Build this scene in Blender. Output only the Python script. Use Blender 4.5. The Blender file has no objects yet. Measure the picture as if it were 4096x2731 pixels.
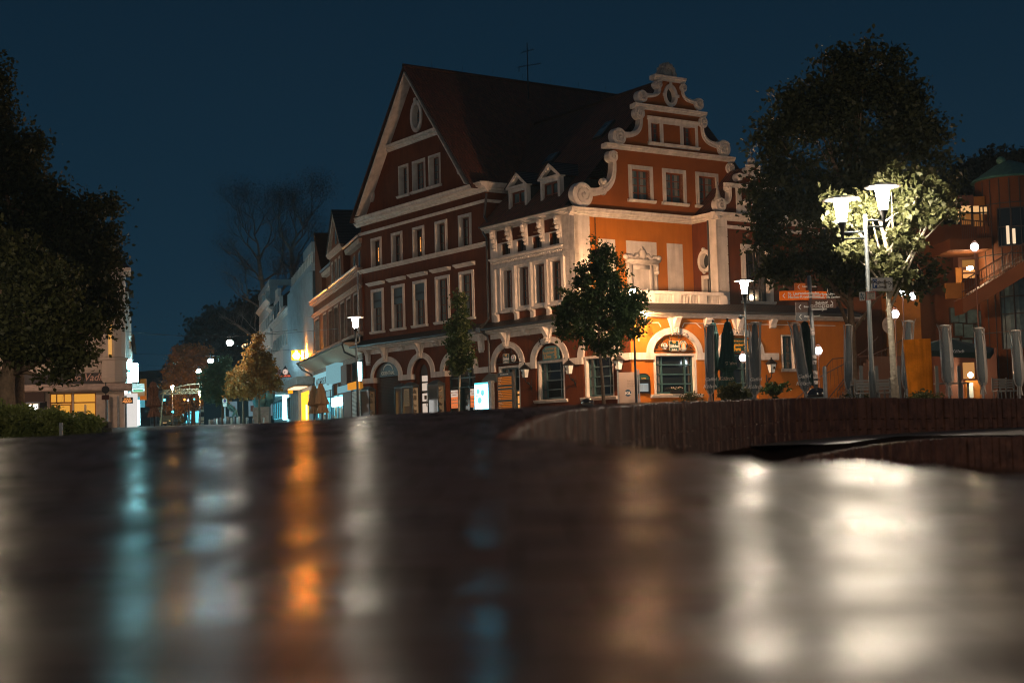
import bpy, math, random
import numpy as np
from mathutils import Vector, Matrix
from mathutils.geometry import tessellate_polygon
sc = bpy.context.scene
COL = sc.collection
# ---------------------------------------------------------------- camera
FPX, CX, CY = 5688.9, 2048.0, 1365.5      # focal length and centre in photo pixels (4096 x 2731, 50 mm lens)
RHO = math.radians(1.6)
TH = math.atan((1731.0 - CY) * math.cos(RHO) / FPX)
Fv = Vector((0, math.cos(TH), math.sin(TH))); U0 = Vector((0, -math.sin(TH), math.cos(TH))); Xv = Vector((1, 0, 0))
Rv = Xv * math.cos(RHO) - U0 * math.sin(RHO); Uv = Xv * math.sin(RHO) + U0 * math.cos(RHO)
cam = bpy.data.cameras.new('camera'); cam.lens = 50; cam.sensor_width = 36; cam.clip_end = 3000; cam.clip_start = .02
cam.dof.use_dof = True; cam.dof.focus_distance = 84; cam.dof.aperture_fstop = 2.2
co = bpy.data.objects.new('camera', cam); COL.objects.link(co)
co.matrix_world = Matrix(((Rv.x, Uv.x, -Fv.x, 0), (Rv.y, Uv.y, -Fv.y, 0), (Rv.z, Uv.z, -Fv.z, 0), (0, 0, 0, 1)))
sc.camera = co
# ---------------------------------------------------------------- world, exposure
w = bpy.data.worlds.new('World'); sc.world = w; w.use_nodes = True
nt = w.node_tree; nt.nodes.clear()
out = nt.nodes.new('ShaderNodeOutputWorld'); bg = nt.nodes.new('ShaderNodeBackground')
tc = nt.nodes.new('ShaderNodeTexCoord'); sx = nt.nodes.new('ShaderNodeSeparateXYZ'); rp = nt.nodes.new('ShaderNodeValToRGB')
nt.links.new(tc.outputs['Generated'], sx.inputs[0]); nt.links.new(sx.outputs['Z'], rp.inputs[0])
rp.color_ramp.elements[0].color = (.0062, .029, .047, 1); rp.color_ramp.elements[0].position = 0
rp.color_ramp.elements[1].color = (.0034, .0150, .030, 1); rp.color_ramp.elements[1].position = .32
e = rp.color_ramp.elements.new(.1); e.color = (.0042, .0222, .042, 1)
nt.links.new(rp.outputs[0], bg.inputs[0]); bg.inputs[1].default_value = 1.0
nt.links.new(bg.outputs[0], out.inputs[0])
sc.view_settings.view_transform = 'Standard'; sc.view_settings.look = 'None'; sc.view_settings.exposure = 0; sc.view_settings.gamma = 1
sc.cycles.use_denoising = True; sc.cycles.pixel_filter_type = 'BLACKMAN_HARRIS'; sc.cycles.filter_width = 1.15
sc.cycles.sample_clamp_indirect = 4; sc.cycles.sample_clamp_direct = 0; sc.cycles.max_bounces = 5
sc.cycles.transparent_max_bounces = 12
rnd = random.Random(7)

def at(px, py, d):
    r = Fv + Rv * ((px - CX) / FPX) - Uv * ((py - CY) / FPX)
    return r * (d / r.y)
def gz(y): return .012 * y - .05 if y > 45 else .49 - (45 - y) * .022          # the square climbs gently away from the camera
# ---------------------------------------------------------------- materials
MATS = {}
def mat(name, col, rough=.8, metal=0, emit=None, es=0, bump=0, bscale=8, var=0, vscale=3, spec=.5, coat=0, streak=0):
    if name in MATS: return MATS[name]
    m = bpy.data.materials.new(name); m.use_nodes = True; n = m.node_tree; b = n.nodes['Principled BSDF']
    b.inputs['Base Color'].default_value = (*col, 1); b.inputs['Roughness'].default_value = rough; b.inputs['Metallic'].default_value = metal
    b.inputs['Specular IOR Level'].default_value = spec
    if coat: b.inputs['Coat Weight'].default_value = coat
    if emit: b.inputs['Emission Color'].default_value = (*emit, 1); b.inputs['Emission Strength'].default_value = es
    t = n.nodes.new('ShaderNodeTexCoord')
    if var:
        nz = n.nodes.new('ShaderNodeTexNoise'); nz.inputs['Scale'].default_value = vscale; nz.inputs['Detail'].default_value = 6
        n.links.new(t.outputs['Object'], nz.inputs['Vector'])
        mx = n.nodes.new('ShaderNodeMix'); mx.data_type = 'RGBA'
        mx.inputs[6].default_value = (*[c * (1 - var) for c in col], 1); mx.inputs[7].default_value = (*[min(1, c * (1 + var)) for c in col], 1)
        mr = n.nodes.new('ShaderNodeMapRange'); mr.inputs[1].default_value = .3; mr.inputs[2].default_value = .7
        n.links.new(nz.outputs['Fac'], mr.inputs[0]); n.links.new(mr.outputs[0], mx.inputs[0]); n.links.new(mx.outputs[2], b.inputs['Base Color'])
        if streak:
            mp = n.nodes.new('ShaderNodeMapping'); mp.inputs['Scale'].default_value = (2.6, 2.6, .22); n.links.new(t.outputs['Object'], mp.inputs[0])
            sn = n.nodes.new('ShaderNodeTexNoise'); sn.inputs['Scale'].default_value = 1.6; sn.inputs['Detail'].default_value = 7; n.links.new(mp.outputs[0], sn.inputs['Vector'])
            sr = n.nodes.new('ShaderNodeMapRange'); sr.inputs[1].default_value = .42; sr.inputs[2].default_value = .72; sr.inputs[3].default_value = 1; sr.inputs[4].default_value = 1 - streak; n.links.new(sn.outputs['Fac'], sr.inputs[0])
            sm_ = n.nodes.new('ShaderNodeMix'); sm_.data_type = 'RGBA'; sm_.blend_type = 'MULTIPLY'; sm_.inputs[0].default_value = 1; n.links.new(mx.outputs[2], sm_.inputs[6]); n.links.new(sr.outputs[0], sm_.inputs[7]); n.links.new(sm_.outputs[2], b.inputs['Base Color'])
    if bump:
        nb = n.nodes.new('ShaderNodeTexNoise'); nb.inputs['Scale'].default_value = bscale; nb.inputs['Detail'].default_value = 4
        n.links.new(t.outputs['Object'], nb.inputs['Vector'])
        bp = n.nodes.new('ShaderNodeBump'); bp.inputs['Strength'].default_value = bump; bp.inputs['Distance'].default_value = .05
        n.links.new(nb.outputs['Fac'], bp.inputs['Height']); n.links.new(bp.outputs[0], b.inputs['Normal'])
    MATS[name] = m
    return m
def glow(name, col, s):
    if name in MATS: return MATS[name]
    m = bpy.data.materials.new(name); m.use_nodes = True; n = m.node_tree; n.nodes.clear()
    e = n.nodes.new('ShaderNodeEmission'); o = n.nodes.new('ShaderNodeOutputMaterial')
    e.inputs[0].default_value = (*col, 1); e.inputs[1].default_value = s; n.links.new(e.outputs[0], o.inputs[0]); MATS[name] = m
    return m
def leafmat(name, col, col2, trans=.35):
    if name in MATS: return MATS[name]
    m = bpy.data.materials.new(name); m.use_nodes = True; n = m.node_tree; n.nodes.clear()
    o = n.nodes.new('ShaderNodeOutputMaterial'); d = n.nodes.new('ShaderNodeBsdfPrincipled'); t = n.nodes.new('ShaderNodeBsdfTranslucent'); mx = n.nodes.new('ShaderNodeMixShader')
    g = n.nodes.new('ShaderNodeTexCoord'); nz = n.nodes.new('ShaderNodeTexNoise'); nz.inputs['Scale'].default_value = 1.3; nz.inputs['Detail'].default_value = 3
    n.links.new(g.outputs['Object'], nz.inputs['Vector'])
    c = n.nodes.new('ShaderNodeValToRGB'); c.color_ramp.elements[0].color = (*col, 1); c.color_ramp.elements[1].color = (*col2, 1)
    c.color_ramp.elements[0].position = .35; c.color_ramp.elements[1].position = .65
    n.links.new(nz.outputs['Fac'], c.inputs[0]); n.links.new(c.outputs[0], d.inputs['Base Color']); n.links.new(c.outputs[0], t.inputs[0])
    d.inputs['Roughness'].default_value = .55; d.inputs['Specular IOR Level'].default_value = .3; mx.inputs[0].default_value = trans
    n.links.new(d.outputs[0], mx.inputs[1]); n.links.new(t.outputs[0], mx.inputs[2]); n.links.new(mx.outputs[0], o.inputs[0]); MATS[name] = m
    return m
def clearmat(name, tint, fac, rough, bump=0):
    if name in MATS: return MATS[name]
    m = bpy.data.materials.new(name); m.use_nodes = True; n = m.node_tree; n.nodes.clear()
    o = n.nodes.new('ShaderNodeOutputMaterial'); tr = n.nodes.new('ShaderNodeBsdfTransparent'); g = n.nodes.new('ShaderNodeBsdfPrincipled'); mx = n.nodes.new('ShaderNodeMixShader')
    tr.inputs[0].default_value = (.9, .93, .93, 1); g.inputs['Base Color'].default_value = (*tint, 1); g.inputs['Roughness'].default_value = rough; g.inputs['Specular IOR Level'].default_value = .8
    fr = n.nodes.new('ShaderNodeLayerWeight'); fr.inputs[0].default_value = .35; ma = n.nodes.new('ShaderNodeMath'); ma.operation = 'ADD'; ma.use_clamp = True
    ma.inputs[1].default_value = fac; n.links.new(fr.outputs['Fresnel'], ma.inputs[0]); n.links.new(ma.outputs[0], mx.inputs[0])
    if bump:
        t = n.nodes.new('ShaderNodeTexCoord'); mp = n.nodes.new('ShaderNodeMapping'); mp.inputs['Scale'].default_value = (9, 9, 1.5)
        nz = n.nodes.new('ShaderNodeTexNoise'); nz.inputs['Scale'].default_value = 1.2; nz.inputs['Detail'].default_value = 5; bp = n.nodes.new('ShaderNodeBump'); bp.inputs['Strength'].default_value = bump; bp.inputs['Distance'].default_value = .1
        n.links.new(t.outputs['Object'], mp.inputs[0]); n.links.new(mp.outputs[0], nz.inputs['Vector']); n.links.new(nz.outputs['Fac'], bp.inputs['Height']); n.links.new(bp.outputs[0], g.inputs['Normal'])
    n.links.new(tr.outputs[0], mx.inputs[1]); n.links.new(g.outputs[0], mx.inputs[2]); n.links.new(mx.outputs[0], o.inputs[0]); MATS[name] = m
    return m
def tilemat(name, c1, c2, pu, pv, rough=.7, dist=.05, strength=1.0, brick=False, spec=.4):
    """UV in metres: rows of tiles or courses of brick"""
    m = bpy.data.materials.new(name); m.use_nodes = True; n = m.node_tree; b = n.nodes['Principled BSDF']
    uv = n.nodes.new('ShaderNodeUVMap'); br = n.nodes.new('ShaderNodeTexBrick')
    br.inputs['Scale'].default_value = 1; br.inputs['Brick Width'].default_value = pu; br.inputs['Row Height'].default_value = pv
    br.inputs['Mortar Size'].default_value = .012 if not brick else .008; br.inputs['Mortar Smooth'].default_value = .2; br.inputs['Bias'].default_value = 0
    br.inputs['Color1'].default_value = (*c1, 1); br.inputs['Color2'].default_value = (*c2, 1); br.inputs['Mortar'].default_value = (*[c * .35 for c in c1], 1)
    n.links.new(uv.outputs[0], br.inputs['Vector'])
    nz = n.nodes.new('ShaderNodeTexNoise'); nz.inputs['Scale'].default_value = 2.2; nz.inputs['Detail'].default_value = 6; n.links.new(uv.outputs[0], nz.inputs['Vector'])
    mx = n.nodes.new('ShaderNodeMix'); mx.data_type = 'RGBA'; mx.blend_type = 'MULTIPLY'; mx.inputs[0].default_value = .6
    n.links.new(br.outputs['Color'], mx.inputs[6]); n.links.new(nz.outputs['Color'], mx.inputs[7]); n.links.new(mx.outputs[2], b.inputs['Base Color'])
    if not brick:
        s = n.nodes.new('ShaderNodeSeparateXYZ'); n.links.new(uv.outputs[0], s.inputs[0])
        a = n.nodes.new('ShaderNodeMath'); a.operation = 'DIVIDE'; a.inputs[1].default_value = pv; n.links.new(s.outputs[1], a.inputs[0])
        f = n.nodes.new('ShaderNodeMath'); f.operation = 'FRACT'; n.links.new(a.outputs[0], f.inputs[0])
        c = n.nodes.new('ShaderNodeMath'); c.operation = 'MULTIPLY'; c.inputs[1].default_value = 2 * math.pi / pu; n.links.new(s.outputs[0], c.inputs[0])
        si = n.nodes.new('ShaderNodeMath'); si.operation = 'SINE'; n.links.new(c.outputs[0], si.inputs[0])
        k = n.nodes.new('ShaderNodeMath'); k.operation = 'MULTIPLY_ADD'; k.inputs[1].default_value = .35; n.links.new(si.outputs[0], k.inputs[0])
        ng = n.nodes.new('ShaderNodeMath'); ng.operation = 'MULTIPLY'; ng.inputs[1].default_value = -1; n.links.new(f.outputs[0], ng.inputs[0]); n.links.new(ng.outputs[0], k.inputs[2]); h = k.outputs[0]
    else:
        k = n.nodes.new('ShaderNodeMath'); k.operation = 'MULTIPLY_ADD'; k.inputs[1].default_value = -1.0; n.links.new(br.outputs['Fac'], k.inputs[0]); n.links.new(nz.outputs['Fac'], k.inputs[2]); h = k.outputs[0]
    bp = n.nodes.new('ShaderNodeBump'); bp.inputs['Strength'].default_value = strength; bp.inputs['Distance'].default_value = dist
    n.links.new(h, bp.inputs['Height']); n.links.new(bp.outputs[0], b.inputs['Normal'])
    b.inputs['Roughness'].default_value = rough; b.inputs['Specular IOR Level'].default_value = spec
    MATS[name] = m
    return m
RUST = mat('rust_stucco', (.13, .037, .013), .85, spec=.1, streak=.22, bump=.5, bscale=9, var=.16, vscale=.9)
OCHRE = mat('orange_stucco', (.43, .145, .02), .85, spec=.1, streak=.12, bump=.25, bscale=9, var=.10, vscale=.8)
WHITE = mat('white_stucco', (.62, .58, .54), .8, spec=.2, streak=.22, bump=.25, bscale=12, var=.14, vscale=1.7)
ROUGHW = mat('rough_white_stucco', (.55, .51, .47), .85, spec=.1, streak=.3, bump=.9, bscale=7, var=.2, vscale=2.5)
TILE = tilemat('roof_tiles', (.19, .062, .03), (.11, .04, .022), .24, .34, .75)
SLATE = tilemat('dark_roof_tiles', (.035, .022, .018), (.022, .016, .015), .24, .3, .55)
WOODF = mat('brown_window_wood', (.14, .035, .012), .5)
DKFR = mat('dark_window_frame', (.03, .022, .02), .5)
GREENF = mat('petrol_window_frame', (.03, .085, .095), .4)
NET = mat('sky_teal_net_pane', (.075, .125, .14), .18, var=.35, vscale=2.2)  # opaque net curtain pane with the sky's teal reflection in its colour
DKGL = mat('dark_glass', (.012, .018, .022), .07, spec=.9)
ZINC = mat('zinc_gutter', (.06, .065, .07), .4, metal=.6)
STEEL = mat('galvanised_steel', (.24, .26, .28), .42, metal=.8, var=.2, vscale=6)
PGREY = mat('grey_painted_steel', (.07, .09, .10), .5, metal=.1)
BLACK = mat('black_iron', (.012, .012, .013), .45, metal=.3)
GOLD = mat('gold_paint', (.62, .36, .06), .45)
OFFW = mat('white_enamel', (.72, .72, .70), .4)
BARK = mat('bark', (.13, .09, .06), .9, bump=.8, bscale=14, var=.3, vscale=6)
CLEARG = clearmat('shop_glass', (.1, .12, .12), .02, .03)
FOIL = clearmat('plastic_sleeve', (.42, .42, .42), .14, .16, bump=1.0)
# ---------------------------------------------------------------- mesh builder
def V3(p): return Vector((p[0], p[1], p[2]))
class MB:
    def __init__(s): s.v = []; s.f = []; s.uv = []; s.n = 0
    def add(s, vs, fs, uvs=None):
        b = len(s.v); s.v += [tuple(v) for v in vs]; s.f += [tuple(i + b for i in f) for f in fs]
        s.uv += uvs if uvs else [None] * len(fs); return s
    def hexa(s, p): return s.add(p, [(0, 3, 2, 1), (4, 5, 6, 7), (0, 1, 5, 4), (1, 2, 6, 5), (2, 3, 7, 6), (3, 0, 4, 7)])
    def box(s, x0, x1, y0, y1, z0, z1):
        return s.hexa([(x0, y0, z0), (x1, y0, z0), (x1, y1, z0), (x0, y1, z0), (x0, y0, z1), (x1, y0, z1), (x1, y1, z1), (x0, y1, z1)])
    def quad(s, a, b, c, d, uv=True):
        a, b, c, d = map(V3, (a, b, c, d)); u = (b - a).length; v = (d - a).length
        e1 = (b - a).normalized(); dx = (d - a).dot(e1); cx = (c - a).dot(e1)
        dv = math.sqrt(max(0, v * v - dx * dx)); cv = math.sqrt(max(0, (c - a).length_squared - cx * cx))
        return s.add([a, b, c, d], [(0, 1, 2, 3)], [((0, 0), (u, 0), (cx, cv), (dx, dv))])
    def tube(s, pts, rads, seg=8, cap=True):
        pts = [V3(p) for p in pts]
        if not hasattr(rads, '__len__'): rads = [rads] * len(pts)
        ring = []
        for i, p in enumerate(pts):
            d = (pts[min(i + 1, len(pts) - 1)] - pts[max(i - 1, 0)]).normalized()
            a = d.orthogonal().normalized() if i == 0 or abs(d.dot(pa)) > .98 else (pa - d * pa.dot(d)).normalized()
            pa = a; b = d.cross(a)
            ring += [p + (a * math.cos(2 * math.pi * k / seg) + b * math.sin(2 * math.pi * k / seg)) * rads[i] for k in range(seg)]
        fs = []
        for i in range(len(pts) - 1):
            for k in range(seg):
                k2 = (k + 1) % seg; fs.append((i * seg + k, i * seg + k2, (i + 1) * seg + k2, (i + 1) * seg + k))
        if cap: fs += [tuple(range(seg - 1, -1, -1)), tuple(range((len(pts) - 1) * seg, len(pts) * seg))]
        return s.add(ring, fs)
    def lathe(s, c, prof, seg=20, sx=1, sy=1, off=0):
        c = V3(c); vs = []
        for r, z in prof: vs += [c + Vector((sx * r * math.cos(2 * math.pi * k / seg + off), sy * r * math.sin(2 * math.pi * k / seg + off), z)) for k in range(seg)]
        fs = [(i * seg + k, i * seg + (k + 1) % seg, (i + 1) * seg + (k + 1) % seg, (i + 1) * seg + k) for i in range(len(prof) - 1) for k in range(seg)]
        if prof[0][0] > 1e-4: fs.append(tuple(range(seg - 1, -1, -1)))
        if prof[-1][0] > 1e-4: fs.append(tuple(range((len(prof) - 1) * seg, len(prof) * seg)))
        return s.add(vs, fs)
    def ball(s, c, r, seg=14, ry=1, rz=1):
        return s.lathe(c, [(max(1e-5, r * math.sin(math.pi * i / 8)), -r * rz * math.cos(math.pi * i / 8)) for i in range(9)], seg)
def root_loc(o):
    l = Vector((0, 0, 0))
    while o: l += o.location; o = o.parent
    return l
def obj(name, mb, m, parent=None, smooth=False, **props):
    me = bpy.data.meshes.new(name); off = root_loc(parent)
    a = np.array(mb.v, dtype=np.float32) - np.array(off, dtype=np.float32)
    me.from_pydata(a.tolist(), [], mb.f)
    if any(u for u in mb.uv):
        ul = me.uv_layers.new(name='UVMap'); li = 0; buf = []
        for f, u in zip(mb.f, mb.uv): buf += [c for q in (u or [(0, 0)] * len(f)) for c in q]
        ul.data.foreach_set('uv', buf)
    me.materials.append(m)
    if smooth: me.polygons.foreach_set('use_smooth', [True] * len(me.polygons))
    o = bpy.data.objects.new(name, me); COL.objects.link(o)
    if parent: o.parent = parent
    for k, v in props.items(): o[k] = v
    return o
def single(name, label, cat, mb, m, group=None, smooth=False):
    """a thing that is one mesh; origin at its base"""
    a = np.array(mb.v); lo = Vector((float(a[:, 0].mean()), float(a[:, 1].mean()), float(a[:, 2].min())))
    mb.v = [(v[0] - lo.x, v[1] - lo.y, v[2] - lo.z) for v in mb.v]
    o = obj(name, mb, m, None, smooth); o.location = lo; o['label'] = label; o['category'] = cat
    if group: o['group'] = group
    return o
def thing(name, label, cat, loc, group=None, rot=0):
    o = bpy.data.objects.new(name, None); COL.objects.link(o); o.location = V3(loc); o.rotation_euler = (0, 0, rot); o.empty_display_size = .3
    o['label'] = label; o['category'] = cat
    if group: o['group'] = group
    return o
def struct(name, mb, m, kind='structure', smooth=False):
    o = obj(name, mb, m, None, smooth); o['kind'] = kind; return o
def dup(root, loc, rot=0, label=None, scale=None):
    kids = {}
    for o in COL.objects:
        if o.parent: kids.setdefault(o.parent, []).append(o)
    def cp(o, par):
        c = o.copy(); COL.objects.link(c)
        if par: c.parent = par
        for k in kids.get(o, []): cp(k, c)
        return c
    c = cp(root, None); c.location = V3(loc); c.rotation_euler = (0, 0, rot)
    if scale: c.scale = scale
    if label: c['label'] = label
    return c
# ---------------------------------------------------------------- facade frames: u along the wall, n out of it, z up
class Frame:
    def __init__(s, o, az):
        a = math.radians(az); s.o = Vector((o[0], o[1], 0)); s.u = Vector((math.sin(a), math.cos(a), 0)); s.n = Vector((math.cos(a), -math.sin(a), 0))
    def p(s, u, n, z): return s.o + s.u * u + s.n * n + Vector((0, 0, z))
    def box(s, mb, u0, u1, n0, n1, z0, z1):
        mb.hexa([s.p(u0, n0, z0), s.p(u1, n0, z0), s.p(u1, n1, z0), s.p(u0, n1, z0), s.p(u0, n0, z1), s.p(u1, n0, z1), s.p(u1, n1, z1), s.p(u0, n1, z1)]); return mb
    def prism(s, mb, pts, n0, n1, holes=()):
        """polygon in (u,z) with holes, given thickness from n0 (back) to n1 (front)"""
        loops = [list(pts)] + [list(h) for h in holes]
        tri = tessellate_polygon([[Vector((a, b, 0)) for a, b in l] for l in loops])
        flat = [q for l in loops for q in l]; k = len(flat)
        vs = [s.p(a, n1, b) for a, b in flat] + [s.p(a, n0, b) for a, b in flat]
        fs = [tuple(t) for t in tri] + [tuple(i + k for i in reversed(t)) for t in tri]; b0 = 0
        for l in loops:
            m = len(l)
            for i in range(m): j = (i + 1) % m; fs.append((b0 + i, b0 + j, b0 + j + k, b0 + i + k))
            b0 += m
        mb.add(vs, fs); return mb
    def mould(s, mb, u0, u1, prof, u0b=None, u1b=None):
        """profile [(n,z)] swept along u"""
        k = len(prof); vs = [s.p(u0, n, z) for n, z in prof] + [s.p(u1, n, z) for n, z in prof]
        mb.add(vs, [(i, (i + 1) % k, (i + 1) % k + k, i + k) for i in range(k)] + [tuple(range(k - 1, -1, -1)), tuple(range(k, 2 * k))]); return mb
    def ring(s, mb, u0, u1, z0, z1, t, n0, n1, bottom=True):
        s.box(mb, u0, u0 + t, n0, n1, z0, z1); s.box(mb, u1 - t, u1, n0, n1, z0, z1); s.box(mb, u0 + t, u1 - t, n0, n1, z1 - t, z1)
        if bottom: s.box(mb, u0 + t, u1 - t, n0, n1, z0, z0 + t)
        return mb
FONTC = {}
def text(fr, body, u, z, size, m, parent, n=0.0, align='CENTER', sx=1, name='lettering', ital=0, thick=.006, bold=0):
    cu = bpy.data.curves.new('t', 'FONT'); cu.body = body; cu.size = size; cu.align_x = align; cu.shear = ital; cu.extrude = thick; cu.offset = bold; cu.resolution_u = 2
    o = bpy.data.objects.new('t', cu); me = bpy.data.meshes.new_from_object(o); bpy.data.objects.remove(o)
    off = root_loc(parent)
    for v in me.vertices: v.co = fr.p(u + v.co.x * sx, n + v.co.z, z + v.co.y) - off
    me.materials.clear(); me.materials.append(m); me.name = name
    ob = bpy.data.objects.new(name, me); COL.objects.link(ob); ob.parent = parent
    return ob
def oval(cu, cz, a, b, k=24): return [(cu + a * math.cos(2 * math.pi * i / k), cz + b * math.sin(2 * math.pi * i / k)) for i in range(k)]
def arch(u0, u1, zb, zt, k=18):
    c = (u0 + u1) / 2; r = (u1 - u0) / 2
    return [(c + r * math.cos(math.pi * i / k), zb + (zt - zb) * math.sin(math.pi * i / k)) for i in range(k + 1)]
def rect(u0, u1, z0, z1): return [(u0, z0), (u1, z0), (u1, z1), (u0, z1)]
def archhole(u0, u1, z0, zb, zt): return [(u0, z0), (u1, z0)] + arch(u0, u1, zb, zt)
def window(fr, u0, u1, z0, z1, par, t=.2, cols=2, rows=3, fm=None, gm=None, sm=None, depth=.3, proud=.06, sill=True, n=0, fw=.06, sillm=None, hole=True, bottom=False):
    """opening u0..u1,z0..z1: white surround > frame, pane, sill"""
    fm = fm or WOODF; gm = gm or NET; sm = sm or WHITE
    mb = MB(); fr.ring(mb, u0 - t, u1 + t, z0 - (t if bottom else 0), z1 + t, t, n - depth - .05, n + proud, bottom)
    fr.ring(mb, u0 - t * .35, u1 + t * .35, z0, z1 + t * .35, t * .35, n + proud - .001, n + proud + .035, False)
    wdw = obj('window', mb, sm, par)
    f = MB(); d0, d1 = n - depth - .02, n - depth + .05; fr.ring(f, u0, u1, z0, z1, fw, d0, d1)
    for i in range(1, cols): c = u0 + (u1 - u0) * i / cols; k = fw * (.9 if (cols == 2) else .5); fr.box(f, c - k, c + k, d0 + .005, d1 + .01, z0 + fw, z1 - fw)
    for i in range(1, rows): c = z0 + (z1 - z0) * i / rows; fr.box(f, u0 + fw, u1 - fw, d0 + .01, d1 - .01, c - .025, c + .025)
    obj('frame', f, fm, wdw)
    g = MB(); fr.box(g, u0 + .01, u1 - .01, n - depth - .04, n - depth, z0 + .01, z1 - .01); pn_ = obj('pane', g, gm, wdw)
    if gm is NET and u1 - u0 > .9:
        g = MB(); k = rnd.random(); w_ = (u1 - u0); zt = z0 + (z1 - z0) * (0 if k < .6 else rnd.uniform(.2, .5))
        for a in (.12 + .1 * rnd.random(), .6 + .15 * rnd.random()):
            for j in range(3): fr.box(g, u0 + w_ * (a + j * .055), u0 + w_ * (a + j * .055 + .04), n - depth - .001, n - depth + .006 + .004 * j, zt + .05, z1 - .06)
        obj('curtain', g, mat('net_curtain', (.20, .22, .21), .9), wdw)
    if sill:
        s = MB(); fr.mould(s, u0 - t - .12, u1 + t + .12, [(n - .02, z0 - .17), (n + .12, z0 - .17), (n + .2, z0 - .05), (n + .2, z0), (n - depth + .02, z0 + .02)]); obj('sill', s, sillm or sm, wdw)
    return rect(u0 - t * .5, u1 + t * .5, z0 - (t * .5 if bottom else .06), z1 + t * .5)
def corn(n, z0, z1):
    """stepped classical cornice profile projecting n between heights z0 and z1"""
    h = z1 - z0
    return [(-.05, z0), (n * .2, z0), (n * .25, z0 + h * .18), (n * .45, z0 + h * .25), (n * .5, z0 + h * .45), (n * .85, z0 + h * .55), (n * .88, z0 + h * .8), (n, z0 + h * .88), (n, z1), (-.05, z1 + .03)]
C0 = (3.8622, 83.2); FA = Frame(C0, 145.5); FB = Frame(C0, 55.5)
C1 = (6.615, 79.195); FP = Frame(C1, 60)
E0 = (-11.034, 104.875); FC = Frame(E0, 164.6)
D0 = FC.p(-27.6, 0, 0); FD = Frame(D0, 166)
G = 1.0
# ================================================================ gabled house (left half of the rust coloured pair)
def archtrim(fr, name, par, o0, o1, ozt, i0, i1, izt, zb, n0, n1, m=None):
    mb = MB(); pts = arch(o0, o1, zb, ozt) + list(reversed(arch(i0, i1, zb, izt))); fr.prism(mb, pts, n0, n1)
    k = 26; o = arch(i0 - .07, i1 + .07, zb, izt + .07); i = arch(i0, i1, zb, izt); fr.prism(mb, o + list(reversed(i)), n1 - .01, n1 + .05)
    for j in range(1, 9):   # joints between the voussoirs, cut as thin raised lines
        a = math.pi * j / 9; c = (o0 + o1) / 2; co_, ro, ri = math.cos(a), (o1 - o0) / 2, (i1 - i0) / 2
        p1 = (c + ri * co_ * 1.05, zb + (izt - zb) * math.sin(a) + .05); p2 = (c + ro * co_ * .98, zb + (ozt - zb) * math.sin(a) - .03)
        d = .012; fr.prism(mb, [(p1[0] - d, p1[1]), (p1[0] + d, p1[1]), (p2[0] + d, p2[1]), (p2[0] - d, p2[1])], n1, n1 + .012)
    return obj(name, mb, m or WHITE, par)
def keystone(fr, par, u, zt, zb=5.3, w=.55):
    mb = MB(); fr.prism(mb, [(u - w * .42, zb), (u + w * .42, zb), (u + w * .5, zb + .45), (u + w * .85, zt), (u - w * .85, zt), (u - w * .5, zb + .45)], .02, .2)
    fr.mould(mb, u - w * .33, u + w * .33, [(.15, zb + .05), (.3, zb + .12), (.27, zb + .4), (.42, zt - .3), (.62, zt - .05), (.62, zt), (.15, zt)])
    for k in (-1, 0, 1): fr.box(mb, u + k * .12 - .03, u + k * .12 + .03, .26, .33, zb + .1, zb + .38)
    return obj('keystone', mb, WHITE, par)
def corbel(fr, par, u, z0, z1, w=.42, n=.35):
    mb = MB(); fr.mould(mb, u - w / 2, u + w / 2, [(.0, z0), (n * .5, z0 + .06), (n * .6, z0 + (z1 - z0) * .5), (n, z1 - .1), (n, z1), (0, z1)]); return obj('corbel', mb, WHITE, par)
A = thing('gabled_house', 'tall rust red house with a big plain pointed gable above its white cornice', 'house', FA.p(-18, 0, G))
holes = []
for k in range(5):
    holes.append(window(FA, -24.5 + 3 * k, -23.28 + 3 * k, 12.3, 14.27, A, t=.18, cols=2, rows=3, sill=False, gm=DKGL))
    if k in (0, 2): mb = MB(); FA.box(mb, -24.2 + 3 * k, -24.08 + 3 * k, -.3, -.288, 12.75, 13.75); FA.box(mb, -23.8 + 3 * k, -23.72 + 3 * k, -.3, -.288, 12.85, 13.5); obj('lit_curtain_gap', mb, glow('amber_gap', (1, .40, .10), .9), A)
    else: mb = MB(); FA.box(mb, -24.2 + 3 * k, -24.05 + 3 * k, -.3, -.288, 12.5, 14.1); obj('curtain', mb, mat('net_curtain', (.20, .22, .21), .9), A)
    q = window(FA, -24.62 + 3 * k, -23.16 + 3 * k, 7.62, 10.5, A, t=.2, cols=2, rows=5); holes.append(q)
    mb = MB(); FA.mould(mb, -25.12 + 3 * k, -22.78 + 3 * k, corn(.34, 10.98, 11.2)); obj('window_hood', mb, WHITE, A)
    if k < 3:
        mb = MB(); FA.box(mb, -24.6 + 3 * k, -23.18 + 3 * k, -.1, -.05, 9.35, 10.48); s = obj('roller_blind', mb, mat('blue_grey_blind', (.06, .085, .10), .7), A)
        text(FA, 'ODENTHAL', -23.89 + 3 * k, 9.75, .24, mat('blind_print', (.025, .035, .045)), s, n=-.045)
gw = [(-20.32, -19.2), (-18.4, -16.9), (-16.2, -14.9)]
for a, b in gw:
    holes.append(window(FA, a, b, 16.95, 18.95, A, t=.14, cols=2, rows=4, proud=.03, depth=.4))
holes.append(oval(-17.75, 22.15, .62, .95))
ov = MB(); FA.prism(ov, oval(-17.75, 22.15, .78, 1.13), -.4, .1, [oval(-17.75, 22.15, .5, .82)]); FA.box(ov, -17.9, -17.6, .09, .16, 23.15, 23.45)
ow = obj('window', ov, WHITE, A)
mb = MB(); FA.prism(mb, oval(-17.75, 22.15, .55, .87), -.38, -.34); obj('pane', mb, NET, ow)
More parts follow.
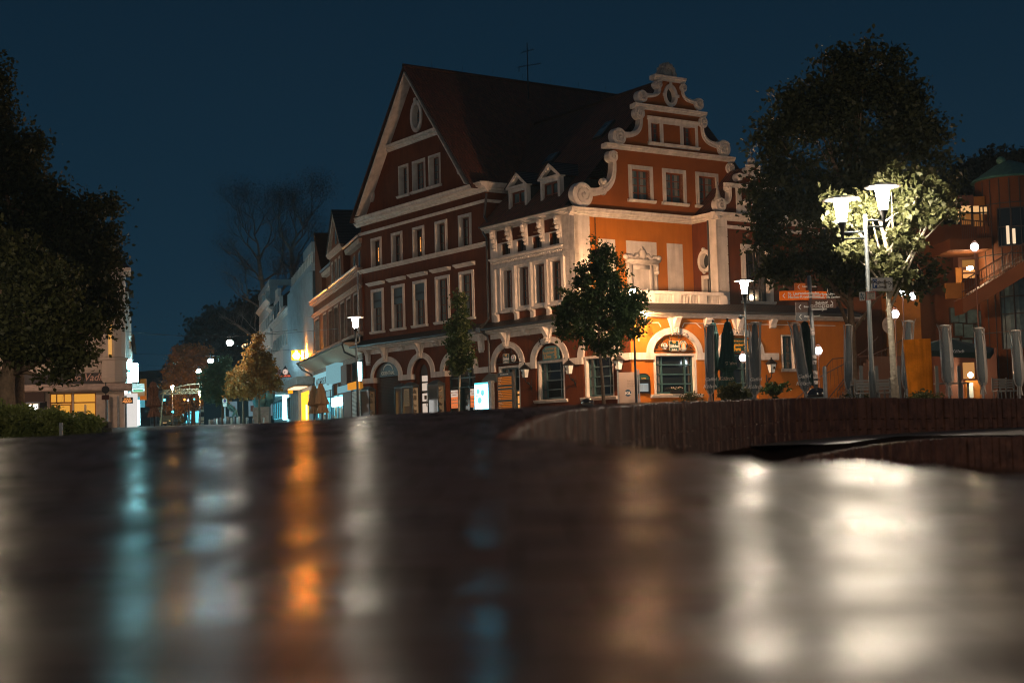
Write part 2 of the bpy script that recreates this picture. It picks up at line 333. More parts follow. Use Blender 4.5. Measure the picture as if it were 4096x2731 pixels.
mb = MB(); [FA.box(mb, -17.75 + d - .02, -17.75 + d + .02, -.34, -.3, 21.35, 22.95) for d in (-.17, .17)]; [FA.box(mb, -18.2, -17.3, -.34, -.3, z, z + .04) for z in (21.8, 22.13, 22.46)]; obj('frame', mb, WOODF, ow)
AR = [(-24.6, -20.95, 5.32), (-19.2, -16.5, 5.32), (-14.75, -11.1, 5.3)]
for a, b, zt in AR: holes.append(archhole(a, b, .7, 4.25, zt))
mb = MB(); FA.prism(mb, [(-26.2, .5), (-9.42, .5), (-9.42, 16.05), (-10.62, 16.12), (-18.05, 25.1), (-25.48, 16.12), (-26.2, 16.05)], -.4, 0, holes)
FA.box(mb, -9.8, -9.42, -22, -.4, .5, 16.05); FA.box(mb, -26.2, -25.8, -22, -.4, .5, 16.05)
obj('wall', mb, RUST, A)
mb = MB(); FA.box(mb, -25.8, -9.8, -3.2, -3.1, .6, 16); FA.box(mb, -24.5, -11.6, -3.1, -.75, 15.9, 16.0); FA.prism(mb, [(-24, 16.3), (-12.1, 16.3), (-18.05, 23.4)], -1.3, -1.2); obj('dark_interior', mb, mat('dark_room', (.02, .018, .016), .9), A)
mb = MB(); FA.mould(mb, -26.75, -9.0, corn(.62, 15.55, 16.15))
R1 = Frame(FA.p(-9.42, 0, 0), 55.5)
R1.mould(mb, 0, 9, [(n, z) for n, z in corn(.45, 15.55, 16.149)])
obj('eaves_cornice', mb, WHITE, A)
mb = MB(); FA.mould(mb, -26.35, -9.3, [(-.02, 14.88), (.08, 14.88), (.14, 14.98), (.14, 15.06), (-.02, 15.1)]); R1.mould(mb, 0, 9, [(-.02, 14.88), (.06, 14.88), (.12, 14.98), (.12, 15.06), (-.02, 15.1)]); obj('string_course', mb, WHITE, A)
mb = MB(); FA.mould(mb, -26.4, -9.25, corn(.3, 12.03, 12.29)); obj('sill_course', mb, WHITE, A)
mb = MB(); FA.mould(mb, -21.95, -14.15, corn(.35, 20.35, 20.8)); obj('gable_band', mb, WHITE, A)
mb = MB()
for sg in (-1, 1):
    x0, x1 = -18.05 + sg * 7.5, -18.05
    FA.prism(mb, [(x0, 16.2), (x0 - sg * .1, 16.2), (x1, 25.12), (x1, 25.28)], -.05, .8)
obj('verge_board', mb, WHITE, A)
for u, z in ((-24.3, 17.6), (-12.35, 17.65)):
    mb = MB(); FA.prism(mb, oval(u, z, .3, .5, 14), -.02, .1); FA.prism(mb, oval(u, z + .48, .26, .3, 10), -.02, .16); mb.ball(FA.p(u, .12, z + .15), .2, 10); obj('relief_plaque', mb, WHITE, A, True)
rf = MB()
for sg in (-1, 1):
    ue = -18.05 + sg * 8.35
    q = [FA.p(ue, .85, 15.95), FA.p(ue, -26, 15.95), FA.p(-18.05, -26, 25.72), FA.p(-18.05, .85, 25.72)]
    dn = Vector((0, 0, -.16))
    rf.quad(*q) if sg < 0 else rf.quad(q[1], q[0], q[3], q[2])
    rf.add([q[0], q[3], q[3] + dn, q[0] + dn], [(0, 1, 2, 3)]); rf.add([q[0], q[1], q[1] + dn, q[0] + dn], [(0, 1, 2, 3)]); rf.add([p + dn for p in q], [(0, 1, 2, 3)])
RA = obj('roof', rf, TILE, A)
mb = MB()
for i in range(68):
    n = .85 - i * .395; mb.tube([FA.p(-18.05, n, 25.74), FA.p(-18.05, n - .42, 25.7)], [.13, .15], 8)
obj('ridge_tiles', mb, TILE, RA)
mb = MB()
for i in range(9): mb.tube([FA.p(-18.05, -1.5 - i * 2.6, 25.8), FA.p(-18.05, -1.5 - i * 2.6, 26.35)], .012, 4)
obj('lightning_rods', mb, BLACK, RA)
def skylight(par, fr, u, n, zf, w, l, slope):
    """roof light lying in a slope that rises with -u"""
    mb = MB(); g = MB(); a = math.atan(slope); du, dz = -math.cos(a), math.sin(a); nu, nz = math.sin(a), math.cos(a)
    for m_, s0, s1, h in ((mb, 0, 0, .14), (g, .1, .1, .16)):
        P = [fr.p(u + du * x + nu * hh, nn, zf + dz * x + nz * hh) for hh in (.0, h) for x, nn in ((s0, n + s1), (l - s0, n + s1), (l - s0, n + w - s1), (s0, n + w - s1))]
        m_.hexa(P)
    k = obj('skylight', mb, ZINC, par); obj('pane', g, NET, k)
skylight(RA, FA, -10.9, -4.6, 17.1, .9, 1.5, 9.77 / 8.35)
# arcade front of the gabled house
mb = MB(); FA.mould(mb, -26.35, -9.45, [(-.02, 6.33), (.36, 6.33), (.4, 6.4), (.62, 6.44), (.62, 6.62), (.02, 6.7)])
obj('arcade_cornice', mb, WHITE, A)
mb = MB(); FA.box(mb, -26.1, -9.5, -.02, .035, 6.0, 6.35); FA.box(mb, -25.1, -24.95, -.02, .05, 4.4, 6.0) if 0 else None; obj('frieze', mb, WHITE, A)
mb = MB(); q = [FA.p(-26.6, .85, 6.68), FA.p(-9.3, .85, 6.68), FA.p(-9.3, 0, 7.12), FA.p(-26.6, 0, 7.12)]; mb.quad(*q); mb.add([p - Vector((0, 0, .08)) for p in q], [(0, 1, 2, 3)]); mb.add([q[0], q[1], q[1] - Vector((0, 0, .08)), q[0] - Vector((0, 0, .08))], [(0, 1, 2, 3)])
cr = obj('canopy_roof', mb, SLATE, A)
mb = MB(); mb.tube([FA.p(-26.6, .9, 6.62), FA.p(-9.25, .9, 6.62)], .09, 8); obj('gutter', mb, ZINC, cr)
archtrim(FA, 'arch_trim', A, -25.1, -20.5, 5.72, -24.7, -20.9, 5.33, 4.26, -.3, .08)
archtrim(FA, 'arch_trim', A, -19.8, -16.1, 5.7, -19.2, -16.55, 5.33, 4.26, -.3, .08)
archtrim(FA, 'arch_trim', A, -15.42, -10.72, 5.72, -14.9, -11.2, 5.33, 4.26, -.3, .08)
for u in (-22.8, -17.9, -13.05): keystone(FA, A, u, 6.36)
for u in (-25.4, -10.25):
    mb = MB(); FA.box(mb, u - .3, u + .3, 0, .1, 5.35, 6.36); FA.mould(mb, u - .22, u + .22, [(.05, 5.45), (.16, 5.5), (.2, 6.0), (.42, 6.36), (.05, 6.36)])
    for d in (-.18, -.06, .06, .18): FA.box(mb, u + d - .035, u + d + .035, .0, .12, 5.22, 5.36)
    obj('pilaster_bracket', mb, WHITE, A)
for u in (-20.35, -15.85): corbel(FA, A, u, 5.98, 6.36)
for a, b in ((-26.3, -24.56), (-20.93, -19.18), (-16.51, -14.67), (-11.1, -9.5)):
    mb = MB(); FA.box(mb, a, b, -.38, .14, 3.9, 4.27); obj('impost', mb, WHITE, A)
    mb = MB(); FA.box(mb, a + .06, b - .06, -.36, .06, .6, 3.9); obj('pier', mb, RUST, A)
# --- shop entrances in the three arches
DGREY = mat('dark_grey_board', (.045, .05, .055), .6); PAPER = mat('paper', (.65, .6, .55), .8)
mb = MB(); FA.prism(mb, arch(-24.65, -20.93, 4.28, 5.3), -.22, -.12); lun = obj('fascia_board', mb, DGREY, A)
LET = mat('cream_lettering', (.72, .62, .5), .6)
text(FA, 'ODENTHAL', -22.82, 4.42, .36, LET, lun, n=-.11, bold=.006)
mb = MB(); o_ = arch(-23.5, -22.1, 4.78, 5.18, 14); i_ = [(u, z - .05) for u, z in arch(-23.44, -22.16, 4.78, 5.16, 14)]; FA.prism(mb, o_ + list(reversed(i_)), -.12, -.1); obj('emblem', mb, LET, lun)
mb = MB()
gu = -24.55
for r in range(30):
    z = .95 + r * .11
    for c in range(17):
        u = -24.5 + c * .21 + (.105 if r % 2 else 0)
        mb.tube([FA.p(u, -.2, z), FA.p(u + .09, -.2, z)], .013, 3, False)
    mb.tube([FA.p(-24.55, -.2, z + .05), FA.p(-20.95, -.2, z + .05)], .012, 3, False)
for c in range(35): u = -24.5 + c * .105; mb.tube([FA.p(u, -.2, .9), FA.p(u, -.2, 4.22)], .01, 3, False)
obj('roller_grille', mb, mat('bronze_grille', (.12, .075, .05), .6), A)
warmshop = glow('warm_shop_light', (1, .50, .17), 1.1)
dimshop = glow('dim_shop_light', (1, .42, .15), .06)
mb = MB(); FA.box(mb, -24.5, -21, -3.0, -2.9, .9, 4.2); obj('shop_back_wall', mb, dimshop, A)
mb = MB()
for i in range(7):
    u = -24.3 + i * .5; FA.box(mb, u, u + .05, -2.2, -1.6, 1, 3.6)
for z in (1.7, 2.3, 2.9): FA.box(mb, -24.3, -21.2, -2.2, -1.7, z, z + .04)
obj('shelving', mb, mat('shelf_wood', (.25, .14, .07), .6), A)
mb = MB(); FA.prism(mb, rect(-19.2, -16.5, .7, 5.32)[:2] + [(-16.5, 4.25)] + arch(-19.2, -16.5, 4.25, 5.32)[1:-1] + [(-19.2, 4.25)], -.42, -.22, [archhole(-18.62, -17.5, .75, 4.2, 4.92)]); obj('niche_wall', mb, RUST, A)
mb = MB(); FA.prism(mb, arch(-18.6, -17.52, 4.2, 4.9), -.4, -.33); obj('door_fanlight', mb, DGREY, A)
mb = MB(); FA.ring(mb, -18.62, -17.5, .95, 4.2, .07, -.42, -.3)
for z in (1.45, 2.25, 2.98, 3.62): FA.box(mb, -18.55, -17.57, -.4, -.32, z, z + .07)
dr = obj('door', mb, DKFR, A)
lp = glow('lit_paper', (1, .78, .62), .62)
for z0, z1 in ((1.55, 2.2), (2.34, 2.9), (3.08, 3.6), (3.72, 4.12), (1.02, 1.42)):
    mb = MB(); FA.box(mb, -18.5, -17.62, -.37, -.36, z0, z1); obj('poster_pane', mb, lp, dr)
mb = MB(); FA.box(mb, -18.22, -17.9, -.36, -.352, 2.48, 2.75); obj('framed_print', mb, mat('dark_print', (.1, .07, .05)), dr)
mb = MB(); mb.tube([FA.p(-17.72, -.3, 2.0), FA.p(-17.72, -.2, 2.02), FA.p(-17.72, -.2, 2.4), FA.p(-17.72, -.3, 2.42)], .02, 6); obj('handle', mb, STEEL, dr)
# third arch: petrol glazing with letting posters
mb = MB(); FA.prism(mb, archhole(-14.8, -11.1, .9, 4.25, 5.3), -.45, -.38); obj('shop_pane', mb, mat('petrol_glass', (.02, .045, .05), .08, spec=.8), A)
mb = MB()
for u in (-14.72, -13.6, -12.3, -11.2): FA.box(mb, u - .05, u + .05, -.37, -.28, .95, 4.6)
for z in (1.0, 3.1, 3.72, 4.3): FA.box(mb, -14.75, -11.12, -.36, -.29, z - .04, z + .05)
FA.prism(mb, arch(-14.8, -11.1, 4.25, 5.3) + list(reversed(arch(-14.7, -11.2, 4.25, 5.2))), -.37, -.27); sf = obj('shop_frame', mb, GREENF, A)
ORP = glow('orange_backlit_print', (1, .24, .07), .75)
for u0, u1 in ((-15.0 + .4, -13.75), (-12.2, -11.35)):
    mb = MB(); FA.box(mb, u0, u1, -.27, -.262, 1.75, 2.95); ps = obj('letting_poster', mb, ORP, sf)
    mb = MB(); FA.box(mb, u0, u1, -.261, -.258, 2.5, 2.95); obj('poster_heading', mb, lp, ps); c = (u0 + u1) / 2; tw = mat('poster_print', (.7, .2, .08)); wl = mat('poster_white', (.85, .8, .75))
    text(FA, 'ENGEL & VÖLKERS', c, 2.75, .115, tw, ps, n=-.255); text(FA, 'COMMERCIAL', c, 2.6, .1, tw, ps, n=-.255)
    text(FA, 'Ladenfläche', c, 2.25, .17, wl, ps, n=-.255); text(FA, 'zu vermieten', c, 2.05, .17, wl, ps, n=-.255); text(FA, '0221-28 94 05 50', c, 1.81, .1, wl, ps, n=-.255)
# ================================================================ restaurant (right half): body, gable with volutes, wing, arcade pavilion
B = thing('restaurant_building', 'orange and rust restaurant building with scrolled white baroque gables and a balustrade', 'restaurant', FB.p(7, -3, G))
holes = []
UW = [(-7.45, -6.5), (-5.72, -4.72), (-4.0, -3.02), (-2.34, -1.28)]
mb = MB(); FA.prism(mb, rect(-8.42, -1.08, 7.55, 10.6), -.3, .12, [rect(a - .02, b + .02, 7.82, 10.2) for a, b in UW])
for a, b in UW: FA.ring(mb, a - .3, b + .3, 7.7, 10.45, .09, .118, .2, False)
sur = obj('window_bay', mb, WHITE, B)
for (a, b) in UW:
    f = MB(); FA.ring(f, a, b, 7.84, 10.2, .07, -.28, -.2); FA.box(f, (a + b) / 2 - .05, (a + b) / 2 + .05, -.28, -.18, 7.9, 10.15)
    for z in (8.3, 8.75, 9.2, 9.68): FA.box(f, a + .07, b - .07, -.27, -.21, z, z + .04)
    wn = obj('window', f, WOODF, sur); g = MB(); FA.box(g, a, b, -.33, -.29, 7.84, 10.2); obj('pane', g, mat('teal_glass', (.03, .09, .11), .1, var=.3, vscale=1.5, spec=.8), wn)
    g = MB(); FA.box(g, (a + b) / 2 - .32, (a + b) / 2 - .06, -.289, -.284, 7.9, 10.1); obj('curtain', g, mat('curtain', (.4, .3, .26), .8), wn)
    mb = MB(); FA.box(mb, a - .05, b + .05, -.05, .34, 7.5, 7.62); obj('window_ledge', mb, WHITE, sur)
    holes.append(rect(a - .1, b + .1, 7.75, 10.3))
for a in (-8.3, -6.1, -4.36, -2.68, -1.0):
    mb = MB(); FA.box(mb, a - .17, a + .17, 0, .16, 6.95, 7.6); FA.box(mb, a - .13, a + .13, .115, .26, 7.6, 10.35); FA.mould(mb, a - .15, a + .15, [(0, 7.25), (.35, 7.5), (.35, 7.62), (0, 7.62)]); obj('bay_pier', mb, WHITE, sur)
FW = [(-7.62, -6.62), (-5.9, -4.92), (-4.2, -3.22), (-2.48, -1.42)]
mb = MB(); FA.prism(mb, rect(-8.8, -1.08, 11.05, 12.85), -.02, .08, [rect(-8.45, -1.3, 12.0, 12.8)] + [rect(a, b, 11.2, 11.93) for a, b in FW]); obj('attic_frame', mb, WHITE, B)
for i, (a, b) in enumerate(FW):
    holes.append(rect(a, b, 11.2, 11.93)); mb = MB(); FA.box(mb, a, b, -.38, -.3, 11.2, 11.95); wn = obj('window', mb, DKGL, B)
    mb = MB(); FA.ring(mb, a, b, 11.2, 11.93, .05, -.3, -.24); k = (a + b) / 2 + .1
    P = [(k - .25, 11.25, -.2), (k + .2, 11.25, .02), (k + .28, 11.9, .02), (k - .15, 11.9, -.22)]
    for j in range(4): p, q = P[j], P[(j + 1) % 4]; mb.tube([FA.p(p[0], p[2], p[1]), FA.p(q[0], q[2], q[1])], .03, 5)
    obj('frame', mb, DKFR, wn)
    mb = MB(); c = (a + b) / 2; FA.mould(mb, c - .35, c + .35, [(0, 12.15), (.08, 12.17), (.1, 12.24), (0, 12.26)]); mb.ball(FA.p(c, .04, 12.45), .13, 10); obj('frieze_ornament', mb, mat('gilt_relief', (.30, .12, .04), .6), B)
for u in (-8.2, -6.48, -4.78, -3.05, -1.3):
    mb = MB(); FA.mould(mb, u - .13, u + .13, [(.06, 11.5), (.2, 11.6), (.22, 12.1), (.42, 12.6), (.46, 12.86), (.06, 12.86)])
    for z, r in ((11.6, .1), (11.85, .12), (12.15, .14), (12.45, .16), (12.68, .15)): mb.ball(FA.p(u, .24 + (z - 11.6) * .18, z), r, 9)
    obj('carved_bracket', mb, WHITE, B, True)
mb = MB(); FA.mould(mb, -8.9, -1.05, [(0, 10.85), (.1, 10.85), (.14, 10.95), (.26, 11.0), (.26, 11.08), (0, 11.1)])
for i in range(38): u = -8.75 + i * .203; FA.box(mb, u, u + .1, .09, .18, 10.76, 10.86)
obj('dentil_ledge', mb, WHITE, B)
mb = MB(); FA.box(mb, -8.9, -1.07, -.01, .05, 10.58, 10.86); FA.box(mb, -8.95, -8.42, -.01, .06, 7.0, 12.86); obj('stucco_band', mb, ROUGHW, B)
GA = [(-8.65, -5.92, 5.33), (-4.2, -1.38, 5.36), (.6, 3.4, 5.36)]
for i_, (a, b, zt) in enumerate(GA): holes.append(archhole(a + .05, b - .05, 1.9 if i_ else .7, 4.25, zt))
mb = MB(); FA.prism(mb, [(-9.42, .5), (4.84, .5), (4.84, 6.7), (0, 6.7), (0, 13.0), (-9.42, 13.0)], -.4, 0, holes); obj('wall', mb, RUST, B)
mb = MB(); FA.box(mb, -9.3, 0, -1.6, -1.5, 7, 13); FA.box(mb, -9.2, 4.4, -4.5, -4.4, .6, 6.5); obj('dark_interior', mb, mat('dark_room', (0, 0, 0)), B)
# quoined corner piers
def quoin(fr, u0, u1, z0, z1, n0, n1, par, m, h=.56):
    mb = MB(); k = int(round((z1 - z0) / h)); h = (z1 - z0) / k
    for i in range(k):
        fr.box(mb, u0, u1, n0, n1, z0 + i * h + .02, z0 + (i + 1) * h - .02); fr.box(mb, u0 + .03, u1 - .03, n0, n1 - .03, z0 + i * h - .02, z0 + i * h + .02)
    return obj('quoins', mb, m, par)
quoin(FA, -1.06, .1, 6.95, 12.86, -.2, .1, B, ROUGHW); quoin(FB, -.08, 1.06, 6.95, 12.72, -.2, .1, B, WHITE)
# eaves cornice, A side and B side, wrapping the wing
mb = MB(); FA.mould(mb, -9.5, .32, corn(.4, 12.84, 13.18)); FB.mould(mb, -.4, 9.5, corn(.38, 12.68, 13.16)); obj('eaves_cornice', mb, WHITE, B)
mb = MB(); FA.box(mb, -9.6, .1, .3, .5, 13.16, 13.26); obj('gutter', mb, ZINC, B)
WN = 2.2
FWG = Frame(FB.p(9.2, WN, 0), 55.5)          # the wing's front, u from its left corner
FWS = Frame(FB.p(9.2, 0, 0), 145.5)          # the wing's left flank
# body front (B plane) with recessed panels, balcony door and sash
bh = [rect(4.25, 5.62, 7.3, 9.7)]
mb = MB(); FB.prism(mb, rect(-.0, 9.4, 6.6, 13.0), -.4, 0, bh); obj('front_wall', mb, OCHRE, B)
mb = MB()
for a, b in ((1.75, 3.02), (3.87, 6.25), (7.09, 8.36)): FB.box(mb, a, b, 0, .02, 7.0, 11.4)
obj('painted_panels', mb, WHITE, B)
mb = MB(); FB.ring(mb, 4.0, 5.87, 7.2, 9.95, .27, -.3, .1, False); FB.mould(mb, 3.75, 6.3, corn(.36, 10.02, 10.25)); FB.box(mb, 6.0, 6.16, .02, .16, 7.2, 9.5)
for s_ in (3.82, 6.08): mb.ball(FB.p(s_, .15, 9.55), .18, 10); mb.tube([FB.p(s_, .15, 9.6), FB.p(s_, .22, 10.0)], .12, 8)
for s_ in (-1, 1):
    pts = [(5.0 + s_ * (.25 + .22 * i), .12, 10.3 + .3 * abs(math.sin(i * 1.1 + .8)) * (1 - i * .1)) for i in range(6)]; mb.tube([FB.p(*p) for p in pts], [.13, .12, .1, .12, .1, .12], 7); mb.ball(FB.p(5.0 + s_ * 1.3, .14, 10.4), .17, 10)
mb.ball(FB.p(5.0, .14, 10.6), .26, 10, rz=1.3); mb.ball(FB.p(5.0, .14, 10.98), .09, 8)
dw = obj('balcony_door', mb, WHITE, B, True)
mb = MB(); FB.ring(mb, 4.27, 5.6, 7.3, 9.7, .14, -.3, -.2); FB.box(mb, 4.86, 5.0, -.3, -.2, 7.3, 9.6); [FB.box(mb, 4.4, 5.5, -.29, -.21, z, z + .1) for z in (8.0, 9.0)]; obj('frame', mb, mat('orange_wood', (.35, .12, .03), .5), dw)
mb = MB(); FB.box(mb, 4.3, 5.58, -.36, -.3, 7.3, 9.68); obj('pane', mb, DKGL, dw)
# wing flank: oval and little window
mb = MB(); FWS.prism(mb, rect(0, WN, 6.8, 12.9), -.4, 0, [oval(1.15, 10.25, .42, .5, 20), rect(.85, 2.2, 7.35, 9.3)]); obj('wing_flank', mb, RUST, B)
mb = MB(); FWS.prism(mb, oval(1.15, 10.25, .62, .72), -.3, .1, [oval(1.15, 10.25, .4, .48)]); mb.ball(FWS.p(1.15, .14, 10.97), .13, 8); mb.ball(FWS.p(1.15, .14, 9.55), .12, 8); ow = obj('window', mb, WHITE, B)
mb = MB(); FWS.prism(mb, oval(1.15, 10.25, .42, .5), -.3, -.24); obj('pane', mb, DKGL, ow)
window(FWS, 1.0, 2.05, 7.4, 9.15, B, t=.22, cols=2, rows=3, gm=DKGL, fm=DKFR, sill=False)
holes = [rect(2.0, 4.6, 7.55, 11.3)]
mb = MB(); FWG.prism(mb, rect(0, 9.2, 4.0, 13.0), -.4, 0, holes); FWG.box(mb, 8.9, 9.2, -9, -.4, 4, 13); obj('wing_wall', mb, RUST, B)
holes = window(FWG, 2.32, 4.3, 7.75, 10.95, B, t=.34, cols=4, rows=4, gm=DKGL, fm=DKFR)
quoin(FWG, -.02, .85, 7.15, 12.8, -.1, .1, B, WHITE); quoin(FWS, 1.55, 2.3, 7.15, 12.8, -.1, .08, B, WHITE)
mb = MB(); FWG.mould(mb, -.35, 9.6, corn(.36, 12.68, 13.14)); FWS.mould(mb, 0, WN + .34, corn(.34, 12.69, 13.13)); FWG.mould(mb, .85, 9.3, [(0, 12.2), (.08, 12.22), (.1, 12.4), (0, 12.42)]); obj('wing_cornice', mb, WHITE, B)
mb = MB(); mb.tube([FWS.p(1.62, .14, 12.7), FWS.p(1.62, .14, 7.2)], .06, 8); obj('downpipe', mb, ZINC, B)
# ---- volutes: a tapering scrolled band traced in the gable plane
def band(fr, mb, pts, ws, n0, n1):
    L = []; Rr = []
    for i, (u, z) in enumerate(pts):
        a = pts[max(0, i - 1)]; b = pts[min(len(pts) - 1, i + 1)]; d = math.hypot(b[0] - a[0], b[1] - a[1]) or 1; nx, nz = -(b[1] - a[1]) / d, (b[0] - a[0]) / d
        L.append((u + nx * ws[i], z + nz * ws[i])); Rr.append((u - nx * ws[i], z - nz * ws[i]))
    k = len(pts); vs = [fr.p(q[0], n, q[1]) for q in L + Rr for n in (n1,)] + [fr.p(q[0], n0, q[1]) for q in L + Rr]
    fs = []
    for i in range(k - 1): fs += [(i, i + 1, k + i + 1, k + i), (2 * k + i, 3 * k + i, 3 * k + i + 1, 2 * k + i + 1), (i, 2 * k + i, 2 * k + i + 1, i + 1), (k + i, k + i + 1, 3 * k + i + 1, 3 * k + i)]
    fs += [(0, k, 3 * k, 2 * k), (k - 1, 3 * k - 1, 4 * k - 1, 2 * k - 1)]
    mb.add(vs, fs)
def volute(fr, mb, cu, cz, r, sg, n0, n1):
    """round scroll end: disc with a raised spiral"""
    fr.prism(mb, oval(cu, cz, r, r, 28), n0, n1)
    pts = [(cu + sg * r * (1 - t / 26) * math.cos(.6 + t * .48) * .86, cz + r * (1 - t / 26) * math.sin(.6 + t * .48) * .86) for t in range(25)]
    band(fr, mb, pts, [.09 * r * (1 + .3 * (1 - t / 25)) for t in range(25)], n1 - .02, n1 + .07 + .05 * r)
    mb.ball(fr.p(cu, n1, cz), r * .16, 8)
def scroll(fr, par, top, bot, rt, rb, sg, c, n0=-.35, n1=.12, belly=.35, wid=.3):
    """S volute from a small upper curl to a large lower one; sg=-1 is the left flank"""
    wid *= .62
    mb = MB(); volute(fr, mb, top[0], top[1], rt, -sg, n0, n1); volute(fr, mb, bot[0], bot[1], rb, sg, n0, n1)
    p0 = (top[0] - sg * rt * .2, top[1] - rt * .3); p3 = (bot[0] - sg * rb * .35, bot[1] + rb * .25)
    p1 = (p0[0] - sg * .05, p0[1] - (top[1] - bot[1]) * .5); p2 = (p3[0] - sg * abs(top[0] - bot[0]) * (.75 + belly * .2), p3[1] - .25 * belly + .05)
    pts = []; ws = []
    for i in range(17):
        t = i / 16; a = (1 - t) ** 3; b = 3 * t * (1 - t) ** 2; d = 3 * t * t * (1 - t); e = t ** 3
        pts.append((a * p0[0] + b * p1[0] + d * p2[0] + e * p3[0], a * p0[1] + b * p1[1] + d * p2[1] + e * p3[1])); ws.append(wid * (.6 + .75 * t))
    band(fr, mb, pts, ws, n0, n1 + .02); band(fr, mb, pts, [w_ * .18 for w_ in ws], n1, n1 + .08)
    o = obj('volute', mb, WHITE, par); return pts
GC = 7.76
mb = MB(); gh = [rect(a, b, 13.95, 15.8) for a, b in ((4.45, 5.9), (7.15, 8.6), (9.88, 11.32))]
GB = []
t1 = scroll(FB, B, (3.02, 16.45), (.62, 13.95), .36, .74, -1, GC); t1r = scroll(FB, B, (12.6, 16.5), (14.9, 13.95), .36, .74, 1, GC)
t2 = scroll(FB, B, (5.25, 19.32), (3.55, 17.72), .36, .52, -1, GC, wid=.22); t2r = scroll(FB, B, (10.4, 19.25), (12.1, 17.75), .36, .55, 1, GC, wid=.22)
t3 = scroll(FB, B, (6.85, 21.3), (5.5, 20.4), .26, .38, -1, GC, wid=.16); t3r = scroll(FB, B, (8.85, 21.3), (10.1, 20.4), .26, .38, 1, GC, wid=.16)
def tier(lp, rp, zb, zt):
    l = [(u, max(zb, min(zt, z))) for u, z in lp]; r = [(u, max(zb, min(zt, z))) for u, z in rp]
    return [(r[-1][0], zb)] + list(reversed(r)) + [(r[0][0] - .05, zt), (l[0][0] + .05, zt)] + l + [(l[-1][0], zb)]
def clean(pts):
    o = []
    for p in pts:
        if not o or math.hypot(p[0] - o[-1][0], p[1] - o[-1][1]) > 1e-3: o.append(p)
    return o
mb = MB()
FB.prism(mb, clean(tier(t1, t1r, 13.1, 17.0)), -.32, 0, gh)
FB.prism(mb, clean(tier(t2, t2r, 17.0, 19.6)), -.32, 0, [rect(6.1, 6.85, 17.7, 18.9), rect(8.75, 9.5, 17.7, 18.9)])
FB.prism(mb, clean(tier(t3, t3r, 19.6, 21.6)), -.32, 0, [oval(GC + .05, 20.7, .36, .5)])
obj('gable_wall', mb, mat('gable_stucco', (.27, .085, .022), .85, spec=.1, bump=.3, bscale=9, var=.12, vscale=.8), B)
for a, b in ((4.45, 5.9), (7.15, 8.6), (9.88, 11.32)):
    window(FB, a, b, 13.95, 15.82, B, t=.24, cols=2, rows=4, fm=WOODF)
mb = MB(); FB.ring(mb, 5.92, 9.96, 17.62, 19.05, .2, -.3, .06, False); FB.box(mb, 6.85, 7.1, -.02, .06, 17.62, 18.85); FB.box(mb, 8.5, 8.75, -.02, .06, 17.62, 18.85); FB.mould(mb, 5.85, 10.05, corn(.18, 19.0, 19.22)); FB.mould(mb, 5.85, 10.05, corn(.16, 17.42, 17.62)); pw = obj('window', mb, WHITE, B)
for a, b in ((6.12, 6.85), (8.75, 9.5)):
    f = MB(); FB.ring(f, a, b, 17.64, 18.88, .06, -.3, -.22); FB.box(f, (a + b) / 2 - .04, (a + b) / 2 + .04, -.29, -.21, 17.7, 18.84); [FB.box(f, a, b, -.285, -.22, z, z + .03) for z in (17.95, 18.25, 18.55)]; obj('frame', f, WOODF, pw)
    f = MB(); FB.box(f, a, b, -.36, -.3, 17.64, 18.88); obj('pane', f, NET, pw)
mb = MB(); FB.prism(mb, oval(GC + .05, 20.7, .56, .72), -.3, .08, [oval(GC + .05, 20.7, .34, .48)]); [FB.box(mb, GC + .05 + d[0] - .09, GC + .05 + d[0] + .09, .05, .13, 20.7 + d[1] - .09, 20.7 + d[1] + .09) for d in ((0, .72), (0, -.7), (.56, 0), (-.56, 0))]; ow = obj('window', mb, WHITE, B)
mb = MB(); FB.prism(mb, oval(GC + .05, 20.7, .36, .5), -.3, -.25); obj('pane', mb, DKGL, ow)
for u0, u1, z in ((2.5, 13.0, 16.9), (4.85, 10.7, 19.58), (6.5, 9.05, 21.55)):
    mb = MB(); FB.mould(mb, u0, u1, corn(.22, z + .02, z + .34)); FB.box(mb, u0, u1, -.4, .0, z + .05, z + .33); obj('gable_cornice', mb, WHITE, B)
mb = MB(); sh = [(GC + r_ * math.cos(math.pi * k / 14), 21.93 + r_ * 1.32 * math.sin(math.pi * k / 14)) for k in range(15) for r_ in ((.7 if k % 2 else .62),)]; FB.prism(mb, sh, -.5, -.02)
for k in range(7):
    a = math.pi * (k + .5) / 7; FB.prism(mb, oval(GC + .4 * math.cos(a), 21.98 + .55 * math.sin(a), .12, .16, 8), -.1, .06)
obj('shell_finial', mb, mat('weathered_stone', (.33, .31, .28), .9, bump=.7, bscale=9, var=.4, vscale=4), B)
for u, z, s_ in ((2.2, 14.35, 1.0),):
    mb = MB(); FB.prism(mb, oval(u, z, .26, .34, 14), -.02, .1); FB.prism(mb, oval(u, z + .45, .28, .26, 12), -.02, .14); mb.ball(FB.p(u, .1, z + .5), .2, 10); mb.ball(FB.p(u, .08, z + .02), .15, 10); obj('relief_plaque', mb, WHITE, B, True)
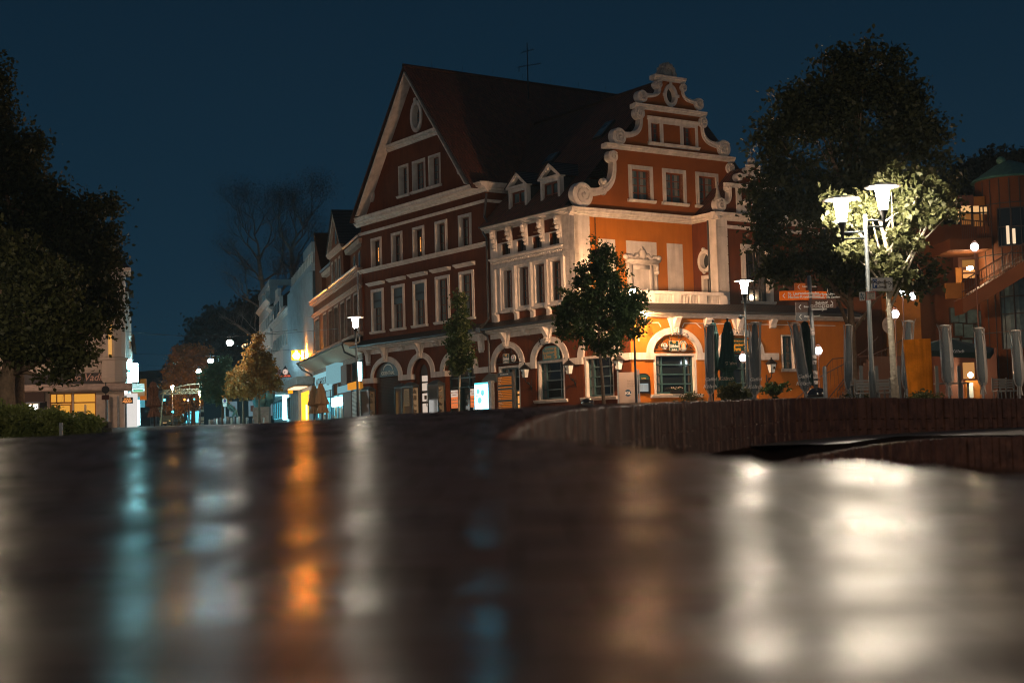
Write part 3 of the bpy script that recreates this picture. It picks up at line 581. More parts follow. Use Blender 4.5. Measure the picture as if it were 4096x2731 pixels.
# wing gable, mostly behind the maple
w1 = scroll(FWG, B, (1.2, 14.75), (.42, 13.65), .16, .42, -1, 0, wid=.13); w1r = scroll(FWG, B, (5.0, 14.75), (5.9, 13.65), .16, .42, 1, 0, wid=.13)
w2 = scroll(FWG, B, (2.85, 16.05), (2.1, 15.5), .15, .24, -1, 0, wid=.1); w2r = scroll(FWG, B, (3.75, 16.05), (4.45, 15.5), .15, .24, 1, 0, wid=.1)
mb = MB(); FWG.prism(mb, clean(tier(w1, w1r, 13.0, 15.0)), -.3, 0); FWG.prism(mb, clean(tier(w2, w2r, 15.0, 16.2)), -.3, 0); obj('wing_gable', mb, RUST, B)
mb = MB(); FWG.mould(mb, .8, 5.2, corn(.25, 14.78, 15.02)); FWG.box(mb, 1.75, 2.15, 0, .1, 13.1, 14.8); FWG.box(mb, 3.9, 4.3, 0, .1, 13.1, 14.8); FWG.mould(mb, 2.7, 3.9, corn(.2, 16.2, 16.32)); FWG.prism(mb, oval(3.3, 15.6, .28, .4, 14), 0, .1); mb.ball(FWG.p(2.45, .1, 13.9), .22, 10)
for s_ in (-1, 1):
    pts = [(3.05 + s_ * (.2 + .9 * math.sin(t * .35)), 13.2 + 1.5 * (1 - math.cos(t * .35))) for t in range(5)]; band(FWG, mb, pts, [.14] * 5, 0, .1)
obj('gable_trim', mb, WHITE, B)
mb = MB(); mb.ball(FWG.p(3.3, -.1, 16.62), .25, 12); mb.tube([FWG.p(3.3, -.1, 16.8), FWG.p(3.3, -.1, 17.5)], .02, 5); obj('ball_finial', mb, mat('weathered_stone', (0, 0, 0)), B)
mb = MB(); mb.lathe(FWG.p(.35, -.1, 13.15), [(.25, 0), (.2, .3), (.3, .5), (.33, .75), (.18, 1.0), (.13, 1.2), (.02, 1.9)], 10); obj('stone_urn', mb, mat('weathered_stone', (0, 0, 0)), B, True)
# roofs
mb = MB()
RZ = 21.75
SL = (RZ - 13.2) / (GC + .55)
pl = [(-.55, -.3), (-.55, -9.4), (2.15, -9.4), (GC, -14.7), (GC, -.3)]
mb.add([FB.p(u, n, 13.2 + (u + .55) * SL) for u, n in pl], [(0, 1, 2, 3, 4)], [[(n, (u + .55) * 1.43) for u, n in pl]])
q2 = [FB.p(15.9, -.3, 13.2), FB.p(15.9, -14.7, 13.2), FB.p(GC, -14.7, RZ), FB.p(GC, -.3, RZ)]; mb.quad(*q2)
mb.quad(FWG.p(.0, -.3, 13.05), FWG.p(0, -7, 13.05), FWG.p(3.3, -7, 16.3), FWG.p(3.3, -.3, 16.3)); mb.quad(FWG.p(9.3, -.3, 13.05), FWG.p(9.3, -7, 13.05), FWG.p(3.3, -7, 16.3), FWG.p(3.3, -.3, 16.3))
RB = obj('roof', mb, TILE, B)
mb = MB()
for i in range(35): n = -.4 - i * .4; mb.tube([FB.p(GC, n, RZ + .02), FB.p(GC, n - .42, RZ - .02)], [.13, .15], 8)
obj('ridge_tiles', mb, TILE, RB)
def skyB(n, u, w_, l):
    a = math.atan2(RZ - 13.2, GC + .55); mb = MB(); g = MB()
    for m_, s0, h in ((mb, 0, .16), (g, .1, .18)):
        P = [FB.p(u + math.cos(a) * x - math.sin(a) * hh, nn, 13.2 + (u + .55) * math.tan(a) + math.sin(a) * x + math.cos(a) * hh) for hh in (0, h) for x, nn in ((s0, n + s0), (l - s0, n + s0), (l - s0, n + w_ - s0), (s0, n + w_ - s0))]; m_.hexa(P)
    k = obj('skylight', mb, ZINC, RB); obj('pane', g, NET, k)
skyB(-3.4, 4.3, .9, 1.6); skyB(-7.6, 3.4, 1.1, .9)
DZ = -.15
for u in (-6.28, -2.8):
    mb = MB(); FA.ring(mb, u - 1.0, u + 1.0, 13.85 + DZ, 15.5 + DZ, .22, -.67, -.35, False); FA.box(mb, u - 1, u + 1, -.67, -.32, 13.75 + DZ, 13.87 + DZ)
    FA.prism(mb, [(u - 1.18, 15.5 + DZ), (u + 1.18, 15.5 + DZ), (u + 1.18, 15.62 + DZ), (u, 16.45 + DZ), (u - 1.18, 15.62 + DZ)], -.67, -.27, [[(u - .8, 15.64 + DZ), (u + .8, 15.64 + DZ), (u, 16.2 + DZ)]]); d = obj('dormer', mb, WHITE, RB)
    mb = MB(); FA.box(mb, u - .98, u - .9, -3.6, -.67, 13.2, 15.5 + DZ); FA.box(mb, u + .9, u + .98, -3.6, -.67, 13.2, 15.5 + DZ); FA.prism(mb, [(u - .8, 15.64 + DZ), (u + .8, 15.64 + DZ), (u, 16.2 + DZ)], -.67, -.57); obj('dormer_cheek', mb, mat('dark_slate_cladding', (.03, .035, .038), .6, var=.3, vscale=8), d)
    mb = MB(); [mb.quad(FA.p(u + s_ * 1.28, -.19, 15.55 + DZ), FA.p(u, -.19, 16.55 + DZ), FA.p(u, -4, 16.55 + DZ), FA.p(u + s_ * 1.28, -4, 15.55 + DZ)) for s_ in (-1, 1)]; obj('dormer_roof', mb, SLATE, d)
    f = MB(); FA.ring(f, u - .78, u + .78, 13.87 + DZ, 15.28 + DZ, .1, -.62, -.52); FA.box(f, u - .06, u + .06, -.61, -.51, 13.9 + DZ, 15.2 + DZ); FA.box(f, u - .7, u + .7, -.6, -.52, 14.55 + DZ, 14.6 + DZ); fw_ = obj('frame', f, WOODF, d)
    f = MB(); FA.box(f, u - .75, u + .75, -.66, -.61, 13.9 + DZ, 15.25 + DZ); obj('pane', f, NET, d)
# arcade of the restaurant (A side) and its pavilion (P frame)
mb = MB(); FA.mould(mb, -9.35, 4.85, [(-.02, 6.3), (.36, 6.3), (.4, 6.38), (.6, 6.42), (.6, 6.6), (.02, 6.68)]); FA.box(mb, -9.2, 4.84, -.02, .035, 5.98, 6.3)
FP.mould(mb, -.3, 16.4, [(-.02, 6.26), (.3, 6.28), (.4, 6.36), (.6, 6.4), (.6, 6.58), (.02, 6.66)]); 
for k in range(7):
    a0 = math.radians(60 + k * 22); 
mb.lathe(FP.p(16.4, -1.1, 6.26), [(1.1, 0), (1.45, .05), (1.7, .14), (1.72, .32), (1.1, .4)], 24)
obj('arcade_cornice', mb, WHITE, B)
mb = MB(); mb.lathe(FP.p(16.4, -1.1, .5), [(1.1, 0), (1.1, 5.9)], 24); obj('round_end', mb, OCHRE, B, True)
for o0, o1, i0, i1, fr in ((-9.22, -5.45, -8.68, -5.88, FA), (-4.82, -.88, -4.22, -1.36, FA), (-.02, 4.05, .6, 3.4, FA), (1.05, 4.95, 1.45, 4.5, FP), (5.7, 9.5, 6.15, 9.05, FP)):
    archtrim(fr, 'arch_trim', B, o0, o1, 5.72, i0, i1, 5.36, 4.27, -.3, .09); keystone(fr, B, (o0 + o1) / 2, 6.3)
for u in (-5.05, -.3): corbel(FA, B, u, 5.95, 6.3)
for u in (5.35, 10.2): corbel(FP, B, u, 5.75, 6.28)
for a, b, fr in ((-9.45, -8.68, FA), (-5.93, -4.17, FA), (-1.36, .5, FA), (3.3, 4.9, FA), (-.05, 1.48, FP), (4.45, 6.2, FP), (9.0, 10.55, FP)):
    mb = MB(); fr.box(mb, a, b, -.36, .15, 3.88, 4.28); obj('impost', mb, WHITE, B)
for a, b in ((-9.4, -8.5), (-5.95, -4.25), (-1.3, .55), (3.35, 4.86)): mb = MB(); FA.box(mb, a, b, -.35, .07, .6, 3.88); obj('pier', mb, RUST, B)
holes = [archhole(1.5, 4.45, 1.75, 4.27, 5.33), archhole(6.2, 9.0, .7, 4.27, 5.33), rect(10.85, 11.9, 3.27, 5.4)]
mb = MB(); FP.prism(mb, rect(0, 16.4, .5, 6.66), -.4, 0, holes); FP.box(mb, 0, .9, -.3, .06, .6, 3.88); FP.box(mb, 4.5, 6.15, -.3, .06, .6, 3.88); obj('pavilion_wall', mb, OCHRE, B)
mb = MB(); FP.box(mb, .3, 16, -4.2, -4.1, .6, 6.4); obj('dark_interior', mb, mat('dark_room', (0, 0, 0)), B)
mb = MB()
for a, b in ((-.1, .95), (5.1, 5.6)): pass
for pts in ([(.55, 4.9), (.55, 5.98), (1.95, 5.98), (2.1, 5.75)], [(4.95, 4.9 + .8), (4.6, 5.98), (5.15, 5.98)], [(3.6, 5.75), (3.75, 5.98), (7.0, 5.98), (6.85, 5.75)], [(8.05, 5.75), (8.2, 5.98), (15.2, 5.98)]):
    for p, q in zip(pts, pts[1:]): mb.tube([FP.p(p[0], .01, p[1]), FP.p(q[0], .01, q[1])], .035, 4)
obj('painted_lines', mb, WHITE, B)
# canopy roof over both, then the balustrade
mb = MB(); dn = Vector((0, 0, -.07))
for q in ([FA.p(-9.3, .85, 6.64), FA.p(5.5, .85, 6.64), FA.p(5.0, 0, 7.08), FA.p(-9.3, 0, 7.08)], [FP.p(-.62, .85, 6.62), FP.p(16.4, .85, 6.62), FP.p(16.4, -1.0, 7.3), FP.p(-.1, -.35, 7.12)], [FP.p(-.1, -.35, 7.12), FP.p(16.4, -1.0, 7.3), FP.p(16.4, -4, 7.3), FP.p(-.1, -4, 7.12)]):
    mb.quad(*q); mb.add([p + dn for p in q], [(0, 1, 2, 3)]); mb.add([q[0], q[1], q[1] + dn, q[0] + dn], [(0, 1, 2, 3)])
mb.lathe(FP.p(16.4, -1.1, 6.62), [(1.95, 0), (.01, .7)], 24)
cr = obj('canopy_roof', mb, SLATE, B)
mb = MB(); mb.tube([FA.p(-9.3, .9, 6.58), FA.p(5.55, .9, 6.58)], .09, 8); mb.tube([FP.p(-.62, .9, 6.56), FP.p(16.4, .9, 6.56)], .09, 8); obj('gutter', mb, ZINC, cr)
mb = MB(); FP.box(mb, .1, 7.1, -.9, -.55, 7.02, 7.2); FP.box(mb, .1, 7.1, -.95, -.5, 7.68, 7.86)
for u in (.1, 1.65, 3.5, 5.35, 6.85): FP.box(mb, u, u + .55, -.88, -.57, 7.2, 7.68)
bl = obj('balustrade', mb, WHITE, B)
mb = MB()
for a, b in ((.7, 1.6), (2.25, 3.45), (4.1, 5.3), (5.95, 6.8)):
    n_ = int((b - a) / .105)
    for i in range(n_): FP.box(mb, a + .03 + i * .105, a + .062 + i * .105, -.8, -.64, 7.2, 7.68)
obj('balusters', mb, WHITE, bl)
# ground floor windows of the restaurant
def tavern_window(fr, a, b, z0, z1, cols=3, rows=4):
    mb = MB(); fr.ring(mb, a - .12, b + .12, z0 - .02, z1 + .1, .14, -.3, .05, False); wn = obj('window', mb, WHITE, B)
    f = MB(); fr.ring(f, a, b, z0, z1, .08, -.26, -.16)
    us = [a + (b - a) * t for t in (.2, .8)]
    for u in us: fr.box(f, u - .04, u + .04, -.25, -.15, z0, z1)
    for i in range(1, rows): z = z0 + (z1 - z0) * i / rows; fr.box(f, a + .05, b - .05, -.245, -.16, z - .035, z + .035)
    obj('frame', f, GREENF, wn); g = MB(); fr.box(g, a, b, -.29, -.27, z0, z1); obj('pane', g, DKGL, wn)
    s = MB(); fr.mould(s, a - .42, b + .42, [(-.02, z0 - .24), (.18, z0 - .24), (.24, z0 - .1), (.24, z0 - .06), (-.25, z0 - .02)]); obj('sill', s, WHITE, wn)
    g = MB(); fr.box(g, a + .06, a + .45, -.268, -.264, z0 + .1, z1 - .1); obj('curtain', g, mat('grey_curtain', (.17, .18, .18), .8), wn)
    return wn
tavern_window(FA, -3.95, -1.45, 1.98, 4.2); tavern_window(FA, .75, 3.25, 1.98, 4.2); tavern_window(FP, 1.62, 4.35, 1.98, 4.15)
for a, b in ((-8.65, -5.92), (-4.15, -1.43), (.65, 3.35)): mb = MB(); FA.prism(mb, arch(a, b, 4.25, 5.33), -.3, -.12); obj('tympanum', mb, RUST, B)
for a, b in ((1.5, 4.45), (6.2, 9.0)): mb = MB(); FP.prism(mb, arch(a, b, 4.27, 5.33), -.3, -.12); obj('tympanum', mb, OCHRE, B)
mb = MB(); FA.ring(mb, -8.35, -6.0, .8, 4.2, .12, -.25, .03, False); dw = obj('tavern_door', mb, WHITE, B)
mb = MB(); FA.ring(mb, -8.2, -6.1, .9, 4.08, .09, -.25, -.15)
for u in (-7.5, -6.75): FA.box(mb, u - .05, u + .05, -.24, -.14, 1.0, 4.0)
for z in (1.75, 2.6, 3.45): FA.box(mb, -8.1, -6.2, -.235, -.15, z, z + .07)
obj('frame', mb, GREENF, dw); mb = MB(); FA.box(mb, -8.2, -6.1, -.3, -.26, .9, 4.05); obj('pane', mb, DKGL, dw)
mb = MB(); FA.box(mb, -6.72, -6.2, -.26, -.25, 1.35, 2.3); FA.box(mb, -6.72, -6.2, -.258, -.249, 2.42, 2.58); obj('lit_pane', mb, glow('amber_window', (1, .42, .12), .9), dw)
mb = MB(); FA.box(mb, -6.75, -6.0, -.2, .2, .95, 1.3); obj('sill', mb, WHITE, dw)
# terrace doors in second pavilion arch and the plain window
mb = MB(); FP.ring(mb, 6.25, 8.95, .8, 4.2, .1, -.3, -.18)
for u in (7.1, 8.05): FP.box(mb, u - .05, u + .05, -.3, -.18, .9, 4.15)
for z in (1.6, 2.5, 3.35): FP.box(mb, 6.3, 8.9, -.29, -.19, z, z + .06)
dw = obj('terrace_door', mb, GREENF, B); mb = MB(); FP.box(mb, 6.25, 8.95, -.36, -.31, .8, 4.2); obj('pane', mb, DKGL, dw)
window(FP, 10.95, 11.8, 3.35, 5.32, B, t=.06, cols=2, rows=4, fm=GREENF, gm=DKGL, proud=.02)
# downpipes
for fr, u in ((FA, -9.15),):
    mb = MB(); mb.tube([fr.p(u, .45, 12.9), fr.p(u, .16, 12.5), fr.p(u, .16, 7.3), fr.p(u, .5, 6.95), fr.p(u + .1, .85, 6.75)], .07, 8); mb.tube([fr.p(u, .9, 6.6), fr.p(u, .3, 6.2), fr.p(u, .2, 5.8), fr.p(u, .2, 1.0)], .075, 8); fr.box(mb, u - .3, u + .2, .6, 1.0, 6.4, 6.72); obj('downpipe', mb, ZINC, B)
mb = MB(); mb.tube([FA.p(-8.1, -.1, 13.3), FA.p(-8.9, .25, 13.5), FA.p(-9.2, .25, 13.9), FA.p(-9.1, .1, 15.4)], .08, 8); obj('downpipe', mb, ZINC, A)
# rooftop antenna
an = MB(); p0 = FB.p(-.5, -18, 0); bx = at(2112, 352, 98.5); tp = at(2108, 172, 98.5)
an.tube([bx - Vector((0, 0, .8)), tp], [.05, .03], 6)
def yagi(c, d, L, k, w_):
    d = Vector(d).normalized(); s_ = Vector((d.y, -d.x, 0)).normalized() if abs(d.z) < .9 else Vector((1, 0, 0)); an.tube([c - d * L / 2, c + d * L / 2], .02, 4)
    for i in range(k): q = c - d * L / 2 + d * L * i / (k - 1); an.tube([q - s_ * w_ * (1 - .4 * i / k), q + s_ * w_ * (1 - .4 * i / k)], .012, 3)
yagi(at(2118, 262, 98.5), (1, .35, .22), 1.7, 9, .5); yagi(at(2110, 205, 98.5), (1, .2, .3), .9, 5, .55); an.tube([at(2076, 270, 98.5), at(2076, 290, 98.5)], .03, 4)
single('roof_antenna', 'thin television antenna standing on the ridge of the tiled roof', 'antenna', an, BLACK)
# ================================================================ houses along the street on the right
SR = [0]
CTR = mat('weathered_pink_trim', (.27, .19, .15), .85, spec=.1, var=.2)
C = thing('gabled_shop_house', 'rust brown town house with a steep gabled dormer and a long shop canopy', 'house', FC.p(-13, 0, 1.2))
holes = []
W1 = [(-26.2, -23.6), (-20.6, -18.8), (-17.2, -15.3), (-13.8, -11.8), (-10.3, -8.3), (-6.9, -5.0), (-3.4, -1.4)]
for i, (a, b) in enumerate(W1):
    holes.append(rect(a, b, 7.95, 10.75)); mb = MB(); FC.ring(mb, a - .16, b + .16, 7.75, 10.92, .17, -.5, .06, False); wn = obj('window', mb, CTR, C)
    mb = MB(); FC.box(mb, a, b, -.5, -.45, 7.9, 10.8); obj('pane', mb, glow('amber_blind', (.75, .42, .14), .12) if i in (1, 2) else NET, wn)
    mb = MB(); FC.ring(mb, a, b, 7.9, 10.8, .09, -.45, -.38); FC.box(mb, (a + b) / 2 - .06, (a + b) / 2 + .06, -.45, -.37, 7.95, 10.7); FC.box(mb, a, b, -.44, -.38, 9.9, 9.98); obj('frame', mb, CTR, wn)
for a, b in ((-13.2, -12.2), (-11.2, -10.1), (-9.3, -8.1)):
    mb = MB(); FC.ring(mb, a, b, 12.6, 14.5, .2, -.02, .32, False); wn = obj('window', mb, CTR, C); mb = MB(); FC.box(mb, a + .2, b - .2, .255, .275, 12.6, 14.3); obj('pane', mb, NET, wn)
mb = MB(); FC.prism(mb, rect(-27.6, .3, 1, 12.4), -.5, 0, holes); FC.box(mb, -14.2, -7, -5, .25, 12.3, 15.1); FC.prism(mb, [(-14.2, 15.1), (-7, 15.1), (-10.6, 18.0)], -4, .25)
FC.box(mb, -22.8, -14.2, -5, -.6, 12.3, 14.6); FC.box(mb, -7, .3, -5, -.3, 12.3, 14.6); FC.prism(mb, [(-27.6, 12.3), (-22.8, 12.3), (-22.8, 14.8), (-27.6, 19.1)], -6, -.2)
FC.box(mb, -27.6, -27.2, -12, -.5, 1, 13); obj('wall', mb, RUST, C)
mb = MB(); FC.mould(mb, -27.8, .3, corn(.4, 12.1, 12.5)); FC.mould(mb, -27.6, .3, corn(.2, 11.05, 11.4)); FC.mould(mb, -27.6, .3, corn(.3, 7.45, 7.75)); obj('cornices', mb, CTR, C)
mb = MB(); FC.mould(mb, -14.5, -6.7, [(.25, 14.9), (.45, 15.0), (.55, 15.3), (.25, 15.35)])
for sg in (-1, 1): FC.prism(mb, [(-10.6 + sg * 3.9, 15.3), (-10.6 + sg * 3.3, 15.3), (-10.6, 17.75), (-10.6, 18.3)], .2, .5)
obj('gable_trim', mb, CTR, C)
mb = MB(); FC.prism(mb, oval(-10.6, 16.3, .38, .62), .25, .3); obj('oval_window', mb, NET, C)
mb = MB(); FC.mould(mb, -6.9, .2, [(-.35, 14.3), (.1, 14.35), (.2, 14.7), (-.35, 14.75)]); FC.mould(mb, -22.6, -14.3, [(-.65, 14.3), (-.2, 14.35), (-.1, 14.7), (-.65, 14.75)]); obj('eaves_board', mb, CTR, C)
mb = MB(); mb.tube([FC.p(-6.8, .28, 14.85), FC.p(.2, .28, 14.85)], .1, 8); mb.tube([FC.p(-22.6, -.05, 14.85), FC.p(-14.3, -.05, 14.85)], .1, 8); mb.tube([FC.p(-14, .42, 12.58), FC.p(.2, .42, 12.58)], .1, 8); mb.tube([FC.p(-27, .42, 12.58), FC.p(-15, .42, 12.58)], .1, 8); mb.tube([FC.p(-.35, .2, 12.5), FC.p(-.35, .2, 6.6)], .08, 8); obj('gutter', mb, STEEL, C)
for u in (-4.6, -2.2, -18.2, -16.4):
    n0 = -.3 if u > -7 else -.6; mb = MB(); FC.prism(mb, [(u - .45, 12.5)] + [(u + .45, 12.5)] + arch(u - .45, u + .45, 13.6, 14.1, 8), n0, n0 + .06); k = obj('arched_window', mb, CTR, C); mb = MB(); FC.prism(mb, [(u - .33, 12.5)] + [(u + .33, 12.5)] + arch(u - .33, u + .33, 13.6, 13.98, 8), n0 + .055, n0 + .07); obj('pane', mb, NET, k)
mb = MB()
mb.quad(FC.p(-14.0, -.2, 14.8), FC.p(-27.9, -.2, 14.8), FC.p(-24.2, -3.4, 19.3), FC.p(-14, -3.4, 19.3)); mb.quad(FC.p(.3, -.1, 14.8), FC.p(-7.2, -.1, 14.8), FC.p(-7.2, -3.4, 19.3), FC.p(.3, -3.4, 19.3)); mb.quad(FC.p(.3, -3.4, 19.3), FC.p(-24.2, -3.4, 19.3), FC.p(-19, -7, 21.5), FC.p(.3, -7, 21.5))
mb.quad(FC.p(-14.7, .6, 15.2), FC.p(-10.6, .6, 18.55), FC.p(-10.6, -4, 18.55), FC.p(-14.7, -4, 15.2)); mb.quad(FC.p(-6.5, .6, 15.2), FC.p(-10.6, .6, 18.55), FC.p(-10.6, -4, 18.55), FC.p(-6.5, -4, 15.2)); mb.quad(FC.p(-27.9, -.2, 14.8), FC.p(-27.9, -8, 16), FC.p(-24.2, -7, 21), FC.p(-24.2, -3.4, 19.3))
obj('roof', mb, SLATE, C)
mb = MB(); FC.mould(mb, -28.5, .2, [(0, 6.1), (1.1, 6.75), (1.35, 6.85), (1.35, 7.0), (0, 7.0)]); cv = obj('canopy_soffit', mb, mat('cream_soffit', (.45, .36, .27), .7), C)
mb = MB(); mb.quad(FC.p(-28.6, 1.5, 7.02), FC.p(.2, 1.5, 7.02), FC.p(.2, 0, 7.5), FC.p(-28.6, 0, 7.5)); obj('canopy_roof', mb, SLATE, cv)
mb = MB(); mb.tube([FC.p(-28.6, 1.5, 6.98), FC.p(.1, 1.5, 6.98)], .08, 8); mb.tube([FC.p(-28.3, 1.45, 6.9), FC.p(-28.1, 1.1, 6.4), FC.p(-27.7, .3, 5.9), FC.p(-27.5, .15, 5.5), FC.p(-27.5, .15, 1.2)], .09, 8); mb.tube([FC.p(-.6, 1.45, 6.9), FC.p(-.5, 1.3, 6.3), FC.p(-.3, .3, 5.8)], .07, 8); obj('gutter', mb, ZINC, cv)
mb = MB(); FC.box(mb, -27.5, .2, -.02, .08, 5.7, 6.15); obj('stone_band', mb, mat('rubble_stone', (.22, .17, .14), .9, bump=1, bscale=8, var=.5, vscale=7), C)
SIGNW = glow('white_backlit_sign', (.42, .86, .95), .62); CYAN = glow('cyan_shop_light', (.12, .62, .78), 2.2); CYW = glow('cool_shop_light', (.45, .93, 1), 12.0)
mb = MB(); FC.box(mb, -25.6, -15.3, .1, .35, 4.1, 5.7); sg1 = obj('shop_sign', mb, SIGNW, C)
for u in (-25, -16.2):
    mb = MB()
    for k in (-1, 1): mb.tube([FC.p(u + k * .3 + .2, .37, 4.5), FC.p(u + k * .15, .37, 5.0), FC.p(u + k * .3 + .2, .37, 5.5)], .07, 5)
    obj('sign_ornament', mb, mat('dark_print', (0, 0, 0)), sg1)
text(FC, 'NATURFRISEUR', -20.5, 4.65, .9, mat('brown_sign_letters', (.10, .05, .04)), sg1, n=.37, sx=1.05)
mb = MB(); FC.box(mb, -14.8, -9.2, .1, .7, 4.5, 6.0); obj('shop_sign', mb, glow('pale_backlit_sign', (.36, .72, .80), .5), C)
mb = MB(); FC.box(mb, -25.6, -15.3, .03, .1, 3.5, 4.05); obj('shop_sign', mb, glow('pale_backlit_sign', (0, 0, 0), 0), C)
mb = MB(); FC.box(mb, -25.5, -9.2, .0, .03, 1.2, 3.5); obj('shop_window_light', mb, CYAN, C)
mb = MB()
for u in (-25.5, -22.6, -19.4, -16.4, -15.2, -12.2, -9.3): FC.box(mb, u - .12, u + .12, .02, .16, 1.2, 4.4)
for z in (2.9, 3.45): FC.box(mb, -25.5, -9.2, .02, .12, z, z + .07)
obj('shop_frame', mb, PGREY, C)
mb = MB()
for k in range(18):
    u = -25 + k * .88; h = .5 + rnd.random() * 1.1; FC.box(mb, u, u + .25 + rnd.random() * .35, .04, .1, 1.25, 1.3 + h)
obj('window_display', mb, mat('display_goods', (.28, .17, .12), .7, var=.8, vscale=2), C)
mb = MB(); FC.box(mb, -14.6, -10.2, .04, .3, 2.6, 3.3); obj('window_lamp', mb, CYW, C)
mb = MB(); FC.box(mb, -9.2, -6.1, 0, .3, 4.2, 5.7); FC.box(mb, -9, -5, -.02, .15, 1.2, 3.6); obj('brown_panel', mb, mat('brown_panel', (.10, .045, .03), .7), C)
mb = MB(); FC.box(mb, -9.5, -4, .3, .55, 3.55, 4.05); obj('shop_sign', mb, glow('pale_backlit_sign', (0, 0, 0), 0), C)
mb = MB(); FC.box(mb, -3.9, .3, .3, .6, 3.6, 4.1); obj('shop_sign', mb, glow('orange_backlit_sign', (1, .38, .04), .75), C)
mb = MB(); FC.box(mb, -4.9, .2, -.02, .06, 1.2, 5.7); obj('shop_recess', mb, DKGL, C)
mb = MB()
for k in range(22): FC.box(mb, -4.6, -2.6, .1, .16, 1.3 + k * .1, 1.36 + k * .1); FC.box(mb, -2.2, -.3, .1, .16, 1.3 + k * .1, 1.36 + k * .1)
obj('louvre_shutter', mb, mat('white_louvre', (.5, .55, .55), .5), C)
mb = MB(); FC.box(mb, -1.6, -1.1, .02, .2, 4.2, 5.6); obj('light_strip', mb, CYW, C)
# panelled block
D = thing('panelled_office_block', 'grey office block faced in tall vertical metal panels, next to the rust brown house', 'office block', FD.p(-10, 0, 1.6))
PAN = mat('pale_metal_panel', (.34, .38, .40), .45, metal=.25, var=.15, vscale=1.2)
mb = MB(); FD.box(mb, -22, .4, -12, 0, 1.4, 5.7); FD.box(mb, -22, .4, -12, 0, 15.5, 16.2); FD.box(mb, -20.5, .4, -9, -.05, 16.2, 17.3); FD.box(mb, -7.4, .4, -9, .1, 17.3, 18.2); FD.box(mb, -22, .4, 0, .12, 15.55, 16.2); obj('wall', mb, PAN, D)
mb = MB(); FD.box(mb, -22, .4, -12, 0, 5.7, 15.5); obj('backing_wall', mb, mat('dark_gap', (.03, .035, .04), .7), D)
for k in range(19):
    u = -22 + k * 1.17; mb = MB(); j = 8.6 + (k // 3) * .45
    for za, zb in ((5.75, j - .05), (j, 15.5)): mb.hexa([FD.p(u + .06, .0, za), FD.p(u + 1.1, .0, za), FD.p(u + 1.1, .08, za), FD.p(u + .06, .42, za), FD.p(u + .06, 0, zb), FD.p(u + 1.1, 0, zb), FD.p(u + 1.1, .08, zb), FD.p(u + .06, .42, zb)])
    obj('panel', mb, PAN, D)
mb = MB(); FD.box(mb, -20.3, .2, -.04, .0, 16.3, 17.15); cw = obj('clerestory_window', mb, NET, D)
mb = MB(); [FD.box(mb, -20.3 + k * 1.47, -20.1 + k * 1.47, -.02, .1, 16.25, 17.2) for k in range(15)]; obj('frame', mb, WHITE, cw)
mb = MB(); FD.box(mb, -23, .6, 0, 1.7, 5.0, 5.72); cnp = obj('canopy', mb, mat('concrete_canopy', (.30, .28, .26), .8, var=.2), D)
mb = MB(); FD.box(mb, -12, -4.9, .02, .1, 1.5, 4.6); obj('lit_poster_panel', mb, glow('yellow_backlit_panel', (1, .45, .03), 2.2), D)
mb = MB(); FD.box(mb, -7.4, -5.8, .1, .13, 1.8, 3.3); obj('panel_stripe', mb, glow('pale_yellow_print', (1, .75, .3), 3), D)
mb = MB(); FD.box(mb, -12.5, -4.5, .2, 1.4, 4.93, 4.99); obj('canopy_light', mb, glow('warm_canopy_light', (1, .62, .35), 2.0), cnp)
mb = MB(); FD.box(mb, -22.3, -12.6, .02, .06, 1.5, 4.8); obj('shop_window', mb, glow('cool_dim_shop', (.3, .5, .55), .35), D)
for u in (-22, -19.5, -17.5, -15.4, -13): mb = MB(); FD.box(mb, u, u + .3, .05, .3, 1.5, 4.9); obj('shop_post', mb, PAN, D)
mb = MB(); FD.box(mb, -4.7, 0, .03, .1, 1.5, 4.2); obj('shutter', mb, PAN, D)
mb = MB(); [FD.box(mb, -21.5 + i * 1.1, -20.9 + i * 1.1, .07, .12, 1.9, 3.6 + .5 * (i % 2)) for i in range(8)]; obj('window_display', mb, mat('display_goods', (0, 0, 0)), D)
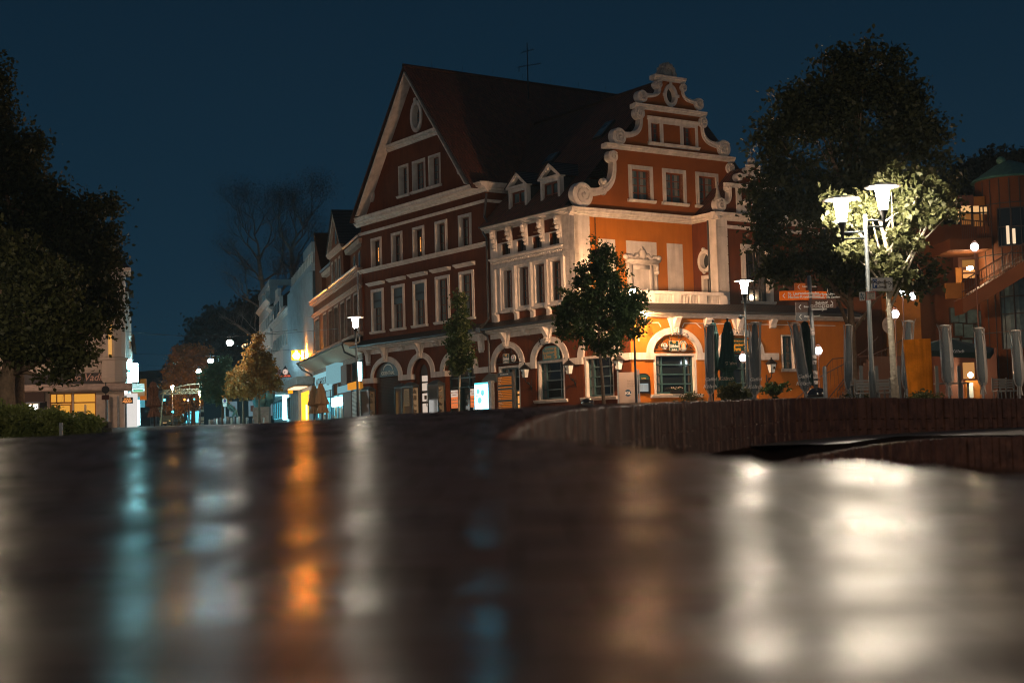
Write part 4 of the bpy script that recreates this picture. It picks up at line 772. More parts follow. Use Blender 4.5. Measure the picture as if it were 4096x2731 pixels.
# pale houses further on
def street_house(fr, u0, u1, z1, label, wallm, rows, cols, gl, name='town_house', cat='house', dz=2.2, depth=10, gf=None, roof=True, ww=.55, wh=1.5):
    h = thing(name, label, cat, fr.p((u0 + u1) / 2, 0, dz)); holes = []
    st = (z1 - 5.6) / rows; cw_ = (u1 - u0) / cols
    for r in range(rows):
        for c in range(cols):
            m_ = u0 + (c + .5) * cw_; z = 5.6 + r * st + .7; a, b = m_ - cw_ * ww / 2, m_ + cw_ * ww / 2; holes.append(rect(a, b, z, z + min(wh, st - 1.1)))
            mb = MB(); fr.ring(mb, a - .15, b + .15, z - .1, z + min(wh, st - 1.1) + .15, .15, -.2, .08); wn = obj('window', mb, WHITE, h)
            mb = MB(); fr.box(mb, a, b, -.25, -.2, z, z + min(wh, st - 1.1)); obj('pane', mb, gl[(r * cols + c) % len(gl)], wn)
    mb = MB(); fr.prism(mb, rect(u0, u1, dz - .6, z1), -.3, 0, holes); fr.box(mb, u1 - .3, u1, -depth, -.3, dz - .6, z1); fr.box(mb, u0, u0 + .3, -depth, -.3, dz - .6, z1); obj('wall', mb, wallm, h)
    mb = MB(); fr.mould(mb, u0 - .2, u1 + .2, corn(.5, z1 - .4, z1 + .1)); fr.mould(mb, u0, u1, corn(.25, 5.0, 5.3)); obj('cornice', mb, WHITE, h)
    if roof:
        mb = MB(); mb.quad(fr.p(u0, .5, z1 + .1), fr.p(u1, .5, z1 + .1), fr.p(u1, -4, z1 + 3.4), fr.p(u0, -4, z1 + 3.4)); mb.quad(fr.p(u0, -8.5, z1), fr.p(u1, -8.5, z1), fr.p(u1, -4, z1 + 3.4), fr.p(u0, -4, z1 + 3.4)); mb.add([fr.p(u1, .5, z1 + .1), fr.p(u1, -8.5, z1), fr.p(u1, -4, z1 + 3.4)], [(0, 1, 2)]); obj('roof', mb, SLATE, h)
    if gf: mb = MB(); fr.box(mb, u0 + .6, u1 - .6, .01, .08, dz, 4.4); obj('shop_window', mb, gf, h)
    if gf:
        for i in range(6): mb = MB(); fr.box(mb, u0 + .5 + i * (u1 - u0 - 1) / 5 - .12, u0 + .5 + i * (u1 - u0 - 1) / 5 + .12, .05, .25, dz, 4.6); obj('shop_post', mb, PGREY, h)
    return h
PALE = mat('pale_blue_render', (.36, .42, .44), .8, var=.12); CREAM = mat('cream_render', (.55, .50, .42), .8, var=.12)
h1 = street_house(FD, -33.6, -22.1, 14.2, 'pale narrow town house with a dark mansard storey, just beyond the panelled block', PALE, 2, 3, [NET, DKGL], gf=glow('cool_dim_shop', (0, 0, 0), 0), roof=False, ww=.3)
mb = MB(); FD.box(mb, -33.6, -22.1, -9, -1.5, 14.2, 18.1); FD.box(mb, -33.2, -27, -1.5, -1.0, 14.2, 16.6); obj('mansard', mb, mat('dark_slate_cladding', (0, 0, 0)), h1)
mb = MB(); mb.tube([FD.p(-33.5, .6, 14.3), FD.p(-22.2, .6, 14.3)], .12, 8); mb.tube([FD.p(-33.2, -.9, 16.7), FD.p(-27, -.9, 16.7)], .1, 8); obj('gutter', mb, STEEL, h1)
mb = MB(); FD.box(mb, -36, -24, 0, 3.0, 4.9, 5.5); obj('canopy', mb, mat('white_fascia', (.6, .62, .62), .6), h1)
mb = MB(); FD.box(mb, -29.5, -27.2, .05, .5, 2.2, 4.85); obj('lit_doorway', mb, CYW, h1)
h2 = street_house(FD, -48, -33.8, 14.2, 'white stepped gable town house with grid windows between two darker blocks', mat('white_render', (.50, .49, .47), .8, var=.1), 2, 4, [NET], dz=2.5, gf=CYAN, roof=False)
mb = MB(); FD.prism(mb, [(-47.5, 14.2), (-35, 14.2), (-35, 15.5), (-37, 15.6), (-37, 16.9), (-39.5, 17), (-39.5, 18.1), (-43.5, 18.1), (-43.5, 17), (-46, 16.9), (-46, 15.6), (-47.5, 15.5)], -.4, 0); obj('stepped_gable', mb, mat('white_render', (0, 0, 0)), h2)
mb = MB(); [FD.box(mb, -45 + i * 2, -43.9 + i * 2, .01, .05, 14.6, 16.4) for i in range(4)]; obj('gable_windows', mb, NET, h2)
h3 = street_house(FD, -72.5, -52, 18.0, 'modern block with an open concrete roof frame at the far end of the pale row', PALE, 3, 5, [NET, DKGL], dz=2.8, gf=CYAN, roof=False, cat='office block', name='modern_block')
mb = MB()
for u in (-72.3, -66, -60, -52.6): FD.box(mb, u, u + .8, -1, 0, 18, 20.0); FD.box(mb, u, u + .8, -8, -7, 18, 20.0)
FD.box(mb, -72.4, -51.8, -1, .1, 19.8, 20.5); FD.box(mb, -52.6, -51.8, -8, -1, 19.8, 20.5); FD.box(mb, -72.4, -51.8, -8, -7, 19.8, 20.5); FD.box(mb, -66, -58, -7, -3, 18, 19.8); obj('roof_frame', mb, PALE, h3)
street_house(FD, -52, -48.1, 16.6, 'slim dark fronted house squeezed between the stepped gable and the modern block', mat('grey_render', (.22, .27, .28), .8), 3, 1, [NET], dz=2.6, gf=CYAN)
# theatre end wall closing the row, dark with posters
SG_ = Frame(at(1010, 1600, 178), 84)
EB = thing('dark_fronted_building', 'black fronted low building with three small poster cases behind the bronze statue', 'building', SG_.p(-1, 0, 2.1))
mb = MB(); SG_.box(mb, -6, 9, -6, 0, 1.8, 6.6); obj('wall', mb, mat('black_render', (.03, .032, .035), .7), EB)
for i, u in enumerate((-2.9, -.5, 2.2)):
    mb = MB(); SG_.box(mb, u, u + 1.0, 0, .08, 3.0, 4.9); pc = obj('poster_case', mb, glow('dim_poster', (.22, .36, .42), .5), EB); mb = MB(); SG_.box(mb, u + .25, u + .7, .08, .1, 3.6, 4.3); obj('picture', mb, mat('poster_red', (.4, .08, .05)), pc)
# ================================================================ left side of the street
FQ = Frame(at(497, 1600, 110), 76)
Q = thing('corner_fashion_house', 'pale corner house with a round oriel and lit boutique windows under a dark name board', 'house', FQ.p(-6, 0, 1.2))
PINK = mat('pale_plaster', (.55, .48, .42), .8, bump=.2, var=.12)
holes = []
for r, z in enumerate((6.9, 10.2)):
    for u in (-3.4, -6.6, -9.8): holes.append(window(FQ, u - .5, u + .5, z, z + 2.1, Q, t=.16, cols=2, rows=3, gm=NET, fm=OFFW))
holes += [rect(-12.6, -6.3, .8, 3.25), rect(-5.5, -3.85, .8, 4.0), rect(-3.75, -2.1, .8, 4.0)]
mb = MB(); FQ.prism(mb, rect(-17, 0, .5, 13.4), -.4, 0, holes); FQ.box(mb, -.4, 0, -10, -.4, .5, 13.4); FQ.box(mb, -17, 0, -9, -8.8, .5, 13.4); obj('wall', mb, PINK, Q)
mb = MB(); FQ.mould(mb, -17.2, .6, corn(.6, 13.0, 13.6)); FQ.mould(mb, -17.2, .3, corn(.3, 6.35, 6.6)); FQ.mould(mb, -17.2, .3, corn(.25, 5.5, 5.75)); FQ.box(mb, -5.6, -5.35, -.1, .14, 5.75, 13); FQ.box(mb, -1.6, -1.35, -.1, .14, 5.75, 13); obj('mouldings', mb, mat('pale_trim', (.58, .52, .46), .8), Q)
mb = MB(); mb.quad(FQ.p(-17, .6, 13.6), FQ.p(.6, .6, 13.6), FQ.p(-2.4, -4, 16.8), FQ.p(-17, -4, 16.8)); mb.quad(FQ.p(.6, -9, 13.6), FQ.p(.6, .6, 13.6), FQ.p(-2.4, -4, 16.8), FQ.p(-2.6, -5, 16.8)); FQ.box(mb, -3.6, -2.6, -2, -1, 14, 17.3); obj('roof', mb, SLATE, Q)
mb = MB(); mb.lathe(FQ.p(-.72, .1, 0), [(.25, 4.4), (.9, 4.75), (1.05, 5.1), (1.0, 5.25), (.95, 6.4), (1.1, 6.5), (1.1, 6.6), (.85, 6.7), (.85, 9.9), (1.05, 10.1), (.9, 10.2), (.85, 12.6), (1.0, 12.8), (.02, 14.6)], 10); oi = obj('oriel', mb, mat('pale_trim', (0, 0, 0)), Q)
mb = MB()
FQ.box(mb, -1.12, -.86, .8, .97, 6.8, 8.6); FQ.box(mb, -1.12, -.86, .8, .97, 8.75, 9.7)
obj('lit_pane', mb, glow('amber_room', (1, .48, .12), .75), oi)
mb = MB(); FQ.box(mb, -14.5, -1.5, .05, .3, 4.7, 5.5); nb = obj('name_board', mb, mat('slate_name_board', (.055, .055, .06), .6), Q)
text(FQ, 'Quo Vadis', -3.0, 4.9, .78, mat('pink_lettering', (.62, .42, .34), .6), nb, n=.32, ital=.3, bold=.008, sx=.92)
mb = MB(); FQ.prism(mb, [(-3.9, 5.86), (-3.5, 5.86), (-3.4, 6.0), (-3.5, 6.14), (-3.9, 6.14), (-4.0, 6.0)], .05, .12); obj('cartouche', mb, mat('pale_trim', (0, 0, 0)), Q)
mb = MB(); FQ.mould(mb, -17, .6, [(0, 4.05), (1.1, 4.1), (1.2, 4.2), (1.2, 4.42), (1.05, 4.46), (1.05, 4.62), (0, 4.7)]); aw = obj('awning', mb, mat('pale_awning', (.46, .38, .34), .8, var=.2), Q)
mb = MB(); FQ.box(mb, -17, -5.8, .1, 1.3, 3.3, 4.05); obj('awning_valance', mb, mat('brown_awning', (.05, .03, .025), .8), aw)
WSH = glow('bright_shop_window', (1, .96, .9), 3.2); OSH = glow('amber_shop_interior', (1, .44, .06), .75)
mb = MB(); FQ.box(mb, -12.6, -6.35, -.5, -.45, .9, 3.2); obj('shop_window_light', mb, WSH, Q)
mb = MB();  FQ.box(mb, -9.5, -1.2, -3.0, -2.9, .9, 4.0); FQ.box(mb, -9.5, -5.6, -2.9, -2.8, .9, 4.0); obj('shop_interior', mb, OSH, Q)
mb = MB()
for u in (-12.6, -8.6, -6.3, -5.6): mb = MB(); FQ.box(mb, u - .06, u + .06, -.4, -.1, .9, 3.25); obj('window_post', mb, OFFW, Q)
mb = MB(); FQ.ring(mb, -5.5, -3.85, .8, 4.0, .09, -.3, -.15); FQ.box(mb, -4.95, -4.88, -.3, -.15, .9, 3.3); FQ.box(mb, -5.4, -3.9, -.3, -.15, 3.2, 3.32)
for u in (-5.0, -4.45): FQ.box(mb, u - .04, u + .04, -.29, -.16, 3.3, 4.0)
for a, b in ((-5.4, -4.98), (-4.85, -3.95)): FQ.ring(mb, a, b, .9, 3.15, .09, -.29, -.17); FQ.box(mb, a, b, -.28, -.18, 1.9, 1.98)
FQ.box(mb, -3.8, -2.1, -.3, -.17, 3.2, 3.3); FQ.ring(mb, -3.8, -2.1, .8, 4.0, .09, -.3, -.15)
obj('door_frame', mb, mat('orange_timber', (.50, .22, .04), .5), Q)
mb = MB(); FQ.box(mb, -6.2, -5.7, -.4, .04, .6, 3.4); obj('dark_pier', mb, mat('black_render', (0, 0, 0)), Q)
# shop goods: a shelf with folded jumpers and a mannequin torso
mb = MB(); FQ.box(mb, -3.0, -2.86, -1.2, -.6, .9, 3.1)
for z in (1.55, 2.35): FQ.box(mb, -3.62, -2.9, -1.2, -.7, z, z + .1)
obj('display_shelf', mb, mat('shelf_cream', (.7, .6, .4), .6), Q)
mb = MB(); [FQ.box(mb, -3.55, -3.05, -1.15, -.75, z, z + .14) for z in (1.66, 1.82, 1.98, 2.46)]; obj('folded_jumpers', mb, mat('jumper_wool', (.5, .45, .25), .9, var=.6, vscale=5), Q)
mb = MB(); mb.lathe(FQ.p(-2.6, -.7, .95), [(.2, 0), (.24, .35), (.18, .7), (.26, 1.05), (.08, 1.2), (.07, 1.3)], 12, sy=.6); obj('mannequin', mb, mat('yellow_dress', (.65, .4, .05), .8), Q, True)
mb = MB(); [mb.ball(FQ.p(-4.75 + i * .28, -.9, 1.75 + .25 * (i == 0)), .16, 10) for i in range(3)]; obj('globe_lamps', mb, glow('cool_globe', (.7, .95, 1), 4), Q)
mb = MB(); [mb.tube([FQ.p(-1.3 + i * .28, .3 - i * .1, .9), FQ.p(-1.3 + i * .28, .3 - i * .1, 3.7)], .09, 8) for i in (0, 3, 5)]; obj('corner_column', mb, STEEL, Q)
mb = MB(); FQ.box(mb, -1.2, 1.0, -.6, -.5, .9, 3.9); obj('corner_window', mb, glow('corner_shop_window', (.85, .8, .75), .9), Q)
# the buildings behind it along the street
FL = Frame(at(515, 1600, 112), 165.5); FLn = Frame(at(515, 1600, 112), -14.5)
class Neg(Frame):
    pass
LS = Frame(at(515, 1600, 112), -14.5)   # its normal points right and back, towards the street
def lhouse(u0, u1, z1, label, m_, cat='house', z0=1.1, eave=.4, glowm=None):
    h = thing('street_house', label, cat, LS.p((u0 + u1) / 2, -2, z0)); mb = MB(); LS.box(mb, u0, u1, -8, 0, z0 - .5, z1); obj('wall', mb, m_, h)
    mb = MB(); k = 3.0; mb.quad(LS.p(u0, .4, z1), LS.p(u1, .4, z1), LS.p(u1, -4, z1 + k), LS.p(u0, -4, z1 + k)); mb.quad(LS.p(u0, -8.4, z1), LS.p(u1, -8.4, z1), LS.p(u1, -4, z1 + k), LS.p(u0, -4, z1 + k)); mb.add([LS.p(u0, .4, z1), LS.p(u0, -8.4, z1), LS.p(u0, -4, z1 + k)], [(0, 1, 2)]); obj('roof', mb, SLATE, h)
    for r in range(max(1, int((z1 - 5.5) // 3))):
        for c in range(3):
            u = u0 + (u1 - u0) * (c + .5) / 3; mb = MB(); LS.ring(mb, u - .8, u + .8, 5.8 + r * 3, 7.8 + r * 3, .15, 0, .15); wn = obj('window', mb, WHITE, h); mb = MB(); LS.box(mb, u - .65, u + .65, .01, .05, 5.95 + r * 3, 7.65 + r * 3); obj('pane', mb, NET, wn)
    if glowm: mb = MB(); LS.box(mb, u0 + .3, u1 - .3, .02, .1, z0, 4.2); obj('shop_window', mb, glowm, h)
    mb = MB(); LS.box(mb, u0, u1, 0, 1.2, 4.5, 4.9); obj('shop_canopy', mb, mat('white_fascia', (0, 0, 0)), h)
    return h
lhouse(5, 11, 12.5, 'tall pale house glowing cyan behind the white neon sign', PALE, glowm=CYW)
lhouse(11.2, 26, 9.4, 'low ochre house past the neon sign on the left of the street', mat('ochre_render', (.5, .30, .12), .8), glowm=glow('warm_shop_light', (0, 0, 0), 0))
lhouse(26.2, 44, 9.6, 'small gabled house at the far left end of the shopping street', CREAM, glowm=CYAN)
lhouse(44.2, 70, 8.2, 'lowest and farthest roof on the left of the street, dark against the hill', mat('grey_render', (0, 0, 0)), glowm=CYAN)
# ================================================================ modern hall on the right
HW = mat('rust_panel_cladding', (.11, .037, .012), .7, spec=.2, var=.15, vscale=.8); HO = mat('ochre_panel_cladding', (.28, .11, .02), .7, spec=.2, var=.12)
H = thing('modern_hall', 'modern rust panelled hall with a round copper roofed tower, terrace and outdoor stairs', 'hall', at(3900, 1600, 90))
FH = Frame(at(3840, 1600, 86), 84)
mb = MB(); tcx = at(4085, 1600, 87); r_ = 2.1
mb.lathe((tcx.x, tcx.y, 0), [(r_, .5), (r_, 14.6), (r_ - .1, 14.75)], 32); tw = obj('tower', mb, HW, H, True)
mb = MB()
for z in (5.2, 8.6, 9.9, 13.0): mb.lathe((tcx.x, tcx.y, z), [(r_ + .01, 0), (r_ + .04, .03), (r_ + .01, .06)], 32)
for k in range(12): a = math.radians(200 + k * 16); mb.tube([(tcx.x + r_ * 1.01 * math.cos(a), tcx.y + r_ * 1.01 * math.sin(a), 1), (tcx.x + r_ * 1.01 * math.cos(a), tcx.y + r_ * 1.01 * math.sin(a), 14.5)], .03, 4)
obj('panel_joints', mb, mat('dark_gap', (0, 0, 0)), tw)
mb = MB(); mb.lathe((tcx.x, tcx.y, 14.6), [(r_ + .25, 0), (r_ + .2, .1), (.9, 1.0), (.01, 1.35)], 24); mb.ball((tcx.x - .5, tcx.y, 15.9), .28, 12); obj('copper_roof', mb, mat('green_copper', (.05, .16, .13), .6, var=.3), tw)
def tglass(a0, a1, z0, z1, m_, rows, cols):
    mb = MB(); f = MB(); n_ = 6
    for i in range(n_):
        A_ = [math.radians(a0 + (a1 - a0) * (i + k) / n_) for k in (0, 1)]; R2 = r_ + .03
        P = [(tcx.x + R2 * math.cos(a), tcx.y + R2 * math.sin(a)) for a in A_]; mb.add([(P[0][0], P[0][1], z0), (P[1][0], P[1][1], z0), (P[1][0], P[1][1], z1), (P[0][0], P[0][1], z1)], [(0, 1, 2, 3)])
    for c in range(cols + 1): a = math.radians(a0 + (a1 - a0) * c / cols); f.tube([(tcx.x + (r_ + .06) * math.cos(a), tcx.y + (r_ + .06) * math.sin(a), z0), (tcx.x + (r_ + .06) * math.cos(a), tcx.y + (r_ + .06) * math.sin(a), z1)], .045, 4)
    for c in range(rows + 1):
        z = z0 + (z1 - z0) * c / rows; f.tube([(tcx.x + (r_ + .06) * math.cos(math.radians(a0 + (a1 - a0) * i / 8)), tcx.y + (r_ + .06) * math.sin(math.radians(a0 + (a1 - a0) * i / 8)), z) for i in range(9)], .045, 4)
    w_ = obj('window', mb, m_, tw); obj('frame', f, DKFR, w_)
tglass(228, 312, 10.4, 12.7, DKGL, 2, 4); tglass(226, 312, 4.2, 8.4, NET, 4, 4)
mb = MB()
for a, z0, z1 in ((243, 10.5, 11.6), (252, 10.5, 11.4)): a = math.radians(a); mb.tube([(tcx.x + (r_ + .08) * math.cos(a), tcx.y + (r_ + .08) * math.sin(a), z0), (tcx.x + (r_ + .08) * math.cos(a), tcx.y + (r_ + .08) * math.sin(a), z1)], .09, 6)
obj('lit_window_lamp', mb, glow('warm_room_lamp', (1, .72, .45), 1.0), tw)
# body behind the tower and the left wing
def hb(m_, px0, px1, py0, py1, d, dep=3, name='wall', d1=None):
    a = at(px0, py1, d); b = at(px1, py1, d); t = at(px0, py0, d); mb = MB(); mb.box(a.x, b.x, d, d + dep, a.z, t.z); return obj(name, mb, m_, H)
hb(HW, 3380, 4400, 1190, 1640, 92, 6, 'body_wall'); hb(HW, 3560, 3960, 905, 1195, 93, 5, 'upper_wall'); hb(HO, 3560, 3700, 1120, 1640, 91, .9, 'ochre_bay')
hb(HW, 3980, 4400, 1010, 1640, 90, 2, 'side_wall'); hb(mat('ochre_render2', (.3, .15, .04), .8), 3790, 3995, 1400, 1510, 90.8, .9, 'lower_bay')
for (px0, px1, py0, py1) in ((3805, 3835, 1232, 1288), (3838, 3862, 1236, 1290), (3872, 3912, 1240, 1292), (3920, 3950, 1244, 1296), (3952, 3982, 1248, 1298), (3822, 3852, 1294, 1342), (3858, 3895, 1298, 1350), (3905, 3935, 1300, 1352), (3940, 3982, 1304, 1356), (3810, 3838, 1352, 1372), (3850, 3890, 1360, 1385), (3935, 3970, 1350, 1372)):
    a = at(px0, py1, 91.7); b = at(px1, py1, 91.7); z1 = a.z + (py1 - py0) / FPX * 91.7; mb = MB(); mb.box(a.x - .06, b.x + .06, 91.75, 91.9, a.z - .06, z1 + .06); w_ = obj('window', mb, DKFR, H); mb = MB(); mb.box(a.x, b.x, 91.7, 91.75, a.z, z1); obj('pane', mb, NET, w_)
# glazed terrace pavilion (lit)
def pb(mb, px0, px1, py0, py1, d, dep=.12):
    a = at(px0, py1, d); b = at(px1, py1, d); mb.box(a.x, b.x, d, d + dep, a.z, a.z + (py1 - py0) / FPX * d); return mb
pav = hb(mat('dark_rust', (.10, .035, .02), .7), 3838, 3895, 782, 822, 86, 3, 'pavilion_roof')
obj('ochre_fascia', pb(pb(MB(), 3896, 3940, 786, 822, 86), 3943, 3957, 792, 826, 86.2), HO, pav)
LW = glow('lit_terrace_window', (1, .55, .22), .85); AW = glow('amber_window', (0, 0, 0), 0)
obj('lit_window', pb(pb(pb(MB(), 3845, 3887, 824, 848, 86), 3895, 3922, 824, 850, 86), 3925, 3952, 828, 854, 86), LW, pav)
obj('lit_window', pb(pb(MB(), 3848, 3887, 855, 898, 86.4), 3896, 3952, 856, 905, 86.4), glow('amber_deep', (1, .36, .08), .22), pav)
mb = MB(); [pb(mb, x, x + 4, 822, 905, 85.9) for x in (3842, 3888, 3892, 3921, 3935, 3953)]; pb(mb, 3842, 3957, 850, 855, 85.9); obj('frame', mb, DKFR, pav)
obj('lit_window', pb(pb(MB(), 3795, 3828, 832, 838, 88), 3830, 3838, 838, 886, 88), LW, pav); obj('wall_panel', pb(MB(), 3795, 3826, 842, 880, 88.2), PALE, pav)
sl = hb(HW, 3800, 3968, 955, 1000, 85, 4, 'terrace_slab')
mb = MB(); a = at(3850, 955, 85); b = at(3968, 955, 85); mb.tube([(a.x, 85, a.z + 1.15), (b.x, 85, b.z + 1.0)], .04, 5); [mb.tube([(a.x + (b.x - a.x) * i / 16, 85, a.z - .05), (a.x + (b.x - a.x) * i / 16, 85, a.z + 1.1)], .02, 4) for i in range(17)]; obj('railing', mb, mat('dark_rail', (.06, .03, .02), .5), sl)
hb(mat('dark_rust', (0, 0, 0)), 3835, 3965, 1000, 1100, 89, 1, 'undercroft'); obj('lit_ceiling', pb(MB(), 3852, 3900, 1040, 1068, 88.8), glow('amber_deep2', (1, .42, .1), .35), H)
mb = MB(); mb.ball(at(3880, 1073, 86), .2, 10, rz=.6); obj('ceiling_lamp', mb, glow('warm_lamp', (1, .72, .42), 260), H)
obj('lit_window', pb(pb(MB(), 3855, 3900, 1080, 1088, 88.6), 3855, 3900, 1096, 1112, 88.6), AW, H)
obj('lit_pier', pb(MB(), 3828, 3852, 1070, 1195, 88), HO, H)
# upper stair flight running up to the tower
mb = MB(); a = at(3850, 1195, 84); b = at(4110, 1035, 82)
d_ = b - a; mb.hexa([a + Vector((0, 0, -.9)), b + Vector((0, 0, -.9)), b + Vector((0, 1.6, -.9)), a + Vector((0, 1.6, -.9)), a, b, b + Vector((0, 1.6, 0)), a + Vector((0, 1.6, 0))]); fl = obj('stair_flight', mb, HW, H)
mb = MB(); mb.tube([a + Vector((0, 0, 1.0)), b + Vector((0, 0, 1.0))], .04, 5); mb.tube([a + Vector((0, 0, .4)), b + Vector((0, 0, .4))], .025, 5); [mb.tube([a + d_ * (i / 26), a + d_ * (i / 26) + Vector((0, 0, 1))], .018, 4) for i in range(27)]; obj('railing', mb, mat('dark_rail', (0, 0, 0)), fl)
obj('balcony_panel', pb(MB(), 3785, 3862, 1132, 1195, 84.5, .2), HO, H)
# lit doorway under the terrace umbrella
obj('lit_doorway', pb(MB(), 3856, 3900, 1450, 1515, 80.5), glow('amber_door', (1, .45, .14), .5), H); mb = MB(); mb.ball(at(3882, 1500, 79.8), .14, 10); obj('door_lamp', mb, glow('warm_lamp', (0, 0, 0), 0), H)
obj('door_leaf', pb(MB(), 3874, 3895, 1530, 1590, 80.4), PALE, H); obj('ochre_base', pb(MB(), 3868, 3925, 1522, 1640, 80.7, .3), HO, H)
mb = MB(); mb.box(at(3790, 1510, 81).x, at(3990, 1510, 81).x, 81, 86, .6, at(3790, 1452, 81).z + .8); obj('kiosk_wall', mb, mat('dark_rust', (0, 0, 0)), H)
# outdoor staircase behind the terrace
ST = thing('outdoor_staircase', 'brown outdoor staircase with thin handrails climbing behind the restaurant', 'staircase', at(3500, 1600, 84))
mb = MB()
for i in range(16):
    a = at(3330 + i * 15, 1600, 84); mb.box(a.x, a.x + 3.2, 84 + i * .28, 84.3 + i * .28, .8, 1.1 + i * .2)
obj('steps', mb, mat('brown_steps', (.08, .04, .025), .8), ST)
mb = MB()
for pts in (((3180, 1600), (3290, 1500), (3382, 1452), (3470, 1395), (3512, 1345)), ((3300, 1470), (3330, 1435), (3382, 1431), (3480, 1424), (3540, 1398), (3620, 1352)), ((3296, 1615), (3390, 1500)), ((3350, 1565), (3420, 1470))):
    P = [at(x, y, 82.5) for x, y in pts]; mb.tube(P, .035, 5)
    for p, q in zip(P, P[1:]):
        k = max(1, int((q - p).length / .22))
        for i in range(k): r = p + (q - p) * i / k; mb.tube([r, (r.x, r.y, r.z - 1.0)], .012, 3, False)
obj('handrail', mb, mat('dark_rail', (0, 0, 0)), ST)
# ================================================================ ground
def tex_ground(name, c1, c2, pu, pv, rough): return tilemat(name, c1, c2, pu, pv, rough, dist=.01, strength=.6, brick=True)
mb = MB(); ys = [14, 30, 45, 80, 110, 150, 200, 300, 600, 1500]
PX = [-900, -400, -160, -60, -20, 20, 60, 160, 400, 900]
for i in range(len(ys) - 1):
    for j in range(len(PX) - 1):
        q = [(PX[j], ys[i]), (PX[j + 1], ys[i]), (PX[j + 1], ys[i + 1]), (PX[j], ys[i + 1])]
        mb.add([(x, y, gz(min(y, 300))) for x, y in q], [(0, 1, 2, 3)], [q])
struct('ground', mb, tilemat('square_paving', (.26, .22, .19), (.19, .165, .15), .4, .2, .5, dist=.008, strength=.5, brick=True, spec=.25))
mb = MB(); LL = FC.p(0, 3, 0)
def stp(px, y): return at(px, 1600, y).x
q = [(-44, 150), (-20, 150), (-34, 235), (-66, 235)]
mb.add([(x, y, gz(y) + .01) for x, y in q], [(0, 1, 2, 3)], [q]); struct('road', mb, mat('asphalt', (.05, .05, .05), .4, bump=.3, bscale=20, var=.2))
# far wooded hill
mb = MB(); rr = random.Random(3); K = 60; pts = [(-260 + i * 9, 430 + 20 * math.sin(i * .4)) for i in range(K)]
for i in range(K - 1):
    def hh(i): x = pts[i][0]; return 8 + 15 * math.exp(-((x + 125) / 60) ** 2) + 40 * math.exp(-((x - 190) / 80) ** 2) + 1.2 * math.sin(i * 1.9)
    a, b = pts[i], pts[i + 1]; mb.add([(a[0], a[1] - 60, 3), (b[0], b[1] - 60, 3), (b[0], b[1], hh(i + 1)), (a[0], a[1], hh(i)), (b[0], b[1] + 90, 3), (a[0], a[1] + 90, 3)], [(0, 1, 2, 3), (3, 2, 4, 5)])
struct('hill', mb, mat('wooded_hill', (.025, .04, .025), .95, bump=1, bscale=.4, var=.5, vscale=.3), smooth=True)
# ================================================================ the sunken brick seating the camera rests on
def ledgemat():
    m = bpy.data.materials.new('glazed_ledge_bricks'); m.use_nodes = True; n = m.node_tree; b = n.nodes['Principled BSDF']; t = n.nodes.new('ShaderNodeTexCoord')
    mp = n.nodes.new('ShaderNodeMapping'); mp.inputs['Scale'].default_value = (1.3, 5.5, 1); n.links.new(t.outputs['Object'], mp.inputs[0])
    a = n.nodes.new('ShaderNodeTexNoise'); a.inputs['Scale'].default_value = 2.4; a.inputs['Detail'].default_value = 3; n.links.new(mp.outputs[0], a.inputs['Vector'])
    c = n.nodes.new('ShaderNodeTexNoise'); c.inputs['Scale'].default_value = 60; c.inputs['Detail'].default_value = 3; n.links.new(t.outputs['Object'], c.inputs['Vector'])
    b1 = n.nodes.new('ShaderNodeBump'); b1.inputs['Strength'].default_value = 1; b1.inputs['Distance'].default_value = .03; n.links.new(a.outputs['Fac'], b1.inputs['Height'])
    b2 = n.nodes.new('ShaderNodeBump'); b2.inputs['Strength'].default_value = .6; b2.inputs['Distance'].default_value = .0012; n.links.new(c.outputs['Fac'], b2.inputs['Height']); n.links.new(b1.outputs[0], b2.inputs['Normal']); n.links.new(b2.outputs[0], b.inputs['Normal'])
    d = n.nodes.new('ShaderNodeTexNoise'); d.inputs['Scale'].default_value = 7; d.inputs['Detail'].default_value = 5; n.links.new(t.outputs['Object'], d.inputs['Vector'])
    r = n.nodes.new('ShaderNodeMapRange'); r.inputs[1].default_value = .35; r.inputs[2].default_value = .7; r.inputs[3].default_value = .23; r.inputs[4].default_value = .46; n.links.new(d.outputs['Fac'], r.inputs[0]); n.links.new(r.outputs[0], b.inputs['Roughness'])
    k = n.nodes.new('ShaderNodeValToRGB'); k.color_ramp.elements[0].color = (.06, .03, .02, 1); k.color_ramp.elements[1].color = (.095, .05, .034, 1); k.color_ramp.elements[0].position = .35; k.color_ramp.elements[1].position = .65; n.links.new(d.outputs['Fac'], k.inputs[0]); n.links.new(k.outputs[0], b.inputs['Base Color']); b.inputs['Specular IOR Level'].default_value = .25
    MATS['glazed_ledge_bricks'] = m; return m
LEDGE = ledgemat()
FACE = tilemat('dark_wall_bricks', (.10, .045, .03), (.06, .03, .022), .1, .5, .6, dist=.004, strength=.5, brick=True)
def hor(px): return 1731 - .028 * (px - 2048)
def lerp(tab, x):
    if x <= tab[0][0]: return tab[0][1:]
    for a, b in zip(tab, tab[1:]):
        if x <= b[0]: t = (x - a[0]) / (b[0] - a[0]); t = t * t * (3 - 2 * t) if False else t; return tuple(p + (q - p) * t for p, q in zip(a[1:], b[1:]))
    return tab[-1][1:]
